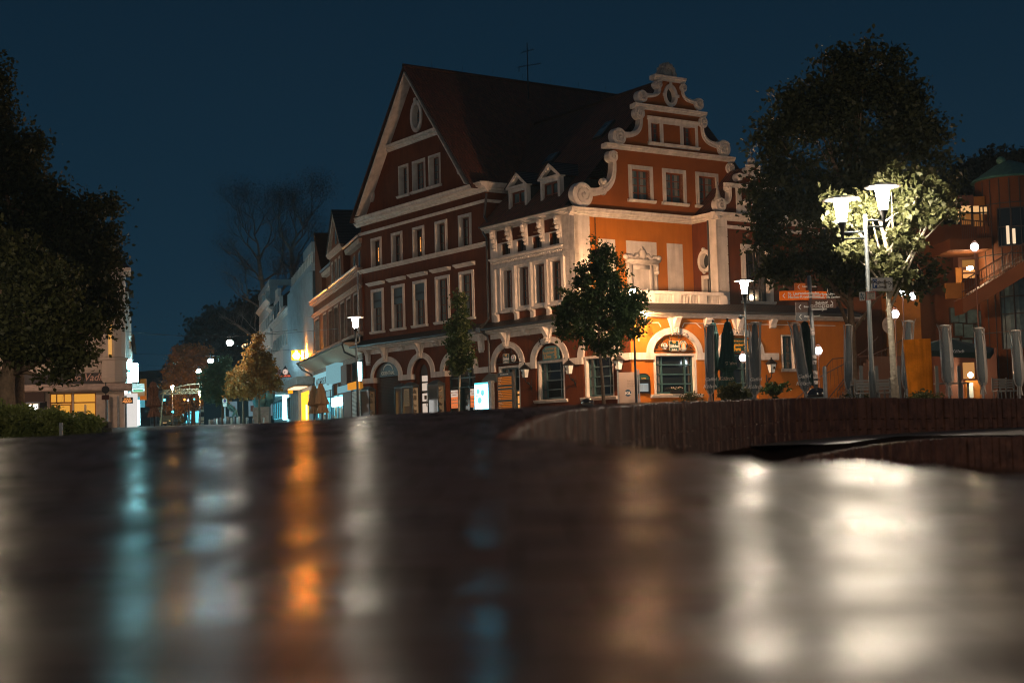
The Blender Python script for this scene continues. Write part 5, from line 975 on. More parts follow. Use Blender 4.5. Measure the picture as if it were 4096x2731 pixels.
# per bearing: far edge of the platform (distance, height)
EDGE = [(-2600, 7, .0), (-800, 8.4, .03), (0, 9, .055), (238, 9.5, .068), (396, 10, .084), (700, 10.5, .103), (928, 11, .12), (1300, 11.5, .156), (1500, 12, .186), (1755, 12.5, .204), (1946, 13, .224), (1991, 13, .228)]
NEAR = [(1991, 4.8, -.0138), (2265, 4.36, -.0268), (2520, 3.8, -.043), (2775, 3.38, -.0557), (3000, 3.07, -.0648), (3357, 2.77, -.0735), (3663, 2.7, -.0755), (3917, 2.46, -.083), (4096, 2.33, -.087), (4700, 1.9, -.1), (6500, 1.3, -.117)]
INNER = [(1991, 4.8, -.0138), (2170, 7, .086), (2315, 8.5, .13), (2475, 10, .167), (2641, 11.5, .21), (2900, 13.6, .253), (3154, 15.3, .29), (3408, 16.4, .294), (3750, 17.3, .275), (4096, 18, .256), (5200, 19.5, .22)]
OUTER = [(1991, 13, .228), (2265, 14, .258), (2520, 15, .282), (2900, 15.6, .285), (3154, 16.8, .297), (3408, 17.6, .300), (4096, 19, .262), (5200, 20.5, .226)]
def bearing(px): return (px - CX) / FPX
def zcol(y, yf, zf):
    t = max(0, min(1, (y - 1.2) / (yf - 1.2))); return -.12 + (zf + .12) * t
def strip(mb, cols, tab):
    prev = None
    for px in cols:
        yf, zf = lerp(tab, px); line = []
        for k in range(23):
            y = .12 * (yf / .12) ** (k / 22) if k else .02
            line.append((bearing(px) * y, y, zcol(y, yf, zf) - .0025))
        line.append((bearing(px) * (yf + .02), yf + .02, zf - .03)); line.append((bearing(px) * (yf + .03), yf + .03, zf - .6))
        if prev:
            for k in range(len(line) - 1):
                q = [prev[k], line[k], line[k + 1], prev[k + 1]]; mb.add(q, [(0, 1, 2, 3)], [[(p[0], p[1]) for p in q]])
        prev = line
def surf(x, y):
    """height of the brick platform and the broad wall top it runs into; None where there is no brick"""
    if y < .25: return -.12 if abs(x) < 2.5 else None
    px = CX + FPX * x / y
    if px < -1500 or px > 5200: return None
    if px < 1991: yf, zf = lerp(EDGE, px); return zcol(y, yf, zf) if y < yf else None
    yn, zn = lerp(NEAR, px)
    if y < yn: return zcol(y, yn, zn)
    yi, zi = lerp(INNER, px); yo, zo = lerp(OUTER, px)
    if yi + .03 < y < yo: return zi + (zo - zi) * (y - yi) / (yo - yi)
    return None
led = thing('brick_ledge', 'dark glossy brick ledge filling the foreground, blurred with lamp reflections', 'brick ledge', (0, 3, -.6))
mb = MB(); strip(mb, list(range(-2600, 1992, 60)) + [1991], EDGE); strip(mb, list(range(1991, 6501, 60)) + [6500], NEAR)
mb.add([(-3, -2, -.135), (3, -2, -.135), (3, .02, -.134), (-3, .02, -.134)], [(0, 1, 2, 3)], [[(-3, -2), (3, -2), (3, 0), (-3, 0)]])
MORT = mat('dark_mortar', (.03, .02, .016), .9, bump=.5, bscale=40, spec=0)
obj('mortar_bed', mb, MORT, led)
mb = MB(); rr = random.Random(77); y = -.4; row = 0
while y < 20:
    LY, LX = .246, .1195; off = (row % 2) * .06
    xm = max(1.6, y * .62)
    k0 = int(-xm / .123) - 1
    for k in range(k0, -k0 + 1):
        x = k * .123 + off; zc = surf(x, y)
        if zc is None or surf(x - .05, y + .1) is None or surf(x + .05, y + .1) is None or surf(x, y - .1) is None: continue
        e = .02; za = surf(x, y + e); zb = surf(x, y - e); sy = ((za - zb) / (2 * e)) if za is not None and zb is not None else 0
        za = surf(x + e, y); zb = surf(x - e, y); sx_ = ((za - zb) / (2 * e)) if za is not None and zb is not None and abs(za - zb) < .01 else 0
        sy = max(-.1, min(.1, sy)) + rr.gauss(0, .008); sx_ = max(-.06, min(.06, sx_)) + rr.gauss(0, .007); h = rr.uniform(-.0008, .0008)
        def P_(dx, dy, dz=0): return (x + dx, y + dy, zc + h + sx_ * dx + sy * dy + dz)
        a, b = LX / 2, LY / 2; mb.add([P_(-a, -b), P_(a, -b), P_(a, b), P_(-a, b)], [(0, 1, 2, 3)])
    y += .251; row += 1
obj('bricks', mb, LEDGE, led)
# upper curved wall: body and individual soldier bricks
UWL = thing('curved_brick_wall', 'upper curved wall of upright dark bricks, its rim lit in places', 'brick wall', (2.5, 14.5, -.3))
mb = MB(); cs = list(range(1991, 5201, 40)); prev = None
for px in cs:
    yi, zi = lerp(INNER, px); yo, zo = lerp(OUTER, px); b = bearing(px)
    line = [(b * yi, yi, zi - .6), (b * yi, yi, zi - .016), (b * (yi + .02), yi + .02, zi - .012), (b * yo, yo, zo - .012), (b * (yo + .02), yo + .02, zo - .02), (b * (yo + .03), yo + .03, zo - .8)]
    if prev:
        for k in range(5): q = [prev[k], line[k], line[k + 1], prev[k + 1]]; mb.add(q, [(0, 1, 2, 3)], [[(p[0] * 1.0, p[1]) for p in q]])
    prev = line
obj('wall_core', mb, MORT, UWL)
def soldiers(tab, zt_off, height, name, par, m_, s_off, seed, px0, px1, wmul=1.0):
    rr = random.Random(seed); mb = MB()
    px = px0; path = [(bearing(x) * lerp(tab, x)[0], lerp(tab, x)[0], lerp(tab, x)[1]) for x in range(px0, px1, 6)]
    acc = 0; nxt = 0; k = 0
    for a, b in zip(path, path[1:]):
        L_ = math.hypot(b[0] - a[0], b[1] - a[1]); 
        while nxt <= acc + L_:
            t = (nxt - acc) / max(L_, 1e-6); c = Vector((a[0] + (b[0] - a[0]) * t, a[1] + (b[1] - a[1]) * t, a[2] + (b[2] - a[2]) * t)); d = Vector((b[0] - a[0], b[1] - a[1], 0)).normalized(); n = Vector((d.y, -d.x, 0))
            if n.dot(-c) < 0: n = -n
            w_ = .034; o = rr.uniform(0, .02); ln = (.24, .36)[k % 2] if height > .4 else height
            z1 = c.z + zt_off + rr.uniform(-.004, .004)
            for (za, zb) in ((z1 - ln, z1), (z1 - height, z1 - ln - .012)):
                if zb - za < .03: continue
                p = [c + d * s + n * q for s, q in ((-w_, -.02), (w_, -.02), (w_, .022 + o), (-w_, .022 + o))]
                ct = .006; pt = [c + d * s + n * q for s, q in ((-w_ + ct, -.02), (w_ - ct, -.02), (w_ - ct, .022 + o - ct), (-w_ + ct, .022 + o - ct))]
                vs = [(v.x, v.y, za) for v in p] + [(v.x, v.y, zb - ct) for v in p] + [(v.x, v.y, zb) for v in pt]
                mb.add(vs, [(0, 1, 5, 4), (1, 2, 6, 5), (2, 3, 7, 6), (3, 0, 4, 7), (4, 5, 9, 8), (5, 6, 10, 9), (6, 7, 11, 10), (7, 4, 8, 11), (8, 9, 10, 11)])
            nxt += .082; k += 1
        acc += L_
    return obj(name, mb, m_, par)
BRK = mat('upright_bricks', (.07, .031, .021), .5, bump=.4, bscale=30, var=.45, vscale=9, spec=.7)
soldiers(INNER, .0, .47, 'brick_facing', UWL, BRK, 0, 5, 1991, 5000)
LOW = [(2980, 9.5, -.255), (3052, 9.8, -.29), (3154, 10.3, -.243), (3281, 10.9, -.224), (3408, 11.4, -.194), (3561, 12, -.17), (3688, 12.4, -.158), (3790, 12.7, -.154), (4096, 13.2, -.163), (5000, 14, -.17)]
LWL = thing('lower_brick_step', 'lower curved step of upright dark bricks with a thin bright rim, under the upper wall', 'brick step', (3, 12, -.6))
mb = MB(); prev = None
for px in range(2980, 5001, 40):
    y, z = lerp(LOW, px); yi, zi = lerp(INNER, px); b = bearing(px)
    line = [(b * y, y, z - .5), (b * y, y, z - .004), (b * (yi + .01), yi + .01, min(zi - .43, z + .02))]
    if prev:
        for k in range(2): q = [prev[k], line[k], line[k + 1], prev[k + 1]]; mb.add(q, [(0, 1, 2, 3)], [[(p[0], p[1]) for p in q]])
    prev = line
obj('tread', mb, MORT, LWL)
soldiers(LOW, .004, .36, 'brick_facing', LWL, BRK, 0, 9, 2980, 4950)
mb = MB(); mb.add([(-.5, 3, -.55), (12, 2, -.55), (14, 20, -.5), (0, 20, -.5)], [(0, 1, 2, 3)], [[(0, 0), (12, 0), (12, 17), (0, 17)]]); struct('sunken_floor', mb, FACE)
# ================================================================ lamps
LAMPC = glow('cool_white_lamp', (1, .84, .64), 700); LAMPN = glow('near_white_lamp', (1, .84, .64), 430)
def plaza_lamp(label, px, d, pyt, heads=1, gm=None, group='plate topped street lamps on the square', armdir=None):
    b = at(px[1], 1600, d); b.z = gz(d); t = at(px[0], pyt, d); L = thing('street_lamp', label, 'street lamp', b, group)
    R_ = .45; c = (t.x, t.y)
    if heads == 1:
        hs = [Vector((t.x, t.y, t.z))]; zt = t.z - .78
    else:
        hs = [at(3364, 795, d), at(3529, 745, d)]; zt = t.z
    mb = MB(); mb.tube([b, (b.x, b.y, b.z + 1.0), (b.x, b.y, b.z + 1.02), (t.x, t.y, zt)], [.085, .085, .06, .05], 12); obj('pole', mb, PGREY, L, True)
    if heads > 1:
        mb = MB()
        for h in hs:
            for dz in (-.86, -1.02): mb.tube([(t.x, t.y, h.z + dz - (h.z - t.z) * .0), (h.x, h.y, h.z + dz)], .025, 6)
        obj('arm', mb, PGREY, L)
    for h in hs:
        x, y, z = h
        mb = MB(); mb.lathe((x, y, z), [(R_, -.03), (R_, -.012), (.3, .035), (.05, .075), (.001, .08)], 32); pl = obj('reflector_plate', mb, OFFW, L, True)
        mb = MB(); mb.lathe((x, y, z), [(.11, -.62), (.12, -.5), (.17, -.15), (.18, -.035), (.001, -.03)], 24); obj('glass_body', mb, gm or LAMPC, L, True)
        mb = MB(); mb.lathe((x, y, z), [(.03, -.86 if heads == 1 else -1.1), (.05, -.8), (.12, -.62), (.125, -.6), (.001, -.6)], 16); obj('socket', mb, BLACK, L, True)
    return L
L1 = plaza_lamp('single plate topped lamp in front of the shop with the roller grille', (1421, 1432), 76, 1268, gm=glow('shop_lamp', (1, .84, .64), 300))
L2 = plaza_lamp('single plate topped lamp between the plastic wrapped parasols', (2976, 2991), 63, 1122)
mb = MB(); q = at(2962, 1268, 63); mb.tube([at(2980, 1268, 63), q], .03, 6); mb.ball(q, .1, 10); obj('side_fitting', mb, PGREY, L2)
L3 = plaza_lamp('double headed street lamp beside the pale barked tree, carrying the parking sign', (3460, 3492), 35.5, 858, 2, LAMPN)
L4 = thing  # off-frame lamp of the same square, whose light reaches the trees on the left
def plain_lamp(label, x, y, h, gm):
    L = thing('street_lamp', label, 'street lamp', (x, y, gz(y)), 'plate topped street lamps on the square'); z = gz(y) + h
    mb = MB(); mb.tube([(x, y, gz(y)), (x, y, z - .78)], [.07, .05], 10); obj('pole', mb, STEEL, L, True)
    mb = MB(); mb.lathe((x, y, z), [(.45, -.03), (.45, -.012), (.3, .035), (.001, .08)], 24); obj('reflector_plate', mb, OFFW, L, True)
    mb = MB(); mb.lathe((x, y, z), [(.11, -.62), (.17, -.15), (.18, -.035), (.001, -.03)], 20); obj('glass_body', mb, gm, L, True)
SOD = glow('warm_lamp_glass', (1, .60, .30), 700)
plain_lamp('lamp just outside the left edge, glowing through the leaves', -13.75, 36, 4.3, glow('left_lamp', (1, .80, .55), 170))
plain_lamp('unseen warm lamp added right of the square for raking light', 17.8, 38.2, 7.5, glow('added_raking_light', (1, .66, .40), 600))  # added lamp out of view, rakes light across from the right
BKL = glow('back_lamp', (1, .76, .54), 4600)
plain_lamp('warm lamp well behind the camera, right one of two', 7, -26, 6.5, BKL)
plain_lamp('warm lamp well behind the camera, left one of two', -3, -30, 6.5, BKL)
plain_lamp('unseen warm lamp added to light the corner house', -43, 92, 6.5, glow('corner_house_fill', (1, .62, .40), 2200))  # added lamp out of view, brightens the corner house front
FARL = glow('far_sodium_lamp', (1, .45, .12), 1500)
plain_lamp('sodium lamp at the far junction left of the orange lit tree', at(690, 1600, 196).x, 196, 5.5, FARL)
plain_lamp('sodium lamp at the far junction under the lattice arch', at(800, 1600, 192).x, 192, 4.6, FARL)
# flood lamps on the terrace edge that light the orange front
FLD = glow('warm_flood', (1, .52, .22), 500)
def flood(label, p, r=.16):
    L = thing('flood_lamp', label, 'flood lamp', p - Vector((0, 0, .6)), 'warm flood lamps on the terrace'); mb = MB(); mb.tube([p - Vector((0, 0, .6)), p - Vector((0, 0, r))], .03, 6); mb.lathe(p - Vector((0, 0, r + .05)), [(.05, 0), (.14, .05), (.14, .1)], 12); obj('stand', mb, BLACK, L); mb = MB(); mb.ball(p, r, 12); obj('globe', mb, FLD, L, True)
flood('white hot flood lamp at the corner, glaring behind the young maple', FB.p(.55, 1.15, 8.0))
def tall_globe():
    c = at(2531, 1170, 75); L = thing('globe_street_lamp', 'tall lamp with one yellow globe, half hidden by the young maple', 'street lamp', (c.x, c.y, gz(75))); mb = MB(); mb.tube([(c.x, c.y, gz(75)), c - Vector((0, 0, .2))], [.07, .045], 10); mb.lathe(c - Vector((0, 0, .26)), [(.05, 0), (.15, .08), (.16, .12)], 14); obj('pole', mb, BLACK, L); mb = MB(); mb.ball(c, .2, 16); obj('globe', mb, glow('yellow_globe', (1, .53, .27), 5600), L, True); mb = MB(); mb.lathe(c + Vector((0, 0, .2)), [(.36, 0), (.34, .03), (.05, .16), (.001, .17)], 20); obj('cap', mb, BLACK, L, True)  # cap added above the globe to cut the light thrown upward
tall_globe()
mb = MB()
fl3 = thing('canopy_lamp', 'small hanging lamp under the canopy at the orange corner', 'lamp', FP.p(.35, 1.0, 5.9)); mb.tube([FP.p(.35, .95, 6.5), FP.p(.35, 1.0, 6.15)], .025, 6); mb.lathe(FP.p(.35, 1.0, 5.75), [(.02, 0), (.1, .05), (.09, .4), (.03, .45)], 10); obj('body', mb, BLACK, fl3)
fl3b = MB(); fl3b.lathe(FP.p(.35, 1.0, 6.2), [(.02, 0), (.11, .03), (.11, .12), (.02, .15)], 12); obj('bulb', fl3b, glow('canopy_bulb', (1, .52, .20), 1500), fl3)
# globe lamps on the terrace and by the hall
GLB = glow('globe_white', (.85, .96, 1), 22)
def globe_lamp(label, px, py, d, r=.2, post=True, rim=True):
    c = at(px, py, d); b = Vector((c.x, c.y, gz(d))); L = thing('globe_lamp', label, 'globe lamp', b, 'round globe lamps around the hall and terrace')
    mb = MB(); mb.ball(c, r, 16); obj('globe', mb, GLB, L, True); mb = MB()
    if post: mb.tube([b, (c.x, c.y, c.z - r * 1.5)], .035, 8)
    else: mb.tube([c + Vector((0, .5, .3)), c + Vector((0, 0, r * 1.5))], .02, 6)
    for s_ in (-1, 1): mb.tube([c + Vector((0, 0, -r * 1.55)), c + Vector((s_ * r * .75, 0, -r * 1.0)), c + Vector((s_ * r * 1.12, 0, 0)), c + Vector((s_ * r * .8, 0, r * 1.0)), c + Vector((s_ * r * .25, 0, r * 1.5))], .016, 5)
    mb.lathe(c + Vector((0, 0, r * 1.45)), [(r * .45, 0), (r * .45, .05), (.01, .12)], 10); obj('post', mb, mat('rust_iron', (.16, .06, .035), .5), L)
globe_lamp('globe lamp left of the handrail, beside the plain sash window', 3273, 1402, 76); globe_lamp('globe lamp just right of the pale tree trunk', 3580, 1256, 72); globe_lamp('globe lamp high beside the round tower', 3898, 988, 80, .22)
globe_lamp('globe lamp hanging in the terrace doorway behind the green parasol', 2972, 1430, 80, .2, False); globe_lamp('left of two globe lamps broken up by leaves', 3610, 1170, 74, .19); globe_lamp('right of two globe lamps broken up by leaves', 3652, 1183, 74, .19, False)
# hanging street lamps on wires
for i, (px, py, r, lab) in enumerate(((919.6, 1371, 14.2, 'nearest and largest oval lamp hanging over the street'), (842.8, 1443, 11.3, 'second oval lamp hanging over the street'), (795, 1484, 9.3, 'third oval lamp hanging over the street'), (768, 1513.5, 7.8, 'farthest and smallest oval lamp hanging over the street'))):
    d = FPX * .3 / r; c = at(px, py, d); L = thing('hanging_lamp', lab, 'hanging lamp', c + Vector((0, 0, -.3)), 'oval lamps hung over the street'); mb = MB(); mb.ball(c, .3, 14, rz=.78); obj('globe', mb, glow('street_globe', (1, .86, .70), 300) if i == 0 else glow('cool_street_globe', (.5, .88, 1), 450), L, True)
    mb = MB(); mb.lathe(c + Vector((0, 0, .2)), [(.12, 0), (.1, .12), (.04, .18), (.03, .5)], 10); obj('cap', mb, BLACK, L)
    w_ = MB(); a = at(540 + i * 14, py - 26 - (4 - i) * 6, d); b = at(1190 - i * 30, py - 36, d); a.z = b.z = c.z + .95; w_.tube([a, c + Vector((0, 0, .5)), b], .02, 4); single('lamp_wire', 'thin wire spanning the street above the ' + ('nearest', 'second', 'third', 'farthest')[i] + ' hanging lamp', 'wire', w_, BLACK, 'wires across the street')
w_ = MB(); w_.tube([at(500, 1325, 112), at(760, 1347, 112), at(1105, 1336, 118), at(1350, 1314, 100)], .02, 4); single('lamp_wire', 'dark cable sagging right across the street above all the lamps', 'wire', w_, BLACK, 'wires across the street')
# ================================================================ wall lanterns, tavern signs
PAT = mat('lantern_glass', (.75, .82, .82), .3)
def lantern(fr, u, z, label, group='iron lanterns on the restaurant wall'):
    L = thing('wall_lantern', label, 'wall lantern', fr.p(u, 0, z - 1.3), group); c = fr.p(u, .55, z)
    q = Frame((c.x, c.y), math.degrees(math.atan2(fr.u.x, fr.u.y))); mb = MB()
    mb.lathe(c, [(.34, 0), (.36, .04), (.1, .27), (.04, .3), (.05, .37), (.01, .42)], 6); mb.lathe(c + Vector((0, 0, -.52)), [(.02, -.06), (.13, 0), (.14, .04)], 4, off=math.radians(45))
    for k in range(4): a = math.radians(45 + 90 * k + math.degrees(math.atan2(fr.u.y, fr.u.x))); mb.tube([c + Vector((.17 * math.cos(a), .17 * math.sin(a), -.5)), c + Vector((.28 * math.cos(a), .28 * math.sin(a), .02))], .02, 4)
    mb.tube([c + Vector((0, 0, -.55)), fr.p(u + .0, .5, z - .75), fr.p(u, .2, z - .95), fr.p(u, .06, z - 1.25)], .03, 6); mb.tube([fr.p(u, .05, z - 1.4), fr.p(u, .05, z - .6)], .03, 6); mb.ball(fr.p(u, .3, z - .85), .08, 8); mb.ball(fr.p(u, .12, z - 1.05), .07, 8); obj('bracket', mb, BLACK, L)
    a0 = math.degrees(math.atan2(fr.u.y, fr.u.x)); mb = MB(); mb.lathe(c + Vector((0, 0, -.5)), [(.165, 0), (.265, .5)], 4, off=math.radians(45 + a0)); pn = obj('glass', mb, PAT, L)
    mb = MB(); mb.add([fr.p(u + dx, .55 + .235, z - .2 + dz) for dx, dz in ((-.08, -.1), (.08, -.1), (.06, .06), (-.06, .06))], [(0, 1, 2, 3)]); obj('emblem', mb, BLACK, pn)
lantern(FA, -4.72, 3.85, 'iron lantern between the tavern door and the first barred window'); lantern(FA, -.22, 3.85, 'iron lantern between the two barred windows'); lantern(FA, 4.4, 3.85, 'iron lantern by the dark corner pier above the grey board'); lantern(FP, 9.6, 3.6, 'iron lantern on the orange wall right of the wrapped parasols')
GRN = mat('bottle_green_sign', (.012, .055, .045), .4)
def ironwork(fr, u0, u1, z, n, par):
    mb = MB(); mb.tube([fr.p(u0, n, z), fr.p(u1, n, z)], .03, 5); 
    for s_, c in ((1, u0), (-1, u1)):
        for j, (dx, r) in enumerate(((.28, .16), (.62, .22), (.95, .13))):
            pts = [fr.p(c + s_ * (dx + r * (1 - t / 12) * math.cos(t * .7)), n, z + .1 + r * .9 + r * (1 - t / 12) * math.sin(t * .7)) for t in range(12)]; mb.tube(pts, .02, 4)
    obj('iron_scrolls', mb, BLACK, par)
def swan(fr, u, z, n, mb): mb.tube([fr.p(u - .12, n, z), fr.p(u - .14, n + .1, z + .3), fr.p(u, n + .2, z + .42), fr.p(u + .16, n + .28, z + .34), fr.p(u + .18, n + .3, z + .22)], .018, 5); mb.lathe(fr.p(u + .18, n + .3, z + .14), [(.06, 0), (.02, .09)], 8)
def bracketsign(fr, uc, z, w_, label, items):
    S = thing('tavern_sign', label, 'sign', fr.p(uc, .1, z), 'tavern signs on scrolled iron brackets'); ironwork(fr, uc - w_, uc + w_, z, .12, S); mb = MB()
    for kind, u, z0, z1 in items:
        c = (z0 + z1) / 2; h = (z1 - z0) / 2
        if kind == 'G':
            b = MB(); fr.box(b, u - .33, u + .33, .1, .2, z0, z1); p = obj('green_sign', b, GRN, S); b = MB(); fr.ring(b, u - .33, u + .33, z0, z1, .02, .19, .21); obj('rim', b, LET, p)
            text(fr, 'Gilden', u, c - .1, .25, OFFW, p, n=.21, bold=.004); text(fr, 'Kölsch', u, c - .25, .13, OFFW, p, n=.21); b = MB(); fr.prism(b, [(u - .1, c + .14), (u + .1, c + .14), (u + .12, c + .27), (u + .04, c + .23), (u, c + .28), (u - .04, c + .23), (u - .12, c + .27)], .2, .215); obj('crown', b, GOLD, p)
        elif kind == 'S':
            b = MB(); fr.prism(b, oval(u, c, h, h, 24), .1, .2); p = obj('round_sign', b, OFFW, S); b = MB(); fr.prism(b, oval(u, c, h, h, 24), .2, .215, [oval(u, c, h * .88, h * .88, 24)]); obj('rim', b, BLACK, p)
            b = MB(); fr.prism(b, [(u - .05, c + .05), (u, c + .15), (u + .05, c + .05), (u, c)], .2, .212); obj('mark', b, mat('sign_red', (.5, .05, .03)), p)
            text(fr, 'Schweppes', u, c - .1, .105, BLACK, p, n=.205, bold=.003)
        elif kind == 'P':
            b = MB(); fr.prism(b, oval(u, c, h * .84, h, 28), .1, .2); p = obj('oval_sign', b, mat('cream_enamel', (.6, .55, .45), .4), S)
            b = MB(); fr.prism(b, oval(u, c, h * .8, h * .95, 28), .2, .212, [oval(u, c, h * .56, h * .68, 28)]); obj('band', b, mat('navy_enamel', (.02, .03, .05), .4), p); b = MB(); fr.prism(b, oval(u, c, h * .54, h * .66, 28), .2, .215); obj('medallion', b, mat('orange_enamel', (.65, .25, .03), .4), p)
            b = MB(); fr.prism(b, [(u - .12, c - .2), (u + .13, c - .2), (u + .09, c - .02), (u + .04, c + .16), (u - .06, c + .17), (u - .1, c + .02)], .215, .225); obj('portrait', b, LET, p)
            for tx, sg in (('PAULANER', 1), ('MÜNCHEN', -1)):
                for i, ch in enumerate(tx):
                    a = math.radians(90 * sg + (-(i - (len(tx) - 1) / 2) * 19) * sg); rr_ = h * .74; text(fr, ch, u + rr_ * .9 * math.cos(a), c + rr_ * 1.05 * math.sin(a) - .035, .1, OFFW, p, n=.214)
        swan(fr, u, z1, .12, mb)
    obj('swan_necks', mb, BLACK, S)
bracketsign(FA, -7.05, 4.36, 1.35, 'small green and round beer signs over the tavern door', (('G', -7.25, 4.38, 4.95), ('S', -6.5, 4.4, 4.86)))
bracketsign(FP, 2.9, 4.36, 1.45, 'row of three beer signs, round, green and oval, in the orange arch', (('S', 2.2, 4.45, 4.85), ('G', 2.85, 4.38, 4.95), ('P', 3.5, 4.34, 4.98)))
def lionsign(fr, uc, z0, w_, h_, label, tm, bm):
    S = thing('restaurant_sign', label, 'sign', fr.p(uc, .1, z0)); b = MB(); fr.prism(b, [(uc - w_, z0), (uc + w_, z0), (uc + w_, z0 + h_ * .8)] + arch(uc - w_ * .85, uc + w_ * .85, z0 + h_ * .85, z0 + h_, 8) + [(uc - w_, z0 + h_ * .8)], .05, .16); bd = obj('board', b, bm, S)
    text(fr, 'RESTAURANT', uc - .1, z0 + h_ * .74, .14, tm, bd, n=.165); text(fr, 'Bergischer', uc - .25, z0 + h_ * .45, .24, tm, bd, n=.165, bold=.004); text(fr, 'Löwe', uc - .3, z0 + .1, .34, tm, bd, n=.165, bold=.012)
    l = MB(); u = uc + w_ * .55; k = h_ / 1.0
    fr.prism(l, [(u + a * k, z0 + b_ * k) for a, b_ in ((-.1, .06), (.2, .06), (.22, .14), (.16, .3), (.18, .5), (.14, .68), (.16, .8), (.08, .88), (-.02, .84), (-.08, .74), (-.02, .68), (-.04, .6), (-.2, .58), (-.2, .52), (-.04, .5), (-.02, .4), (-.14, .34), (-.12, .28), (.0, .3), (.0, .12), (-.1, .12))], .16, .175); obj('lion', l, tm, bd)
    ironwork(fr, uc - w_ - .55, uc + w_ + .55, z0 + .02, .1, S); b = MB(); swan(fr, uc - w_ * .8, z0 + h_ + .1, .3, b); b.tube([fr.p(uc - .3, .1, z0 + h_), fr.p(uc - .6, .5, z0 + h_ + .15), fr.p(uc - .8, .5, z0 + h_)], .02, 5); obj('sign_lamp', b, BLACK, S)
lionsign(FA, -2.55, 4.3, .82, .84, 'teal restaurant sign with a faint gold lion over the barred window', mat('dull_gold', (.28, .20, .08), .6), mat('teal_sign', (.03, .13, .14), .5)); lionsign(FP, 7.6, 4.3, .85, .84, 'green restaurant sign with a bright gold lion behind the closed parasol', mat('bright_gold', (.85, .42, .02), .4), GRN)
# ================================================================ street furniture along the arcade
def case(label, u, n, w_=1.3, dz=0, warm=.5):
    L = thing('display_case', label, 'display case', FA.p(u, n, 1.05), 'free standing glass display cases'); mb = MB()
    for a in (-w_ / 2, w_ / 2):
        for b in (-.25, .25): FA.box(mb, u + a - .03, u + a + .03, n + b - .03, n + b + .03, 1.0, 3.3)
    FA.box(mb, u - w_ / 2, u + w_ / 2, n - .27, n + .27, 1.35, 1.42); FA.box(mb, u - w_ / 2, u + w_ / 2, n - .27, n + .27, 3.25, 3.34)
    vs = [FA.p(u - w_ / 2 - .06, n - .33, 3.34), FA.p(u + w_ / 2 + .06, n - .33, 3.34), FA.p(u + w_ / 2 + .06, n + .33, 3.34), FA.p(u - w_ / 2 - .06, n + .33, 3.34), FA.p(u - w_ / 4, n, 3.6), FA.p(u + w_ / 4, n, 3.6)]; mb.add(vs, [(0, 1, 5, 4), (2, 3, 4, 5), (1, 2, 5), (3, 0, 4), (3, 2, 1, 0)]); obj('frame', mb, mat('slate_steel', (.05, .065, .07), .45), L)
    g = MB(); FA.box(g, u - w_ / 2 + .03, u + w_ / 2 - .03, n - .24, n + .24, 1.42, 3.25); obj('glass', g, CLEARG, L)
    g = MB(); FA.box(g, u - w_ / 2 + .05, u + w_ / 2 - .05, n - .2, n - .16, 1.45, 3.2); obj('back_panel', g, glow('warm_case_light%d' % int(warm * 10), (1, .55, .26), .28 * warm), L)
    g = MB(); rr = random.Random(int(u * 10))
    for r in range(4):
        for c in range(7):
            if rr.random() < .8: x = u - w_ / 2 + .1 + c * (w_ - .2) / 7; FA.box(g, x, x + .1 + rr.random() * .06, n - .12, n + .05 + rr.random() * .1, 1.5 + r * .44, 1.62 + r * .44 + rr.random() * .22)
    obj('goods', g, mat('case_goods', (.42, .3, .2), .7, var=.9, vscale=9), L)
case('display case on the left of the roller grille', -22.9, 1.5, 1.25, warm=.3); case('display case full of lit goods beside the roller grille', -18.0, 1.6, .85, warm=1.5); case('display case directly right of the lit goods case, with a paper notice', -16.6, 1.7, 1.4, warm=.8); case('dark display case right of the narrow door', -13.6, 1.5, 1.3, warm=.5)
S = thing('paper_notice', 'long cream notice sheet hung on the display case', 'notice', FA.p(-16.6, 2.0, 2.0)); mb = MB(); FA.box(mb, -16.95, -16.3, 1.97, 1.99, 2.0, 3.15); nt_ = obj('sheet', mb, mat('cream_paper', (.55, .45, .27), .8), S); mb = MB(); [FA.box(mb, -16.9, -16.35 - .1 * (i % 3), 1.99, 1.995, 2.1 + i * .065, 2.13 + i * .065) for i in range(15)]; obj('print_lines', mb, mat('grey_print', (.2, .17, .12)), nt_)
# city light poster
S = thing('lit_poster_case', 'glowing cyan white poster case in front of the shop arches', 'poster case', FA.p(-6.6, 2.5, 1.05)); mb = MB(); FA.box(mb, -7.45, -5.85, 2.3, 2.5, 1.45, 3.15); obj('case', mb, STEEL, S); mb = MB(); FA.box(mb, -5.82, -5.5, 2.3, 2.55, 1.0, 3.2); FA.box(mb, -7.3, -7.1, 2.35, 2.45, 1.0, 1.45); obj('steel_post', mb, STEEL, S)
mb = MB(); FA.box(mb, -7.38, -5.92, 2.5, 2.51, 1.52, 3.02); pf = obj('poster_face', mb, glow('poster_glow', (.09, .68, .95), 30), S); mb = MB(); FA.box(mb, -7.38, -5.92, 2.5, 2.512, 3.03, 3.12); obj('header', mb, glow('poster_header', (.08, .75, .85), 2), pf)
mb = MB(); FA.prism(mb, oval(-7.0, 2.6, .2, .16, 10), 2.51, 2.52); FA.prism(mb, oval(-6.5, 2.5, .22, .2, 9), 2.51, 2.52); FA.prism(mb, oval(-6.85, 2.05, .25, .2, 10), 2.51, 2.52); FA.box(mb, -7.3, -7.0, 2.51, 2.52, 2.3, 2.36); obj('poster_picture', mb, glow('poster_tint', (.25, .75, .75), 1.2), pf)
mb = MB(); mb.lathe(FA.p(-6.7, 1.6, 3.15), [(.75, 0), (.7, .15), (.35, .5), (.01, .55)], 4, off=.3); obj('hood', mb, mat('slate_steel', (0, 0, 0)), S)
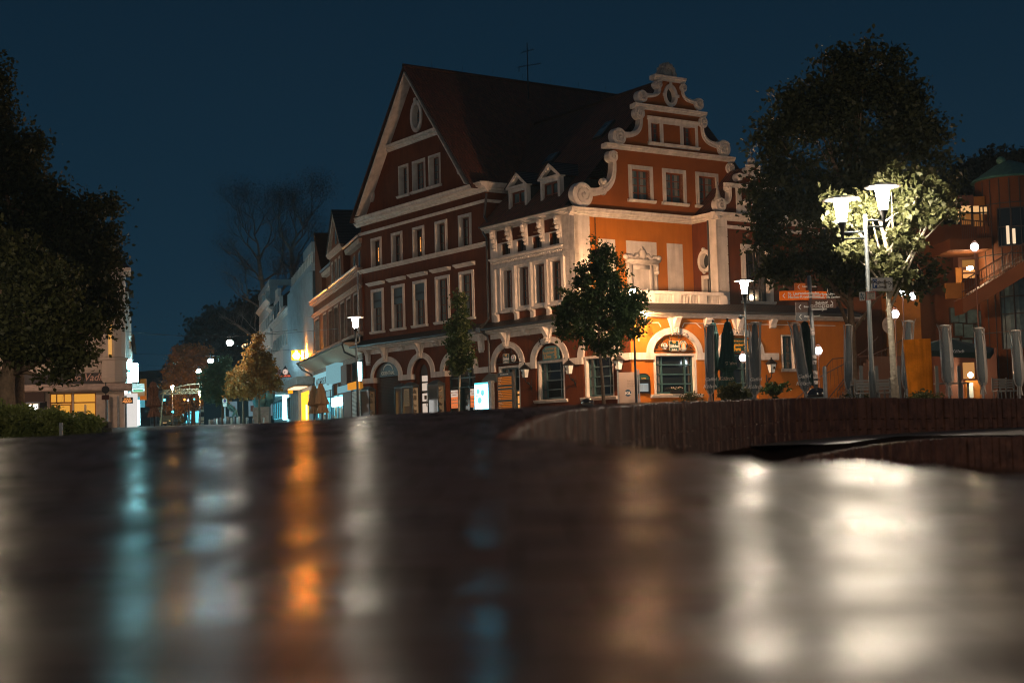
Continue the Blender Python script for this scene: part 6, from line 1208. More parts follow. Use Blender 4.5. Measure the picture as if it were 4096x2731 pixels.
# directory board with orange strips
S = thing('directory_board', 'dark directory board with rows of orange name strips by the tavern door', 'directory board', FA.p(-3.2, 3, 1.05)); mb = MB(); FA.box(mb, -4.12, -2.5, 2.9, 3.0, 1.1, 3.58); FA.box(mb, -2.48, -2.38, 2.88, 3.02, 1.0, 3.45); bd = obj('panel', mb, mat('board_black', (.02, .022, .024), .5), S)
text(FA, 'RHEIN-BERG GALERIE', -3.35, 3.44, .09, OFFW, bd, n=3.01); OS_ = glow('orange_strip', (1, .26, .02), .34); tm = mat('strip_print', (.75, .6, .45), .6); zz = 3.26
names = ['E Cut & Color', 'Café Extra', 'Goldankauf', 'Optik', 'Arztpraxis', None, 'Juwelier', None, 'Schuhe', 'Reisebüro', 'Friseur & Spa', 'Mode & Drogerie', 'Bücher', 'Schmuck', None, 'Sanitätshaus', 'Apotheke & Labor', 'Kaufhaus', 'Foto Studio', 'Bäckerei & Café', 'Eis Café']
for nm in names:
    if nm: mb = MB(); FA.box(mb, -4.05, -2.62, 3.0, 3.012, zz, zz + .068); sp = obj('name_strip', mb, OS_, bd); text(FA, nm, -3.98, zz + .02, .062, tm, sp, n=3.016, align='LEFT')
    zz -= .099
# grey community board and menu box
FI = Frame(FA.p(-3.1, 4, 0).to_2d().to_tuple() if 0 else tuple(FA.p(-3.1, 4, 0))[:2], 128); FI = Frame(tuple(at(2506, 1500, 77))[:2], 95)
S = thing('notice_board', 'grey steel notice board with a round blue emblem beside the corner', 'notice board', FI.p(0, 0, 1)); mb = MB(); FI.box(mb, -.42, .5, -.06, .04, 1.2, 3.1); bd = obj('panel', mb, mat('warm_grey_panel', (.34, .29, .26), .5), S); mb = MB(); FI.box(mb, -.52, -.43, -.08, .08, .9, 3.2); FI.box(mb, .52, .6, -.08, .08, .9, 3.25); FI.box(mb, .64, .7, -.08, .08, .9, 3.22); obj('steel_post', mb, STEEL, S)
mb = MB(); FI.prism(mb, oval(.05, 1.98, .17, .19, 20), .04, .05); em = obj('emblem', mb, mat('deep_blue', (.015, .07, .14), .5), bd); text(FI, 'IGL', .05, 1.9, .22, OFFW, em, n=.052, bold=.006); tg = mat('dark_print', (0, 0, 0))
for i, t_ in enumerate(('Bürgernähe ist', 'Information zur Innenstadt', 'Offene Stadtführung', 'gut und sehr mobil')): text(FI, t_, .02, 2.62 - i * .1, .07, tg, bd, n=.043, align='LEFT')
for i, t_ in enumerate(('Bürgerportal igl e.V.', 'Einkaufen vor allem Gutes', 'mitmachen')): text(FI, t_, .08, 1.6 - i * .09, .06, tg, bd, n=.043, align='LEFT')
S = thing('menu_box', 'black wall menu box with a green arched top and white menu pages', 'menu box', FP.p(.67, 0, 2)); mb = MB(); FP.prism(mb, [(.22, 2.0), (1.12, 2.0), (1.12, 2.92)] + arch(.28, 1.06, 2.95, 3.12, 8) + [(.22, 2.92)], .02, .16); bx = obj('case', mb, BLACK, S); mb = MB(); FP.prism(mb, [(.28, 2.76), (1.06, 2.76), (1.06, 2.9)] + arch(.34, 1.0, 2.92, 3.04, 8) + [(.28, 2.9)], .16, .175); gp = obj('green_header', mb, GRN, bx); text(FP, 'Löwe', .67, 2.8, .14, GOLD, gp, n=.18)
mb = MB(); FP.box(mb, .36, .98, .16, .17, 2.1, 2.55); mp = obj('menu_pages', mb, glow('lit_menu', (.7, .85, .85), .42), bx); mb = MB(); [FP.box(mb, .4 + (i % 2) * .3, .64 + (i % 2) * .3, .17, .174, 2.15 + (i // 2) * .05, 2.165 + (i // 2) * .05) for i in range(14)]; obj('print_lines', mb, mat('grey_print', (0, 0, 0)), mp)
# flower box, litter bin domes, bollard
S = thing('flower_box', 'flower box with pale blossoms on the sill of the orange wall window', 'flower box', FP.p(2.9, .2, 1.96)); mb = MB(); FP.box(mb, 2.55, 3.35, .08, .3, 1.96, 2.16); obj('trough', mb, BLACK, S)
lf = MB(); rr = random.Random(4)
def leafcards(mb, c, s, n, size, rr, flat=0):
    for i in range(n):
        p = Vector((c[0] + rr.gauss(0, s[0]), c[1] + rr.gauss(0, s[1]), c[2] + rr.gauss(0, s[2]))); a = Vector((rr.uniform(-1, 1), rr.uniform(-1, 1), rr.uniform(-1, 1))).normalized() * size; b = a.orthogonal().normalized() * size * .6; mb.add([p - a, p + b, p + a, p - b], [(0, 1, 2, 3)])
for i in range(8): c = FP.p(2.6 + i * .1, .2, 2.24); leafcards(lf, c, (.04, .04, .05), 14, .05, rr)
obj('foliage', lf, leafmat('box_green', (.03, .06, .02), (.06, .1, .03)), S); lf = MB(); [lf.ball(FP.p(2.58 + i * .065, .22 + rr.uniform(-.06, .06), 2.25 + rr.uniform(-.03, .09)), .035, 6) for i in range(12)]; obj('blossoms', lf, mat('blossom', (.7, .5, .45), .7), S)
def bin_(label, px, py, d, r=.33):
    c = at(px, py, d); L = thing('litter_bin', label, 'litter bin', (c.x, c.y, gz(d)), 'dome topped litter bins'); mb = MB(); mb.lathe((c.x, c.y, gz(d)), [(.24, 0), (.28, .1), (.28, c.z - gz(d) - .1)], 18); obj('body', mb, PGREY, L, True); mb = MB(); mb.lathe((c.x, c.y, c.z - .12), [(r, 0), (r * 1.02, .04), (r * .9, .15), (r * .55, .24), (.001, .28)], 24); obj('dome_lid', mb, mat('gloss_black', (.012, .012, .014), .15, spec=.8), L, True)
bin_('black dome of a litter bin peeping over the wall left of the young tree', 2351, 1604, 72); bin_('grey dome of a litter bin beside the signpost and steel bollard', 3268, 1570, 42, .3)
mb = MB(); c = at(3302, 1560, 41); mb.lathe((c.x, c.y, gz(41)), [(.06, 0), (.06, 1.2), (.05, 1.25), (.001, 1.28)], 14); c = at(3302, 1525, 41); single('bollard', 'single round topped steel bollard next to the signpost', 'bollard', mb, STEEL)
# ================================================================ parasols
def wrapped(label, pxt, pyt, pxb, pyb, d, w_=.28, pyk=None, group='parasols wrapped in clear plastic sleeves', stain=True, seed=0):
    """closed parasol inside a clear sleeve tied near its foot"""
    rr = random.Random(seed); t = at(pxt, pyt, d); k = at(pxb, pyb, d); b = Vector((k.x + (k.x - t.x) * .1, d, gz(d))); L = thing('wrapped_parasol', label, 'parasol', b, group)
    seg = 14; pts = []; H_ = t.z - k.z
    def ring_(c, r, sq=1.0, ph=0): return [c + Vector((r * math.cos(2 * math.pi * i / seg + ph) * (1 + rr.uniform(-.08, .08)), r * sq * math.sin(2 * math.pi * i / seg + ph), rr.uniform(-.02, .02))) for i in range(seg)]
    rs = [(1.0, w_ * 1.3, .25), (.97, w_ * 1.12, .5), (.9, w_, .7), (.7, w_ * 1.0, .9), (.5, w_ * 1.03, .9), (.3, w_ * 1.02, .95), (.15, w_ * .98, .95), (.06, w_ * .8, .95), (0, .07, 1), (-.05, w_ * .45, .9), (-.14, w_ * .6, .9)]
    vs = []
    for f, r, sq in rs: c = k + (t - k) * f; vs += ring_(c, r, sq)
    for i in (0, seg // 2): vs[i] = vs[i] + Vector((0, 0, .07))
    fs = [(i * seg + j, i * seg + (j + 1) % seg, (i + 1) * seg + (j + 1) % seg, (i + 1) * seg + j) for i in range(len(rs) - 1) for j in range(seg)]; mb = MB(); mb.add(vs, fs); obj('plastic_sleeve', mb, FOIL, L)
    mb = MB(); prof = [(.98, .03), (.95, w_ * .35), (.7, w_ * .5), (.45, w_ * .62), (.25, w_ * .7), (.12, w_ * .5), (.02, .06)]
    vs = []; sg2 = 18
    for f, r in prof: c = k + (t - k) * f; vs += [c + Vector((r * (1 + .25 * (i % 2)) * math.cos(2 * math.pi * i / sg2), r * (1 + .25 * (i % 2)) * math.sin(2 * math.pi * i / sg2), 0)) for i in range(sg2)]
    mb.add(vs, [(i * sg2 + j, i * sg2 + (j + 1) % sg2, (i + 1) * sg2 + (j + 1) % sg2, (i + 1) * sg2 + j) for i in range(len(prof) - 1) for j in range(sg2)]); cl = obj('folded_canopy', mb, mat('blue_grey_canopy', (.07, .12, .16), .8), L, True)
    mb = MB(); mb.tube([b, b + (k - b) * .99, t], .035, 8); obj('pole', mb, STEEL, L)
    mb = MB(); mb.lathe(t - Vector((0, 0, .03)), [(w_ * .75, 0), (w_ * .72, .03), (.001, .05)], 16); obj('cap', mb, OFFW, L)
    fr = Frame(tuple(k + (t - k) * .22)[:2], 90 + rr.uniform(-5, 5))
    if stain:
        o = text(fr, 'Gaffel', 0, k.z + H_ * .2, .2, mat('sleeve_print', (.75, .8, .82), .6), cl, n=w_ * .98, ital=.3); o2 = text(fr, 'Kölsch', -.03, k.z + H_ * .1, .2, mat('sleeve_print', (0, 0, 0)), cl, n=w_ * .98, ital=.3)
    return L
wrapped('plastic wrapped parasol at the right edge of the orange arch window', 2836, 1298, 2842, 1580, 58, .2, seed=1); wrapped('plastic wrapped parasol right of the slim lamp post', 3019, 1288, 3019, 1583, 56, .235, seed=2)
wrapped('plastic wrapped parasol leaning left beside the signpost', 3178, 1290, 3223, 1568, 52, .2, seed=3); wrapped('plastic wrapped parasol mostly hidden by the thick tree trunk', 3392, 1298, 3394, 1560, 50, .15, seed=4, stain=False)
wrapped('plastic wrapped parasol standing behind the rusty steel panel', 3634, 1282, 3628, 1560, 47, .19, seed=5, stain=False); wrapped('plastic wrapped parasol immediately right of the rusty steel panel', 3778, 1300, 3794, 1545, 45, .2, seed=6, stain=False)
wrapped('second plastic wrapped parasol right of the rusty steel panel', 3916, 1310, 3932, 1545, 45, .17, seed=7, stain=False); wrapped('plastic wrapped parasol at the right edge of the picture', 4061, 1320, 4078, 1548, 45, .17, seed=8, stain=False)
def closed(label, px, pyt, pyb, d, m_, rtop=.06, rbot=.4, flap=True, group='closed parasols without sleeves', waist=.22, words=None, dx=0):
    t = at(px, pyt, d); k = at(px + dx, pyb, d); b = Vector((k.x, k.y, gz(d))); L = thing('closed_parasol', label, 'parasol', b, group); sg2 = 28; vs = []
    H_ = t.z - k.z; prof = [(1, .02), (.985, rtop * 1.1), (.86, rtop * 2.0), (.84, rtop * 2.3), (.6, rbot * .62), (.36, rbot * .95), (.33, rbot * 1.0), (.3, rbot * .62), (.26, rbot * .5), (.12, rbot * .8), (.02, rbot * .9)]
    for q, (f, r) in enumerate(prof): vs += [k + (t - k) * f + Vector((r * (1 + .22 * (i % 2) + .07 * math.sin(i * 2.3 + q)) * math.cos(2 * math.pi * i / sg2), r * (1 + .22 * (i % 2)) * math.sin(2 * math.pi * i / sg2), -.05 * (i % 2) * (f < .9))) for i in range(sg2)]
    mb = MB(); mb.add(vs, [(i * sg2 + j, i * sg2 + (j + 1) % sg2, (i + 1) * sg2 + (j + 1) % sg2, (i + 1) * sg2 + j) for i in range(len(prof) - 1) for j in range(sg2)]); cl = obj('folded_canopy', mb, m_, L)
    mb = MB(); mb.tube([b, k, t + Vector((0, 0, .1))], .04, 8); mb.ball(t + Vector((0, 0, .08)), .06, 8); obj('pole', mb, BLACK, L)
    mb = MB(); mb.lathe(k + (t - k) * .285, [(rbot * .68, 0), (rbot * .7, .04), (rbot * .66, .08)], 16); obj('tie', mb, m_, L)
    if words: fr = Frame(tuple(k)[:2], 92); text(fr, words[0], .12, k.z + H_ * .36, .2, LET, cl, n=rbot * .95, ital=.3); text(fr, words[1], -.1, k.z + H_ * .14, .24, LET, cl, n=rbot * .86, ital=.5)
TEAL = mat('bottle_green_cloth', (.025, .085, .075), .85, bump=.3, bscale=20); TAN = mat('tan_cloth', (.50, .33, .18), .85, bump=.3, bscale=20); BRN = mat('brown_striped_cloth', (.17, .10, .07), .85, var=.5, vscale=9)
closed('dark green parasol with a printed hem, tallest of the closed ones', 2910, 1284, 1560, 62, TEAL, .09, .38, words=('Gilden', 'Kölsch')); closed('dark green parasol mostly behind the first plastic wrapped one', 2852, 1290, 1560, 63, TEAL, .09, .3); closed('nearly black green parasol behind the signpost', 3218, 1285, 1545, 58, mat('dark_green_cloth', (.012, .035, .032), .85), .09, .32, dx=14)
closed('left one of the two tan closed parasols by the salon', 1255, 1541, 1655, 104, TAN, .1, .42, dx=4); closed('right and taller one of the two tan closed parasols by the salon', 1282, 1532, 1652, 103, TAN, .1, .45, dx=8)
closed('brown striped closed parasol standing in the street beside the black car', 612, 1526, 1668, 98, BRN, .14, .42, dx=5)
# open umbrella on the terrace
S = thing('open_parasol', 'wide open dark parasol behind the rusty steel panel', 'parasol', at(3790, 1600, 66)); c = at(3790, 1352, 66); mb = MB(); P = [at(3640, 1398, 63), at(3960, 1412, 63), at(3975, 1392, 69), at(3650, 1382, 69)]
mb.add([c] + P, [(0, 1, 2), (0, 2, 3), (0, 3, 4), (0, 4, 1)]); dn = Vector((0, 0, -.25)); mb.add(P + [p + dn for p in P], [(i, (i + 1) % 4, (i + 1) % 4 + 4, i + 4) for i in range(4)]); cn = obj('canopy', mb, mat('dark_green_cloth', (0, 0, 0)), S); mb = MB(); mb.tube([(c.x, c.y, gz(66)), c], .04, 6); obj('pole', mb, BLACK, S)
fu = Frame((P[0].x, P[0].y), 90); text(fu, 'Früh Kölsch', 1.9, P[0].z - .2, .2, mat('sleeve_print', (0, 0, 0)), cn, n=.02, ital=.2)
# ================================================================ rusty panel, signs on the right
S = MB(); P = [at(3614, 1359, 39), at(3722, 1353, 39), at(3737, 1600, 39), at(3638, 1600, 39)]; S.add(P + [p + Vector((0, .08, 0)) for p in P], [(0, 1, 2, 3), (7, 6, 5, 4), (0, 4, 5, 1), (1, 5, 6, 2), (2, 6, 7, 3), (3, 7, 4, 0)])
RP = mat('rusty_steel', (.80, .25, .015), .8, bump=.2, bscale=25, var=.3, vscale=2.2, spec=.1, streak=.75); single('steel_panel', 'tall slab of orange rusted steel streaked with dark stains', 'steel panel', S, RP)
def signpost():
    L = thing('signpost', 'round steel signpost with orange and brown direction arms', 'signpost', (at(3268, 1600, 42).x, 42, gz(42))); mb = MB(); mb.tube([(at(3268, 1600, 42).x, 42, gz(42)), at(3236, 1107, 42)], .062, 14); mb.lathe(at(3236, 1107, 42), [(.062, 0), (.05, .03), (.001, .04)], 14); pl = obj('pole', mb, STEEL, L, True)
    OR = mat('orange_sign', (.9, .17, .006), .6, spec=.1); BR = mat('brown_sign', (.075, .028, .014), .4); GY = mat('grey_sign', (.12, .12, .125), .4)
    def arm(px0, px1, py0, py1, m_, lines, arrow, az, tm=OFFW, sz=.115, name='direction_arm', icons=0, dy=0):
        c = at((px0 + px1) / 2, (py0 + py1) / 2, 41.9 + dy); fr = Frame((c.x, c.y), az); s_ = 42 / FPX; w_ = (px1 - px0) * s_ / 2 / max(.3, abs(math.sin(math.radians(az)))); h = (py1 - py0) * s_ / 2
        mb = MB(); fr.box(mb, -w_, w_, -.02, .02, c.z - h, c.z + h); a = obj(name, mb, m_, L); mb = MB(); x = (-w_ + .1) if arrow < 0 else (w_ - .1); [mb.tube([fr.p(x, .03, c.z), fr.p(x - arrow * .06, .03, c.z + k * .07)], .012, 4) for k in (-1, 1)]; obj('arrow', mb, tm, a)
        for i, t_ in enumerate(lines): text(fr, t_, (-w_ + .25) if arrow < 0 else (-w_ + .12), c.z + (h * .15 if len(lines) == 2 and i == 0 else (-h * .6 if len(lines) == 2 else -h * .1)), sz, tm, a, n=.024, align='LEFT', bold=.002)
        if icons: mb = MB(); [fr.ring(mb, w_ - .1 - i * .12 - .08, w_ - .1 - i * .12, c.z - h + .02, c.z - h + .1, .012, .02, .026) for i in range(icons)]; obj('icons', mb, tm, a)
        return a
    PT = glow('lit', (1, 1, 1), 1)
    a = arm(3117, 3235, 1163, 1201, OR, ('St. Laurentiuskirche', 'Marien-Krankenhaus'), -1, 90); arm(3216, 3307, 1166, 1200, OR, ('Bürgerhaus Berg. Löwe', 'Kunstmuseum Villa Zanders'), 1, 84, sz=.085, dy=.1); arm(3176, 3222, 1133, 1163, mat('dull_orange_sign', (.55, .13, .01), .5), ('Laurentiusstr.',), -1, 78, sz=.08, dy=.3)
    arm(3181, 3230, 1208, 1249, BR, ('Evang. Krankenhaus',), -1, 88, sz=.08, dy=.2); arm(3244, 3345, 1195, 1232, BR, ('Bahnhof',), 1, 84, sz=.11, icons=6); arm(3183, 3230, 1250, 1284, GY, ('Buchmühlenpark',), -1, 88, sz=.07, dy=.2); arm(3246, 3308, 1233, 1240, mat('pale_sign', (.4, .4, .4), .4), (), 1, 84)
    mb = MB(); [mb.tube([at(3236 + (y - 1107) * .066, y, 41.93), at(3236 + (y + 14 - 1107) * .066, y + 14, 41.93)], .066, 14, False) for y in (1310, 1327, 1420, 1442, 1483, 1500, 1522)]; obj('stickers', mb, mat('sticker', (.45, .4, .38), .6, var=.8, vscale=12), pl)
signpost()
def parking():
    d = 35.4; a = at(3484, 1112, d); b = at(3572, 1162, d); c = (a + b) / 2; fr = Frame((c.x, c.y), 84); w_ = (b.x - a.x) / 2 * 1.02; h = .17; L = thing('parking_sign', 'white parking garage sign with an arrow, fixed to the double lamp post', 'sign', (c.x, c.y, c.z - h))
    mb = MB(); fr.box(mb, -w_, w_, -.015, .015, c.z - h, c.z + h); bd = obj('plate', mb, mat('sign_white', (.62, .62, .60), .4), L); mb = MB(); fr.ring(mb, -w_ + .01, w_ - .01, c.z - h + .01, c.z + h - .01, .008, .015, .02); obj('border', mb, BLACK, bd)
    mb = MB(); fr.box(mb, -w_ + .03, -w_ + .14, .015, .019, c.z - .1, c.z + .13); bl = obj('parking_symbol', mb, mat('sign_blue', (.01, .06, .22), .4), bd); text(fr, 'P', -w_ + .085, c.z - .07, .15, OFFW, bl, n=.021, bold=.003); mb = MB(); mb.tube([fr.p(-w_ + .03, .022, c.z + .06), fr.p(-w_ + .085, .022, c.z + .11), fr.p(-w_ + .14, .022, c.z + .06)], .006, 4); obj('roof_mark', mb, OFFW, bl)
    text(fr, 'Bergischer', -.05, c.z + .02, .11, BLACK, bd, n=.017, bold=.002); text(fr, 'Löwe', -.03, c.z - .1, .11, BLACK, bd, n=.017, bold=.002)
    mb = MB(); mb.tube([fr.p(w_ - .13, .02, c.z), fr.p(w_ - .04, .02, c.z)], .01, 4); [mb.tube([fr.p(w_ - .1, .02, c.z + k * .08), fr.p(w_ - .035, .02, c.z)], .01, 4) for k in (-1, 1)]; obj('arrow', mb, BLACK, bd); l = MB(); u = w_ - .21; fr.prism(l, [(u + p * .32, c.z - .12 + q * .3) for p, q in ((-.1, 0), (.15, 0), (.15, .3), (.1, .55), (.12, .75), (.0, .8), (-.06, .65), (-.02, .5), (-.12, .4), (-.02, .35), (-.02, .1), (-.1, .1))], .015, .018, ); obj('lion_mark', l, mat('grey_print', (0, 0, 0)), bd)
parking()
def plate(px0, px1, py0, py1, d, label, m_, rim, lines):
    a = at(px0, py0, d); b = at(px1, py1, d); c = (a + b) / 2; fr = Frame((c.x, c.y), 90); w_ = (b.x - a.x) / 2; h = (a.z - b.z) / 2; L = thing('hydrant_plate', label, 'sign', (c.x, c.y, c.z - h)); mb = MB(); fr.box(mb, -w_, w_, -.01, .01, c.z - h, c.z + h); p = obj('plate', mb, m_, L); mb = MB(); fr.ring(mb, -w_, w_, c.z - h, c.z + h, .015, .009, .014); obj('rim', mb, rim, p)
    for i, t_ in enumerate(lines): text(fr, t_, 0, c.z + h * .35 - i * h * .62, .075, BLACK if i >= 0 and m_.name != 'hydrant_blue' else OFFW, p, n=.012)
plate(3463, 3504, 1167, 1199, 35.3, 'white hydrant plate with a red rim on the double lamp post', mat('plate_cream', (.55, .5, .42), .5), mat('plate_red', (.5, .08, .03), .5), ('H350', '11,4', '14,1')); plate(3437, 3460, 1169, 1202, 35.3, 'small blue hydrant plate on the double lamp post', mat('hydrant_blue', (.03, .09, .12), .5), OFFW, ('S 80', '0,9', '14,3'))
# ================================================================ signs in the street
def boxsign(name, label, px0, px1, py0, py1, d, dep, m_, faces=None):
    a = at(px0, py1, d); b = at(px1, py0, d); L = thing(name, label, 'sign', ((a.x + b.x) / 2, d, a.z)); mb = MB(); mb.box(a.x, b.x, d, d + dep, a.z, b.z); bd = obj('box', mb, m_, L); return L, bd, Frame(((a.x + b.x) / 2, d), 90), a.z, b.z, (b.x - a.x) / 2
L, bd, fr, z0, z1, w_ = boxsign('glowing_cube_sign', 'glowing yellow cube sign projecting from the panelled block', 1166, 1206, 1400, 1439, 134, .9, glow('yellow_sign', (1, .40, .01), 3))
mb = MB(); c = (z0 + z1) / 2; fr.prism(mb, oval(0, c - .08, w_ * .72, .33, 20), .01, .03); fr.prism(mb, oval(0, c + .28, .12, .12, 12), .01, .03); obj('white_core', mb, glow('yellow_sign_core', (1, .27, .02), 420), L); mb = MB(); mb.box(fr.p(w_, 0, 0).x + .005, fr.p(w_, 0, 0).x + .02, 134.1, 134.8, z0 + .1, z1 - .1); obj('added_side_glow', mb, glow('yellow_side', (1, .30, .05), 1500), L); mb = MB(); mb.tube([fr.p(w_, -.4, z1), fr.p(w_ + .9, -.4, z1)], .03, 5); obj('bracket', mb, BLACK, L)  # bright side sheet added to throw orange onto the panelled block
S = thing('clock_sign', 'black triangular clock sign hung above the shops', 'sign', at(1141, 1509, 148)); ft = Frame(tuple(at(1141, 1509, 148))[:2], 90); zb = at(1141, 1509, 148).z; k = 148 / FPX
mb = MB(); ft.prism(mb, [(-26 * k, zb), (26 * k, zb), (0, zb + 48 * k)], -.2, 0); bd = obj('board', mb, mat('navy_board', (.012, .016, .025), .5), S); mb = MB(); ft.prism(mb, oval(1 * k, zb + 22 * k, 11.2 * k, 11.2 * k, 24), 0, .02); fc = obj('clock_face', mb, glow('clock_face', (1, .72, .6), .72), bd)
mb = MB(); mb.tube([ft.p(1 * k, .04, zb + 22 * k), ft.p(-6 * k, .04, zb + 24 * k)], .035, 4); mb.tube([ft.p(1 * k, .04, zb + 22 * k), ft.p(-6 * k, .04, zb + 15 * k)], .025, 4)
for i in range(12): a = math.radians(30 * i); mb.tube([ft.p(k + 8.5 * k * math.cos(a), .04, zb + 22 * k + 8.5 * k * math.sin(a)), ft.p(k + 10.5 * k * math.cos(a), .04, zb + 22 * k + 10.5 * k * math.sin(a))], .02, 4)
obj('clock_hands', mb, BLACK, fc); text(ft, 'SCHÄFER', 0, zb + 2.2 * k, .24, glow('red_neon', (1, .16, .07), 1.0), bd, n=.03, bold=.006, sx=1.15)
S = thing('ice_cream_sign', 'giant ice cream scoops sign next to the clock triangle', 'sign', at(1106, 1500, 150)); c = at(1106, 1488, 150)
for nm, dx, dz, m_ in (('mint_scoop', -.22, 0, (.45, .65, .45)), ('pink_scoop', .25, 0, (.7, .3, .35)), ('orange_scoop', 0, .35, (.8, .3, .04))): mb = MB(); mb.ball(c + Vector((dx, 0, dz)), .26, 12); obj(nm, mb, mat(nm, m_, .6), S, True)
mb = MB(); mb.lathe(c + Vector((0, 0, -.45)), [(.2, 0), (.26, .15), (.26, .22)], 12); obj('wafer', mb, mat('wafer', (.8, .3, .03), .6), S)
boxsign('blue_banner', 'bright blue banner hanging behind the young street tree', 1052, 1077, 1468, 1520, 158, .1, mat('banner_blue', (.05, .35, .6), .6))
L, bd, fr, z0, z1, w_ = boxsign('orange_fascia', 'salmon orange fascia board over a shop in the pale row', 1125, 1170, 1536, 1562, 152, .3, mat('salmon_fascia', (.55, .17, .06), .6)); boxsign('orange_letter_sign', 'small glowing orange sign on the shop canopy', 1152, 1170, 1545, 1574, 146, .2, glow('orange_glow', (1, .30, .01), 1.6))
NE = glow('cyan_neon', (.35, .93, 1), 130)
L, bd, fr, z0, z1, w_ = boxsign('neon_sign', 'overexposed white neon box sign on the left of the street', 528, 545, 1452, 1525, 118, .5, NE); boxsign('neon_strip', 'tall narrow strip of white neon beside the oriel house', 509, 523, 1436, 1538, 114, .3, glow('cyan_strip', (.5, .97, 1), 30))
boxsign('turquoise_sign', 'small turquoise light box fixed to the neon strip', 512, 521, 1478, 1489, 113.8, .15, glow('turquoise_box', (.02, .7, .65), 1.2)); boxsign('turquoise_sign', 'lower and flatter turquoise light box on the neon strip', 512, 521, 1497, 1501, 113.8, .15, glow('turquoise_box', (0, 0, 0), 0))
L, bd, fr, z0, z1, w_ = boxsign('green_sign', 'flat olive green hanging sign above the gold buyer', 533, 571, 1537, 1567, 119, .15, mat('olive_sign', (.14, .24, .12), .6)); text(fr, 'Apotheke', 0, z0 + .12, .22, mat('dark_green_print', (.03, .08, .04)), bd, n=.02)
boxsign('orange_banner', 'long orange banner hanging down the ochre house', 560, 585, 1515, 1600, 136, .12, mat('banner_orange', (.75, .28, .03), .6)); 
L, bd, fr, z0, z1, w_ = boxsign('gold_buyer_sign', 'black hanging sign with orange letters and an arrow', 489, 530, 1588, 1614, 108, .12, mat('board_black', (0, 0, 0))); OG = glow('orange_letters', (1, .36, .10), .95)
text(fr, 'GOLD', 0, z1 - .2, .19, OG, bd, n=.02, bold=.008); text(fr, 'ANKAUF', 0, z1 - .37, .19, OG, bd, n=.02, bold=.008, sx=.95); mb = MB(); fr.prism(mb, [(-.22, z0 + .07), (-.14, z0 + .11), (-.14, z0 + .085), (.2, z0 + .085), (.2, z0 + .055), (-.14, z0 + .055), (-.14, z0 + .03)], .01, .02); obj('arrow', mb, OG, bd)
# shop fronts light under the awning on the left corner
S = thing('corner_shop_front', 'bright shop front of columns and glass under the corner awning', 'shop front', at(500, 1700, 112)); 
for i, (p0, p1, q0, q1, m_) in enumerate(((494, 512, 1572, 1722, glow('pale_shop_column', (1, .82, .68), .95)), (478, 492, 1600, 1722, NET), (456, 470, 1606, 1700, glow('warm_globe_window', (.5, .6, .6), .5)), (514, 528, 1618, 1718, glow('cyan_white_panel', (.6, .95, 1), 2.0)), (531, 545, 1590, 1712, glow('blue_panel', (.05, .35, .55), .6)), (547, 556, 1600, 1700, glow('cyan_strip', (0, 0, 0), 0)), (424, 440, 1600, 1724, STEEL))):
    a = at(p0, q1, 112.5 + i * .4); b = at(p1, q0, 112.5 + i * .4); mb = MB(); mb.box(a.x, b.x, a.y, a.y + .2, a.z, b.z); obj('front_panel', mb, m_, S)
mb = MB(); [mb.ball(at(p, q, 111), .13, 8) for p, q in ((402, 1590), (410, 1592), (416, 1594), (503, 1568), (445, 1582))]; obj('spot_lamps', mb, glow('spot_white', (1, .85, .75), 8), S)
mb = MB(); a = at(405, 1700, 95); sp = thing('road_sign_post', 'round road sign seen from behind with a small board under it', 'road sign', (a.x, 95, gz(95))); t = at(423, 1558, 95); mb.tube([(t.x, 95, gz(95)), (t.x, 95, t.z + .5)], .04, 8); obj('post', mb, mat('dark_post', (.03, .03, .035), .5), sp); mb = MB(); ff = Frame((t.x, 95), 90); ff.prism(mb, oval(0, t.z, .26, .26, 20), .04, .07); obj('disc', mb, mat('dark_post', (0, 0, 0)), sp); mb = MB(); ff.box(mb, -.26, .24, .04, .07, t.z - .68, t.z - .36); obj('sub_plate', mb, mat('dark_red_board', (.06, .015, .01), .6), sp)
# ================================================================ bronze figures, posts, bicycle stands, car and van far down the street
def skinbody(name, joints, edges, m_, par, lev=2):
    me = bpy.data.meshes.new(name); off = root_loc(par); me.from_pydata([tuple(V3(j[:3]) - off) for j in joints], edges, []); o = bpy.data.objects.new(name, me); COL.objects.link(o); o.parent = par
    o.modifiers.new('skin', 'SKIN'); ss = o.modifiers.new('sub', 'SUBSURF'); ss.levels = ss.render_levels = lev
    for i, j in enumerate(joints): me.skin_vertices[0].data[i].radius = (j[3], j[3])
    me.skin_vertices[0].data[0].use_root = True; me.materials.append(m_); return o
def figure(par, base, sc_, m_, pose, name='body'):
    J = [(x * sc_ + base[0], y * sc_ + base[1], z * sc_ + base[2], r * sc_) for x, y, z, r in pose]
    E_ = [(0, 1), (1, 2), (2, 3), (3, 4), (4, 5), (2, 6), (6, 7), (7, 8), (2, 9), (9, 10), (10, 11), (0, 12), (12, 13), (13, 14), (0, 15), (15, 16), (16, 17)]
    return skinbody(name, J, E_, m_, par)
STAND = [(0, 0, .95, .14), (0, 0, 1.15, .13), (0, 0, 1.42, .14), (0, 0, 1.55, .06), (0, -.02, 1.66, .1), (0, -.02, 1.76, .08), (-.2, 0, 1.4, .06), (-.27, 0, 1.15, .045), (-.24, -.08, .92, .035), (.2, 0, 1.4, .06), (.27, 0, 1.15, .045), (.26, -.1, .92, .035), (-.1, 0, .85, .09), (-.12, 0, .48, .065), (-.13, 0, .06, .05), (.1, 0, .85, .09), (.13, -.05, .48, .065), (.14, .02, .06, .05)]
BRZ = mat('weathered_bronze', (.10, .26, .27), .45, metal=.4, var=.5, vscale=2)
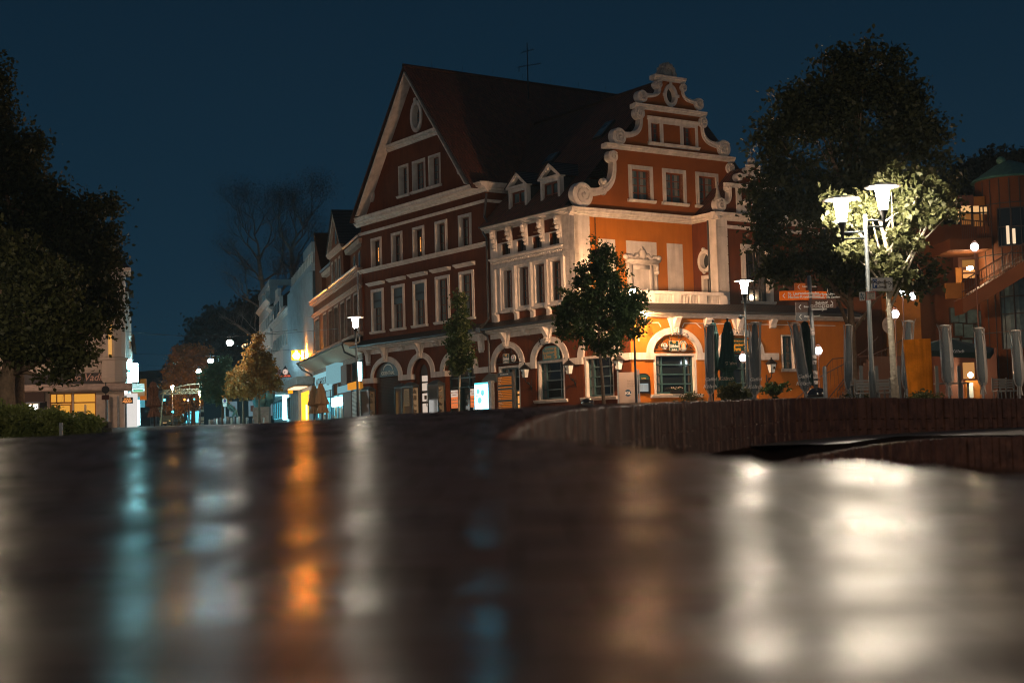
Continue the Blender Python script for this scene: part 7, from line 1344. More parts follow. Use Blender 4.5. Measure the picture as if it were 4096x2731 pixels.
b = at(1052, 1700, 150); S = thing('bronze_statue', 'tall bronze statue of draped figures with raised arms on a stone plinth', 'statue', (b.x, b.y, gz(150))); pl = MB(); pl.box(b.x - .95, b.x + .75, 149.4, 150.6, gz(150), gz(150) + 1.7); obj('plinth', pl, mat('plinth_stone', (.42, .36, .32), .8, var=.2), S)
pz = gz(150) + 1.7; RAISE = list(STAND); RAISE[6] = (-.26, 0, 1.5, .07); RAISE[7] = (-.5, 0, 1.75, .05); RAISE[8] = (-.42, 0, 2.1, .04); RAISE[9] = (.22, 0, 1.5, .07); RAISE[10] = (.3, 0, 1.85, .05); RAISE[11] = (.1, 0, 2.15, .04)
figure(S, (b.x - .35, 150, pz + .1), 2.0, BRZ, RAISE, 'figure'); figure(S, (b.x + .75, 150.2, pz + .2), 2.1, BRZ, RAISE, 'figure')
mb = MB(); mb.lathe((b.x - .3, 150, pz), [(.5, 0), (.75, .4), (.85, 1.2), (.7, 2.0), (.4, 2.6)], 9, sy=.7); mb.lathe((b.x + .5, 150.2, pz + .3), [(.2, -.3), (.75, .5), (.8, 1.6), (.55, 2.8), (.35, 4.0), (.2, 4.4)], 9, sy=.6); obj('drapery', mb, BRZ, S)
b = at(930, 1700, 142); S = thing('bronze_animal', 'bronze stooping figure leaning on a stool in front of the dark building', 'statue', (b.x, b.y, gz(142)))
BEND = [(0, 0, .85, .15), (-.22, 0, 1.05, .14), (-.5, 0, 1.3, .15), (-.62, 0, 1.42, .07), (-.74, -.02, 1.5, .1), (-.8, -.02, 1.58, .08), (-.5, -.2, 1.22, .06), (-.35, -.22, .95, .045), (-.15, -.22, .8, .035), (-.5, .2, 1.22, .06), (-.35, .22, .95, .045), (-.15, .22, .8, .035), (.02, -.1, .8, .1), (-.18, -.12, .45, .07), (-.12, -.12, .06, .05), (.02, .1, .8, .1), (.12, .12, .45, .07), (.05, .12, .06, .05)]
figure(S, (b.x + .3, 142, gz(142)), 1.55, BRZ, BEND, 'figure')
pr = MB(); b = at(905, 1700, 138); 
posts = [(897, 1676, 1), (905, 1668, 1), (913, 1668, 1), (925, 1674, 0), (936, 1670, 1), (950, 1672, 0), (956, 1668, 0), (987, 1672, 0), (991, 1674, 1), (1013, 1674, 1), (1055, 1672, 0), (882, 1672, 1), (868, 1676, 0), (858, 1676, 1), (848, 1680, 1), (838, 1680, 0)]
for i, (px, py, k) in enumerate(posts):
    d = 128 + (i % 4) * 3; c = at(px, py, d); mb = MB(); mb.lathe((c.x, c.y, gz(d)), [(.1, 0), (.1, c.z - gz(d)), (.08, c.z - gz(d) + .06), (.001, c.z - gz(d) + .09)], 10); single('bollard', 'slim pale steel bollard in the row before the bronze statue', 'bollard', mb, STEEL if k else mat('pale_bollard', (.5, .55, .56), .5), 'steel bollards across the street', True)
S = thing('no_parking_sign', 'white sign with a round no stopping symbol on a post among the bollards', 'road sign', (at(901, 1700, 126).x, 126, gz(126))); ff = Frame((at(901, 1700, 126).x, 126), 90); zc = at(901, 1603, 126).z; mb = MB(); mb.tube([ff.p(0, -.05, gz(126)), ff.p(0, -.05, zc + .3)], .05, 8); obj('post', mb, STEEL, S)
mb = MB(); ff.box(mb, -.2, .2, 0, .03, zc - .18, zc + .18); sp_ = obj('plate', mb, mat('sign_white', (0, 0, 0)), S); mb = MB(); ff.prism(mb, oval(0, zc, .13, .13, 20), .03, .045); rd = obj('red_ring', mb, mat('sign_red', (0, 0, 0)), sp_); mb = MB(); ff.prism(mb, oval(0, zc, .1, .1, 20), .045, .055); obj('blue_disc', mb, mat('sign_blue', (0, 0, 0)), rd); mb = MB(); ff.box(mb, -.17, .17, 0, .03, zc - .5, zc - .22); obj('sub_plate', mb, mat('sign_white', (0, 0, 0)), S)
def vehicle(name, label, cat, pxc, d, body, cabin, W, Hh, m_, lights, van=False):
    """seen from the front/rear, facing the camera; profile lofted along its length"""
    c = at(pxc, 1700, d); z = gz(d); L = thing(name, label, cat, (c.x, d, z)); mb = MB(); secs = body
    def sect(y, w0, w1, za, zb): return [Vector((c.x - w0 / 2, d + y, z + za)), Vector((c.x + w0 / 2, d + y, z + za)), Vector((c.x + w0 / 2 * 1.02, d + y, z + (za + zb) / 2)), Vector((c.x + w1 / 2, d + y, z + zb)), Vector((c.x - w1 / 2, d + y, z + zb)), Vector((c.x - w0 / 2 * 1.02, d + y, z + (za + zb) / 2))]
    vs = []; [vs.extend(sect(*s_)) for s_ in secs]; n_ = len(secs); mb.add(vs, [(i * 6 + j, i * 6 + (j + 1) % 6, (i + 1) * 6 + (j + 1) % 6, (i + 1) * 6 + j) for i in range(n_ - 1) for j in range(6)] + [(5, 4, 3, 2, 1, 0), tuple(range((n_ - 1) * 6, n_ * 6))]); obj('body', mb, m_, L)
    mb = MB(); vs = []; [vs.extend(sect(*s_)) for s_ in cabin]; n_ = len(cabin); mb.add(vs, [(i * 6 + j, i * 6 + (j + 1) % 6, (i + 1) * 6 + (j + 1) % 6, (i + 1) * 6 + j) for i in range(n_ - 1) for j in range(6)] + [(5, 4, 3, 2, 1, 0)]); obj('glasshouse', mb, DKGL, L)
    for sx_ in (-1, 1):
        for yy in (.7, body[-1][0] - .8):
            t = MB(); r = .31; x = c.x + sx_ * (W / 2 - .12); t.tube([(x - .1, d + yy, z + r), (x + .1, d + yy, z + r)], r, 16); wl = obj('wheel', t, mat('tyre', (.015, .015, .015), .8), L); t = MB(); t.tube([(x + sx_ * .09, d + yy, z + r), (x + sx_ * .11, d + yy, z + r)], r * .6, 12); obj('rim', t, STEEL, wl)
        t = MB(); t.lathe((c.x + sx_ * W * .37, d - .02, z + lights[0]), [(.001, -.07), (.12, -.05), (.13, 0), (.12, .05), (.001, .07)], 12, sy=.4); obj('headlight', t, lights[1], L)
        t = MB(); t.ball((c.x + sx_ * (W / 2 + .1), d + 1.3, z + lights[2]), .09, 8); obj('mirror', t, m_, L)
    t = MB(); t.box(c.x - .26, c.x + .26, d - .05, d - .02, z + .38, z + .5); obj('number_plate', t, OFFW, L); t = MB(); t.box(c.x - W * .28, c.x + W * .28, d - .03, d + .02, z + .56, z + .68); obj('grille', t, BLACK, L)
    return L
vehicle('parked_car', 'small black hatchback parked facing us at the end of the street', 'car', 660, 197, [(0, 1.62, 1.5, .25, .78), (.25, 1.74, 1.62, .2, .88), (1.1, 1.76, 1.66, .2, .98), (3.9, 1.76, 1.64, .2, .98), (4.2, 1.6, 1.4, .3, .9)], [(1.05, 1.6, 1.5, .95, 1.0), (1.75, 1.5, 1.2, .95, 1.45), (3.2, 1.5, 1.2, .95, 1.47), (4.0, 1.5, 1.3, .95, 1.02)], 1.76, 1.45, mat('black_car_paint', (.012, .03, .035), .2, spec=.8, coat=.5), (.68, mat('clear_lens', (.5, .6, .62), .15), 1.0))
vehicle('delivery_van', 'cream delivery van seen end on beside the row of bollards', 'van', 818, 230, [(0, 1.9, 1.8, .3, 1.0), (.1, 2.0, 1.9, .28, 1.2), (.4, 2.0, 1.75, .28, 2.45), (4.8, 2.0, 1.75, .28, 2.5), (5.0, 1.95, 1.7, .3, 2.4)], [(.1, 1.72, 1.6, 1.28, 2.1), (.34, 1.7, 1.55, 1.3, 2.12)], 2.0, 2.5, mat('cream_van_paint', (.6, .5, .33), .35), (.85, mat('red_lens', (.4, .05, .03), .3), 1.5))
b = at(746, 1700, 180); P_ = thing('person', 'distant person in dark clothes crossing the road beside the van', 'person', (b.x, 180, gz(180))); WALK = list(STAND); WALK[13] = (-.1, -.18, .5, .065); WALK[14] = (-.1, -.3, .08, .05); WALK[16] = (.1, .14, .48, .065); WALK[17] = (.1, .34, .14, .05); figure(P_, (b.x, 180, gz(180)), 1, mat('dark_clothes', (.05, .045, .06), .8), WALK, 'body')
S = thing('lattice_arch', 'lattice truss with a thin arch above it spanning the far street', 'arch', at(760, 1700, 185)); mb = MB(); a, b = at(651, 1578, 185), at(835, 1570, 185)
for y in (0, .55): mb.tube([a + Vector((0, 0, y)), b + Vector((0, 0, y))], .06, 5)
n_ = 22
for i in range(n_): p = a + (b - a) * (i / n_); q = a + (b - a) * ((i + 1) / n_); mb.tube([p, q + Vector((0, 0, .55))] if i % 2 else [p + Vector((0, 0, .55)), q], .04, 4); mb.tube([p, p + Vector((0, 0, .55))], .03, 4)
obj('truss', mb, mat('lattice_steel', (.55, .38, .2), .6), S); mb = MB(); pts = [at(640 + 210 * t, 1582 - 46 * math.sin(math.pi * min(1, t * .62 + .02)) ** .75 - 2 * t, 185) for t in [i / 16 for i in range(17)]]; mb.tube(pts, .07, 6)
for i in (3, 6, 9, 12): mb.tube([pts[i], (pts[i].x, 185, a.z + .5)], .03, 4)
mb.tube([a, (a.x - .4, 185, gz(185))], .12, 6); mb.tube([b, (b.x, 185, gz(185))], .12, 6); obj('arch_rib', mb, mat('lattice_steel', (0, 0, 0)), S)
# far cross street buildings seen between the trunks
for i, (p0, p1, q0, d, m_, lab, gl_) in enumerate(((716, 800, 1598, 240, CREAM, 'cream shop building behind the van at the far end of the street', CYAN), (800, 905, 1590, 236, PALE, 'pale building behind the van and bollards, with a lit blue sign', CYAN), (600, 700, 1560, 260, mat('grey_render', (0, 0, 0)), 'dim grey house behind the black car at the far end', NET))):
    a = at(p0, 1700, d); b = at(p1, q0, d); L = thing('far_building', lab, 'building', ((a.x + b.x) / 2, d, gz(d))); fr = Frame((a.x, d), 90); W = b.x - a.x; mb = MB(); fr.box(mb, 0, W, -8, 0, gz(d) - .5, b.z); obj('wall', mb, m_, L); mb = MB(); mb.quad(fr.p(-.2, .3, b.z), fr.p(W + .2, .3, b.z), fr.p(W, -4, b.z + 2.5), fr.p(0, -4, b.z + 2.5)); obj('roof', mb, SLATE, L)
    for k in range(4): u = W * (k + .5) / 4; mb = MB(); fr.box(mb, u - W * .09, u + W * .09, .01, .06, gz(d) + .4, gz(d) + 2.3); obj('shop_window', mb, gl_, L); mb = MB(); fr.box(mb, u - .5, u + .5, .01, .06, gz(d) + 3.2, gz(d) + 4.3); obj('window', mb, NET, L)
for px, py, lab, m_ in ((658, 1599, 'upper cyan traffic light at the far junction', glow('cyan_signal', (.05, .85, 1), 30)), (691, 1647, 'lower cyan traffic light left of the planted bed', glow('cyan_signal', (0, 0, 0), 0)), (738, 1598, 'orange traffic light right of the lattice arch post', glow('orange_signal', (1, .2, .02), 14)), (752, 1601, 'small white lamp beside the orange traffic light', glow('white_signal', (.9, .95, 1), 10)), (777, 1596, 'small turquoise traffic light near the trees', glow('turq_signal', (.05, .6, .7), 3))):
    c = at(px, py, 205); L = thing('traffic_light', lab, 'traffic light', (c.x, 205, gz(205))); mb = MB(); mb.tube([(c.x, 205.2, gz(205)), (c.x, 205.2, c.z + .3)], .06, 6); mb.box(c.x - .17, c.x + .17, 205.06, 205.3, c.z - .45, c.z + .4); obj('housing', mb, BLACK, L); mb = MB(); mb.ball((c.x, 205, c.z), .12, 10); obj('lens', mb, m_, L)
# terrace chairs and tables seen over the wall
FUR = mat('grey_terrace_furniture', (.10, .11, .115), .6)
def table(px, d, label):
    c = at(px, 1600, d); z = gz(d); L = thing('terrace_table', label, 'table', (c.x, d, z), 'tables on the terrace'); mb = MB(); mb.box(c.x - .6, c.x + .6, d - .4, d + .4, z + .72, z + .76); obj('tabletop', mb, FUR, L)
    for sx_ in (-.54, .54):
        for sy_ in (-.34, .34): mb = MB(); mb.tube([(c.x + sx_, d + sy_, z), (c.x + sx_, d + sy_, z + .72)], .03, 6); obj('leg', mb, FUR, L)
    return L
def chair(px, d, label, flip=False):
    c = at(px, 1600, d); z = gz(d); L = thing('terrace_chair', label, 'chair', (c.x, d, z), 'chairs on the terrace'); mb = MB(); mb.box(c.x - .25, c.x + .25, d - .25, d + .25, z + .43, z + .47); obj('seat', mb, FUR, L); mb = MB(); [mb.box(c.x - .25, c.x + .25, d + .22, d + .26, z + .55 + i * .09, z + .61 + i * .09) for i in range(4)]; mb.box(c.x - .27, c.x - .22, d + .22, d + .27, z + .4, z + .92); mb.box(c.x + .22, c.x + .27, d + .22, d + .27, z + .4, z + .92); obj('backrest', mb, FUR, L)
    for sx_ in (-.22, .22):
        for sy_ in (-.22, .22): mb = MB(); mb.tube([(c.x + sx_, d + sy_, z), (c.x + sx_, d + sy_, z + .43)], .02, 6); obj('leg', mb, FUR, L)
table(3485, 47, 'grey terrace table between the thick trunk and the pale trunk'); table(3800, 49, 'grey terrace table right of the rusty panel'); chair(3460, 45, 'grey chair just right of the thick trunk'); chair(3540, 45, 'grey chair left of the pale trunk'); chair(4010, 50, 'dark chair near the right edge, left one of two'); chair(4040, 52, 'dark chair near the right edge, right one of two')
for i, (px, lab) in enumerate(((3446, 'slim grey glass screen post by the thick trunk'), (3508, 'slim grey screen post right of the lamp post'), (3596, 'slim grey screen post right of the pale trunk'), (3748, 'slim grey screen post right of the rusty panel'), (3838, 'slim grey screen post between two wrapped parasols'))):
    mb = MB(); c = at(px, 1500, 46); mb.box(c.x - .05, c.x + .05, 46, 46.08, gz(46), c.z + .3); single('screen_post', lab, 'post', mb, PGREY, 'posts of the terrace screens')
S = thing('round_shop_sign', 'round pale sign on the wall behind the pale tree trunk', 'sign', at(3550, 1330, 80)); ff = Frame(tuple(at(3553, 1300, 80))[:2], 90); zc = at(3553, 1300, 80).z; mb = MB(); ff.prism(mb, oval(0, zc, .34, .46, 24), 0, .06); bd = obj('disc', mb, mat('pale_disc', (.22, .18, .15), .6), S); text(ff, 'pom.', -.02, zc, .2, mat('dark_print', (0, 0, 0)), bd, n=.065)
# ================================================================ trees and planting
def cards(centers, sig, n, size, rs, aspect=.62, droop=.3, zs=.8):
    """n leaf shaped cards scattered round the given cluster centres"""
    c = centers[rs.integers(0, len(centers), n)] + rs.normal(0, 1, (n, 3)) * sig * np.array([1, 1, zs])
    a = rs.normal(0, 1, (n, 3)); a[:, 2] -= droop; a /= np.linalg.norm(a, axis=1)[:, None]
    b = np.cross(a, rs.normal(0, 1, (n, 3))); b /= np.linalg.norm(b, axis=1)[:, None]
    s = size * rs.uniform(.6, 1.35, (n, 1)); a = a * s; b = b * s * aspect; nn = np.cross(a, b); nn /= (np.linalg.norm(nn, axis=1)[:, None] + 1e-9); nn = nn * s * .22
    v = np.stack([c - a, c - a * .2 + b + nn, c + a, c - a * .2 - b + nn], 1).reshape(-1, 3)
    return v
def leafobj(name, v, m, parent):
    me = bpy.data.meshes.new(name); n = len(v) // 4; v = v - np.array(root_loc(parent))
    me.vertices.add(len(v)); me.vertices.foreach_set('co', v.astype(np.float32).ravel()); me.loops.add(n * 4); me.loops.foreach_set('vertex_index', np.arange(n * 4, dtype=np.int32))
    me.polygons.add(n); me.polygons.foreach_set('loop_start', np.arange(0, n * 4, 4, dtype=np.int32)); me.polygons.foreach_set('loop_total', np.full(n, 4, dtype=np.int32)); me.update(); me.validate()
    me.materials.append(m); o = bpy.data.objects.new(name, me); COL.objects.link(o); o.parent = parent; return o
def tree(label, d, trunk, tw, blobs, nleaf, size, m, cat='tree', name='tree', group=None, nclump=220, sig=.32, seed=1, limbs=10, bark=None, depth=.75, shell=.45, twigs=40, knots=False):
    """trunk: photo pixels from foot to top at distance d; blobs: (px, py, rx, ry[, dd]) lobes of the crown"""
    rs = np.random.default_rng(seed); T = [at(x, y, d) for x, y in trunk]; T[0].z = gz(d) - .05; L = thing(name, label, cat, T[0], group); k = d / FPX
    B_ = [(at(b[0], b[1], d + (b[4] if len(b) > 4 else 0)), b[2] * k, b[3] * k) for b in blobs]; wts = np.array([b[1] * b[1] * b[2] for b in B_]) ** .75; wts /= wts.sum(); C_ = []
    for i in rs.choice(len(B_), nclump, p=wts):
        c, rx, rz = B_[i]; q = rs.normal(0, 1, 3); q /= np.linalg.norm(q); r = rs.uniform(shell, 1.02); C_.append([c.x + q[0] * rx * r, c.y + q[1] * rx * depth * r, c.z + q[2] * rz * r])
    C_ = np.array(C_); leafobj('crown', cards(C_, sig, nleaf, size, rs), m, L)
    mb = MB(); n = len(T); rad = [tw * (1.25 if i == 0 else 1 - .55 * i / (n - 1)) for i in range(n)]; mb.tube(T, rad, 12)
    if knots:
        for i in range(14):
            t = rs.uniform(.1, .95) * (n - 1); j = int(t); p = T[j] + (T[j + 1] - T[j]) * (t - j); a = rs.uniform(0, 6.28); mb.ball(p + Vector((math.cos(a), math.sin(a), 0)) * tw * .75, tw * rs.uniform(.25, .45), 8)
    obj('trunk', mb, bark or BARK, L, True); mb = MB(); top = T[-1]
    for i in range(limbs):
        c, rx, rz = B_[i % len(B_)]; t0 = rs.uniform(.45, 1.0) * (n - 1); j = min(n - 2, int(t0)); s = T[j] + (T[j + 1] - T[j]) * (t0 - j); s = s if s.z > T[0].z + (top.z - T[0].z) * .45 else top; e = Vector((c.x + rs.uniform(-.4, .4) * rx, c.y + rs.uniform(-.4, .4) * rx, c.z + rs.uniform(-.2, .4) * rz)); m1 = s + (e - s) * .5 + Vector((rs.uniform(-.1, .1), rs.uniform(-.1, .1), .12)) * (e - s).length * .5
        mb.tube([s, m1, e], [tw * .38, tw * .24, tw * .07], 6)
    for i in range(twigs):
        c, rx, rz = B_[rs.integers(len(B_))]; q = C_[rs.integers(len(C_))]; s = Vector((c.x, c.y, c.z - rz * .2)); e = Vector(q)
        if (e - s).length < max(rx, rz) * 2: mb.tube([s, s + (e - s) * .55 + Vector((0, 0, .08)), e], [tw * .12, tw * .08, tw * .03], 4)
    obj('branches', mb, bark or BARK, L, True)
    return L
MAPLE = leafmat('maple_leaves', (.022, .045, .012), (.045, .07, .02)); DKL = leafmat('dark_leaves', (.026, .036, .016), (.05, .058, .024)); OLV = leafmat('olive_leaves', (.032, .04, .012), (.065, .068, .02)); LITM = leafmat('pale_green_leaves', (.06, .068, .026), (.115, .12, .05)); ORL = leafmat('orange_lit_leaves', (.20, .11, .03), (.34, .17, .04)); BLG = leafmat('blue_green_leaves', (.06, .12, .07), (.12, .17, .09))  # ORL has orange lamp light put into the leaf colour
PALEB = mat('pale_bark', (.42, .38, .30), .8, bump=.8, bscale=16, var=.3, vscale=9)
tree('huge dark maple with a thick trunk behind the lamps on the right', 52, [(3425, 1640), (3412, 1500), (3408, 1350), (3400, 1200), (3420, 1000)], .19,
     [(3330, 290, 120, 110), (3480, 290, 150, 100), (3600, 390, 110, 110), (3230, 470, 160, 130), (3480, 520, 240, 190), (3080, 560, 90, 90), (3700, 540, 90, 110), (3180, 760, 180, 170), (3500, 800, 260, 200), (3060, 880, 80, 110), (3130, 1010, 130, 110), (3760, 760, 80, 150), (3380, 1060, 180, 110), (3640, 1090, 150, 100), (3290, 190, 40, 30), (3460, 200, 30, 30)], 36000, .10, DKL, nclump=620, sig=.27, seed=3, limbs=18, group='street trees on the square', depth=.8)
tree('young maple with a pale knotty trunk, lit bright by the double lamp', 36.6, [(3585, 1640), (3574, 1480), (3562, 1300), (3552, 1170), (3548, 1000), (3520, 880)], .092,
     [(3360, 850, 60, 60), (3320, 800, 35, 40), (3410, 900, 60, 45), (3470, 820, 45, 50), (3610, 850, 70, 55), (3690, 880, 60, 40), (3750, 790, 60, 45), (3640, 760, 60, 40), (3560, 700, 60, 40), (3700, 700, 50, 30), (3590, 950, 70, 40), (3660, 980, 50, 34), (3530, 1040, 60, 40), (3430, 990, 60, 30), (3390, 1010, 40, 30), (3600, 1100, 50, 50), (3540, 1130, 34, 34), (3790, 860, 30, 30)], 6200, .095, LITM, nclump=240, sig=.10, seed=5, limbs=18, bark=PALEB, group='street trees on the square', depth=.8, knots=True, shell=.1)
tree('young dark maple on a thin trunk in front of the orange corner', 68, [(2418, 1640), (2408, 1500), (2396, 1380), (2392, 1200), (2388, 1000)], .085,
     [(2390, 955, 38, 40), (2400, 1025, 70, 50), (2350, 1080, 60, 40), (2450, 1090, 80, 50), (2390, 1140, 110, 55), (2480, 1180, 90, 60), (2310, 1210, 85, 45), (2430, 1240, 130, 75), (2300, 1290, 95, 50), (2500, 1290, 95, 50), (2270, 1250, 60, 30), (2555, 1190, 40, 26), (2290, 1150, 50, 24), (2545, 1320, 40, 26), (2270, 1330, 40, 22), (2420, 1350, 110, 55), (2330, 1350, 60, 35), (2520, 1230, 60, 45), (2440, 1395, 70, 30)], 12500, .095, MAPLE, nclump=330, sig=.17, seed=8, limbs=14, group='street trees on the square', depth=.9)
tree('slim young tree in front of the shop arches', 78, [(1834, 1650), (1838, 1560), (1840, 1480), (1838, 1300)], .05,
     [(1830, 1190, 20, 35), (1834, 1245, 30, 45), (1838, 1310, 42, 50), (1836, 1380, 52, 50), (1842, 1440, 48, 40), (1838, 1475, 30, 20)], 5200, .09, MAPLE, nclump=150, sig=.16, seed=9, limbs=6, group='street trees on the square', bark=PALEB)
tree('broad low leafy tree in front of the corner house on the left', 43, [(18, 1640), (25, 1540), (40, 1440), (30, 1300)], .30,
     [(-160, 1250, 220, 200), (100, 1290, 200, 140), (230, 1400, 130, 90), (0, 1390, 170, 80), (250, 1480, 80, 36), (205, 1515, 50, 20), (-60, 1060, 230, 180), (150, 1130, 170, 120), (330, 1320, 90, 70), (290, 1430, 50, 50), (370, 1400, 50, 40)], 30000, .085, OLV, nclump=600, sig=.2, seed=11, limbs=14, group='tall trees at the left edge', depth=.8)
tree('tall dark tree at the left edge rising above all the roofs', 60, [(60, 1650), (70, 1400), (60, 1100), (40, 800)], .32,
     [(-60, 330, 90, 130), (-30, 480, 110, 120), (60, 640, 110, 130), (150, 780, 110, 90), (-80, 700, 170, 190), (230, 900, 110, 90), (80, 950, 210, 150), (330, 850, 90, 70), (400, 840, 60, 50), (430, 930, 55, 60), (320, 1040, 140, 120), (430, 1090, 50, 90), (250, 1180, 200, 110), (400, 1260, 90, 70), (470, 1010, 25, 30), (480, 1200, 30, 22), (140, 560, 50, 40)], 36000, .11, DKL, nclump=620, sig=.32, seed=12, limbs=18, group='tall trees at the left edge', depth=.7)
tree('nearest street tree by the pale row with orange lit leaves', 120, [(1038, 1710), (1036, 1600), (1032, 1500), (1028, 1370)], .10,
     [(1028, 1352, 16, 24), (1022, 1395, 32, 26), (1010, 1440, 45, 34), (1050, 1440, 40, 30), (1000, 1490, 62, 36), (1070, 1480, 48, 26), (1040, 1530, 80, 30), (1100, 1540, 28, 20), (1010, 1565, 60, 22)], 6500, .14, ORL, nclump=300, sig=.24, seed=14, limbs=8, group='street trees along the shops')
tree('rounder street tree left of the nearest one, pale orange lit leaves', 124, [(973, 1700), (972, 1610), (968, 1540)], .09, [(950, 1500, 38, 30), (935, 1530, 30, 34), (960, 1545, 50, 40), (985, 1575, 36, 22), (930, 1570, 22, 20)], 3600, .14, ORL, nclump=180, sig=.24, seed=15, limbs=6, group='street trees along the shops')
tree('bluish green street tree behind the two orange lit ones', 146, [(890, 1700), (890, 1600), (888, 1520)], .12, [(895, 1450, 22, 26), (870, 1490, 42, 34), (900, 1520, 45, 50), (850, 1530, 40, 40), (840, 1570, 34, 30), (875, 1580, 44, 34), (910, 1560, 34, 34), (820, 1515, 18, 20)], 6500, .17, BLG, nclump=300, sig=.28, seed=16, limbs=8, group='street trees along the shops')
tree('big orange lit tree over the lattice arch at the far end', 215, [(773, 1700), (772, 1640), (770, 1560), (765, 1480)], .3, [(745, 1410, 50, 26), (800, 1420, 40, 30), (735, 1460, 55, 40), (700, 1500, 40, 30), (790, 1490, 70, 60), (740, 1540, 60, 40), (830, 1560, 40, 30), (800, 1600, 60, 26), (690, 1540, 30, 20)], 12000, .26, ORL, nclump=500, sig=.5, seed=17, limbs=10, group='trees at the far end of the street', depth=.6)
tree('small crooked orange tree beside the black car', 210, [(716, 1710), (714, 1660), (718, 1620)], .25, [(712, 1600, 30, 20), (690, 1630, 30, 16), (740, 1620, 30, 16), (716, 1640, 24, 12)], 2600, .2, ORL, nclump=120, sig=.4, seed=18, limbs=8, group='trees at the far end of the street')
for i, (px, py, rx, ry, lab) in enumerate(((860, 1370, 120, 130, 'large black tree mass behind the orange tree'), (1020, 1330, 110, 150, 'black tree behind the pale row of houses'), (730, 1490, 40, 40, 'small black tree on the left of the orange tree'))):
    tree(lab, 250 + i * 12, [(px, 1700), (px + 4, py + 60), (px, py)], .4, [(px, py, rx, ry), (px - rx * .6, py + ry * .6, rx * .7, ry * .6), (px + rx * .5, py + ry * .5, rx * .7, ry * .7), (px + rx * .2, py - ry * .5, rx * .5, ry * .5)], 9000, .42, leafmat('night_leaves', (.02, .03, .018), (.035, .045, .025)), nclump=420, sig=.9, seed=30 + i, limbs=8, group='black trees beyond the houses')
tree('black wooded crown behind the modern hall', 125, [(3900, 1650), (3900, 1000), (3900, 800)], .4, [(3850, 740, 110, 70), (3960, 690, 110, 70), (4080, 680, 100, 70), (3780, 800, 90, 60), (3900, 830, 200, 90)], 12000, .26, leafmat('night_leaves', (0, 0, 0), (0, 0, 0)), nclump=420, sig=.6, seed=40, limbs=8, group='black trees beyond the houses')
# big bare plane trees
def bare(label, d, path, seed, lev=5, spread=(90, 120), tw=.55, mainl=None):
    rs = random.Random(seed); T = [at(x, y, d) for x, y in path]; T[0].z = gz(d); L = thing('bare_plane_tree', label, 'tree', T[0], 'bare plane trees behind the pale row'); mb = MB(); mb.tube(T, [tw * (1 - .5 * i / (len(T) - 1)) for i in range(len(T))], 8); tips = []
    obj('trunk', mb, mat('plane_bark', (.17, .16, .14), .8, var=.4, vscale=2), L); mb = MB()
    def grow(p, v, r, l, k):
        q = p; pts = [p]; rr_ = [r]
        for i in range(3): v = (v + Vector((rs.uniform(-.28, .28), rs.uniform(-.28, .28), rs.uniform(-.12, .22)))).normalized(); q = q + v * l / 3; pts.append(q); rr_.append(r * (1 - .2 * (i + 1)))
        mb.tube(pts, rr_, 5 if k > 3 else 3, False)
        if k <= 0: tips.append(tuple(q)); return
        for j in range(3 if rs.random() < .55 else 2):
            a = Vector((rs.uniform(-1, 1), rs.uniform(-.8, .8), rs.uniform(-.35, .85))); grow(q if j else pts[2], (v * 1.1 + a * .85).normalized(), r * .6, l * rs.uniform(.68, .86), k - 1)
    for i, t in enumerate(T[1:]):
        for j in range(2): sx_ = (-1, 1)[(i + j) % 2]; grow(t, Vector((sx_ * rs.uniform(.5, 1), rs.uniform(-.4, .4), rs.uniform(.35, .8))).normalized(), tw * .42, d / FPX * rs.uniform(*spread), lev - 1)
    grow(T[-1], Vector((0, 0, 1)), tw * .45, d / FPX * spread[1], lev)
    obj('branches', mb, mat('plane_bark', (0, 0, 0)), L)
    c = np.array(tips); s = np.random.default_rng(seed); leafobj('twig_haze', cards(c, 1.1, 22000, .16, s, aspect=.10, droop=-.2), leafmat('twig_haze_col', (.05, .04, .03), (.07, .06, .045), .2), L)
bare('left one of two huge bare plane trees behind the pale houses', 215, [(1075, 1690), (1068, 1400), (1060, 1240), (1048, 1130), (1035, 1040)], 21, 5, (70, 105)); bare('right one of two huge bare plane trees, over the panelled block', 205, [(1180, 1690), (1176, 1200), (1172, 1080), (1165, 1000)], 22, 5, (60, 90))
# hedge and low planting
def hedge():
    rs = np.random.default_rng(2); L = thing('hedge', 'clipped leafy hedge in front of the boutique windows on the left', 'hedge', at(150, 1740, 34), None); C_ = []
    for i in range(1500):
        px = rs.uniform(-260, 402); top = 1630 + max(0, px) * .14 + 5 * math.sin(px * .05) if px > 0 else 1622; d = 31 + rs.uniform(0, 3.0) + (px / 400) * 2; c = at(px, top, d); c.z -= abs(rs.normal(0, 1)) * .5 if rs.random() < .8 else 0; C_.append((c.x, c.y, max(.1, c.z)))
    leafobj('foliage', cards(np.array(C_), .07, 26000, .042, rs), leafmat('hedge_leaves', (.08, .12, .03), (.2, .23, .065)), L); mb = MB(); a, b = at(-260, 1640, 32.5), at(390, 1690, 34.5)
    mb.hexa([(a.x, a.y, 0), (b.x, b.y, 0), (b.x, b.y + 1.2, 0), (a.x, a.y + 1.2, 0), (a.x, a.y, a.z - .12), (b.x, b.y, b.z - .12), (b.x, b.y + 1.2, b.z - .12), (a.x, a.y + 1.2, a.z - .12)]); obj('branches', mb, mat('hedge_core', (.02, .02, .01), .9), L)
hedge()
mb = MB(); c = at(242, 1690, 30); mb.box(c.x - .03, c.x + .03, 30, 30.06, gz(30) - .3, c.z); single('stake', 'thin grey stake standing in front of the hedge', 'stake', mb, STEEL)
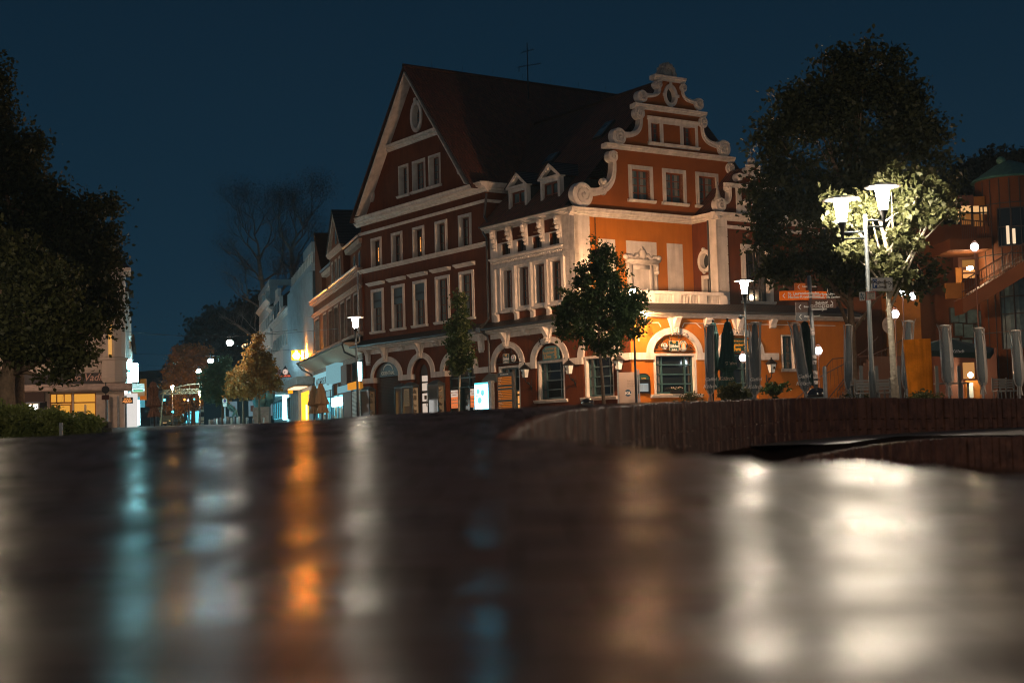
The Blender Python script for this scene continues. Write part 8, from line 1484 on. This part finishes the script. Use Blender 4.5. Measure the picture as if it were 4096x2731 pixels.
mb = MB(); c = at(386, 1700, 36); mb.box(c.x - .35, c.x + .3, 36, 36.3, gz(36) - .3, at(386, 1688, 36).z); single('low_pillar', 'low dark pillar closing the right end of the hedge', 'pillar', mb, mat('dark_stone', (.10, .08, .07), .8))
def shrub(label, px, py, rx, ry, d, m, n, size, seed, name='shrub'):
    rs = np.random.default_rng(seed); c = at(px, py, d); k = d / FPX; L = thing(name, label, 'shrub', (c.x, d, gz(d))); C_ = rs.normal(0, .5, (60, 3)) * np.array([rx * k, rx * k * .8, ry * k]) + np.array(c); leafobj('foliage', cards(C_, .08, n, size, rs), m, L); mb = MB()
    for i in range(7): mb.tube([(c.x, d, gz(d)), Vector(C_[i])], [.02, .008], 4)
    obj('stems', mb, BARK, L)
shrub('leafy shrub at the foot of the dark green parasol', 2940, 1573, 50, 30, 57, LITM, 900, .09, 51); shrub('dark low bush under the lantern on the orange wall', 3090, 1560, 55, 22, 66, MAPLE, 700, .08, 52); shrub('wispy grass plant under the orange arch window', 2765, 1590, 45, 18, 70, OLV, 400, .06, 53)
shrub('low weeds at the foot of the rusty steel panel', 3700, 1590, 60, 12, 38, LITM, 700, .045, 54); shrub('weeds round the foot of the thick trunk', 3430, 1595, 55, 12, 50, OLV, 500, .05, 55); shrub('reddish bushes left of the black car at the far end', 665, 1650, 50, 18, 215, ORL, 900, .22, 56); shrub('round planted bed beside the white car lights at the far end', 715, 1680, 45, 14, 205, OLV, 700, .2, 57)
tree('black wooded crown between the restaurant wing and the hall', 120, [(3360, 1650), (3360, 1200), (3360, 1000)], .4, [(3330, 1000, 110, 110), (3420, 900, 110, 100), (3500, 1000, 130, 130), (3300, 1120, 90, 80), (3450, 1120, 130, 90), (3580, 850, 110, 80)], 12000, .26, leafmat('night_leaves', (0, 0, 0), (0, 0, 0)), nclump=420, sig=.6, seed=41, limbs=8, group='black trees beyond the houses')

# ================================================================ thin night haze that glows round the lamps
def haze():
    m = bpy.data.materials.new('night_haze'); m.use_nodes = True; n = m.node_tree; n.nodes.clear(); o = n.nodes.new('ShaderNodeOutputMaterial'); v = n.nodes.new('ShaderNodeVolumePrincipled')
    v.inputs['Color'].default_value = (.6, .85, 1, 1); v.inputs['Density'].default_value = HAZE; v.inputs['Anisotropy'].default_value = .0; n.links.new(v.outputs[0], o.inputs['Volume'])
    mb = MB(); mb.box(-120, 90, -30, 300, -3, 46); struct('haze', mb, m, 'stuff')
HAZE = .0003
haze()
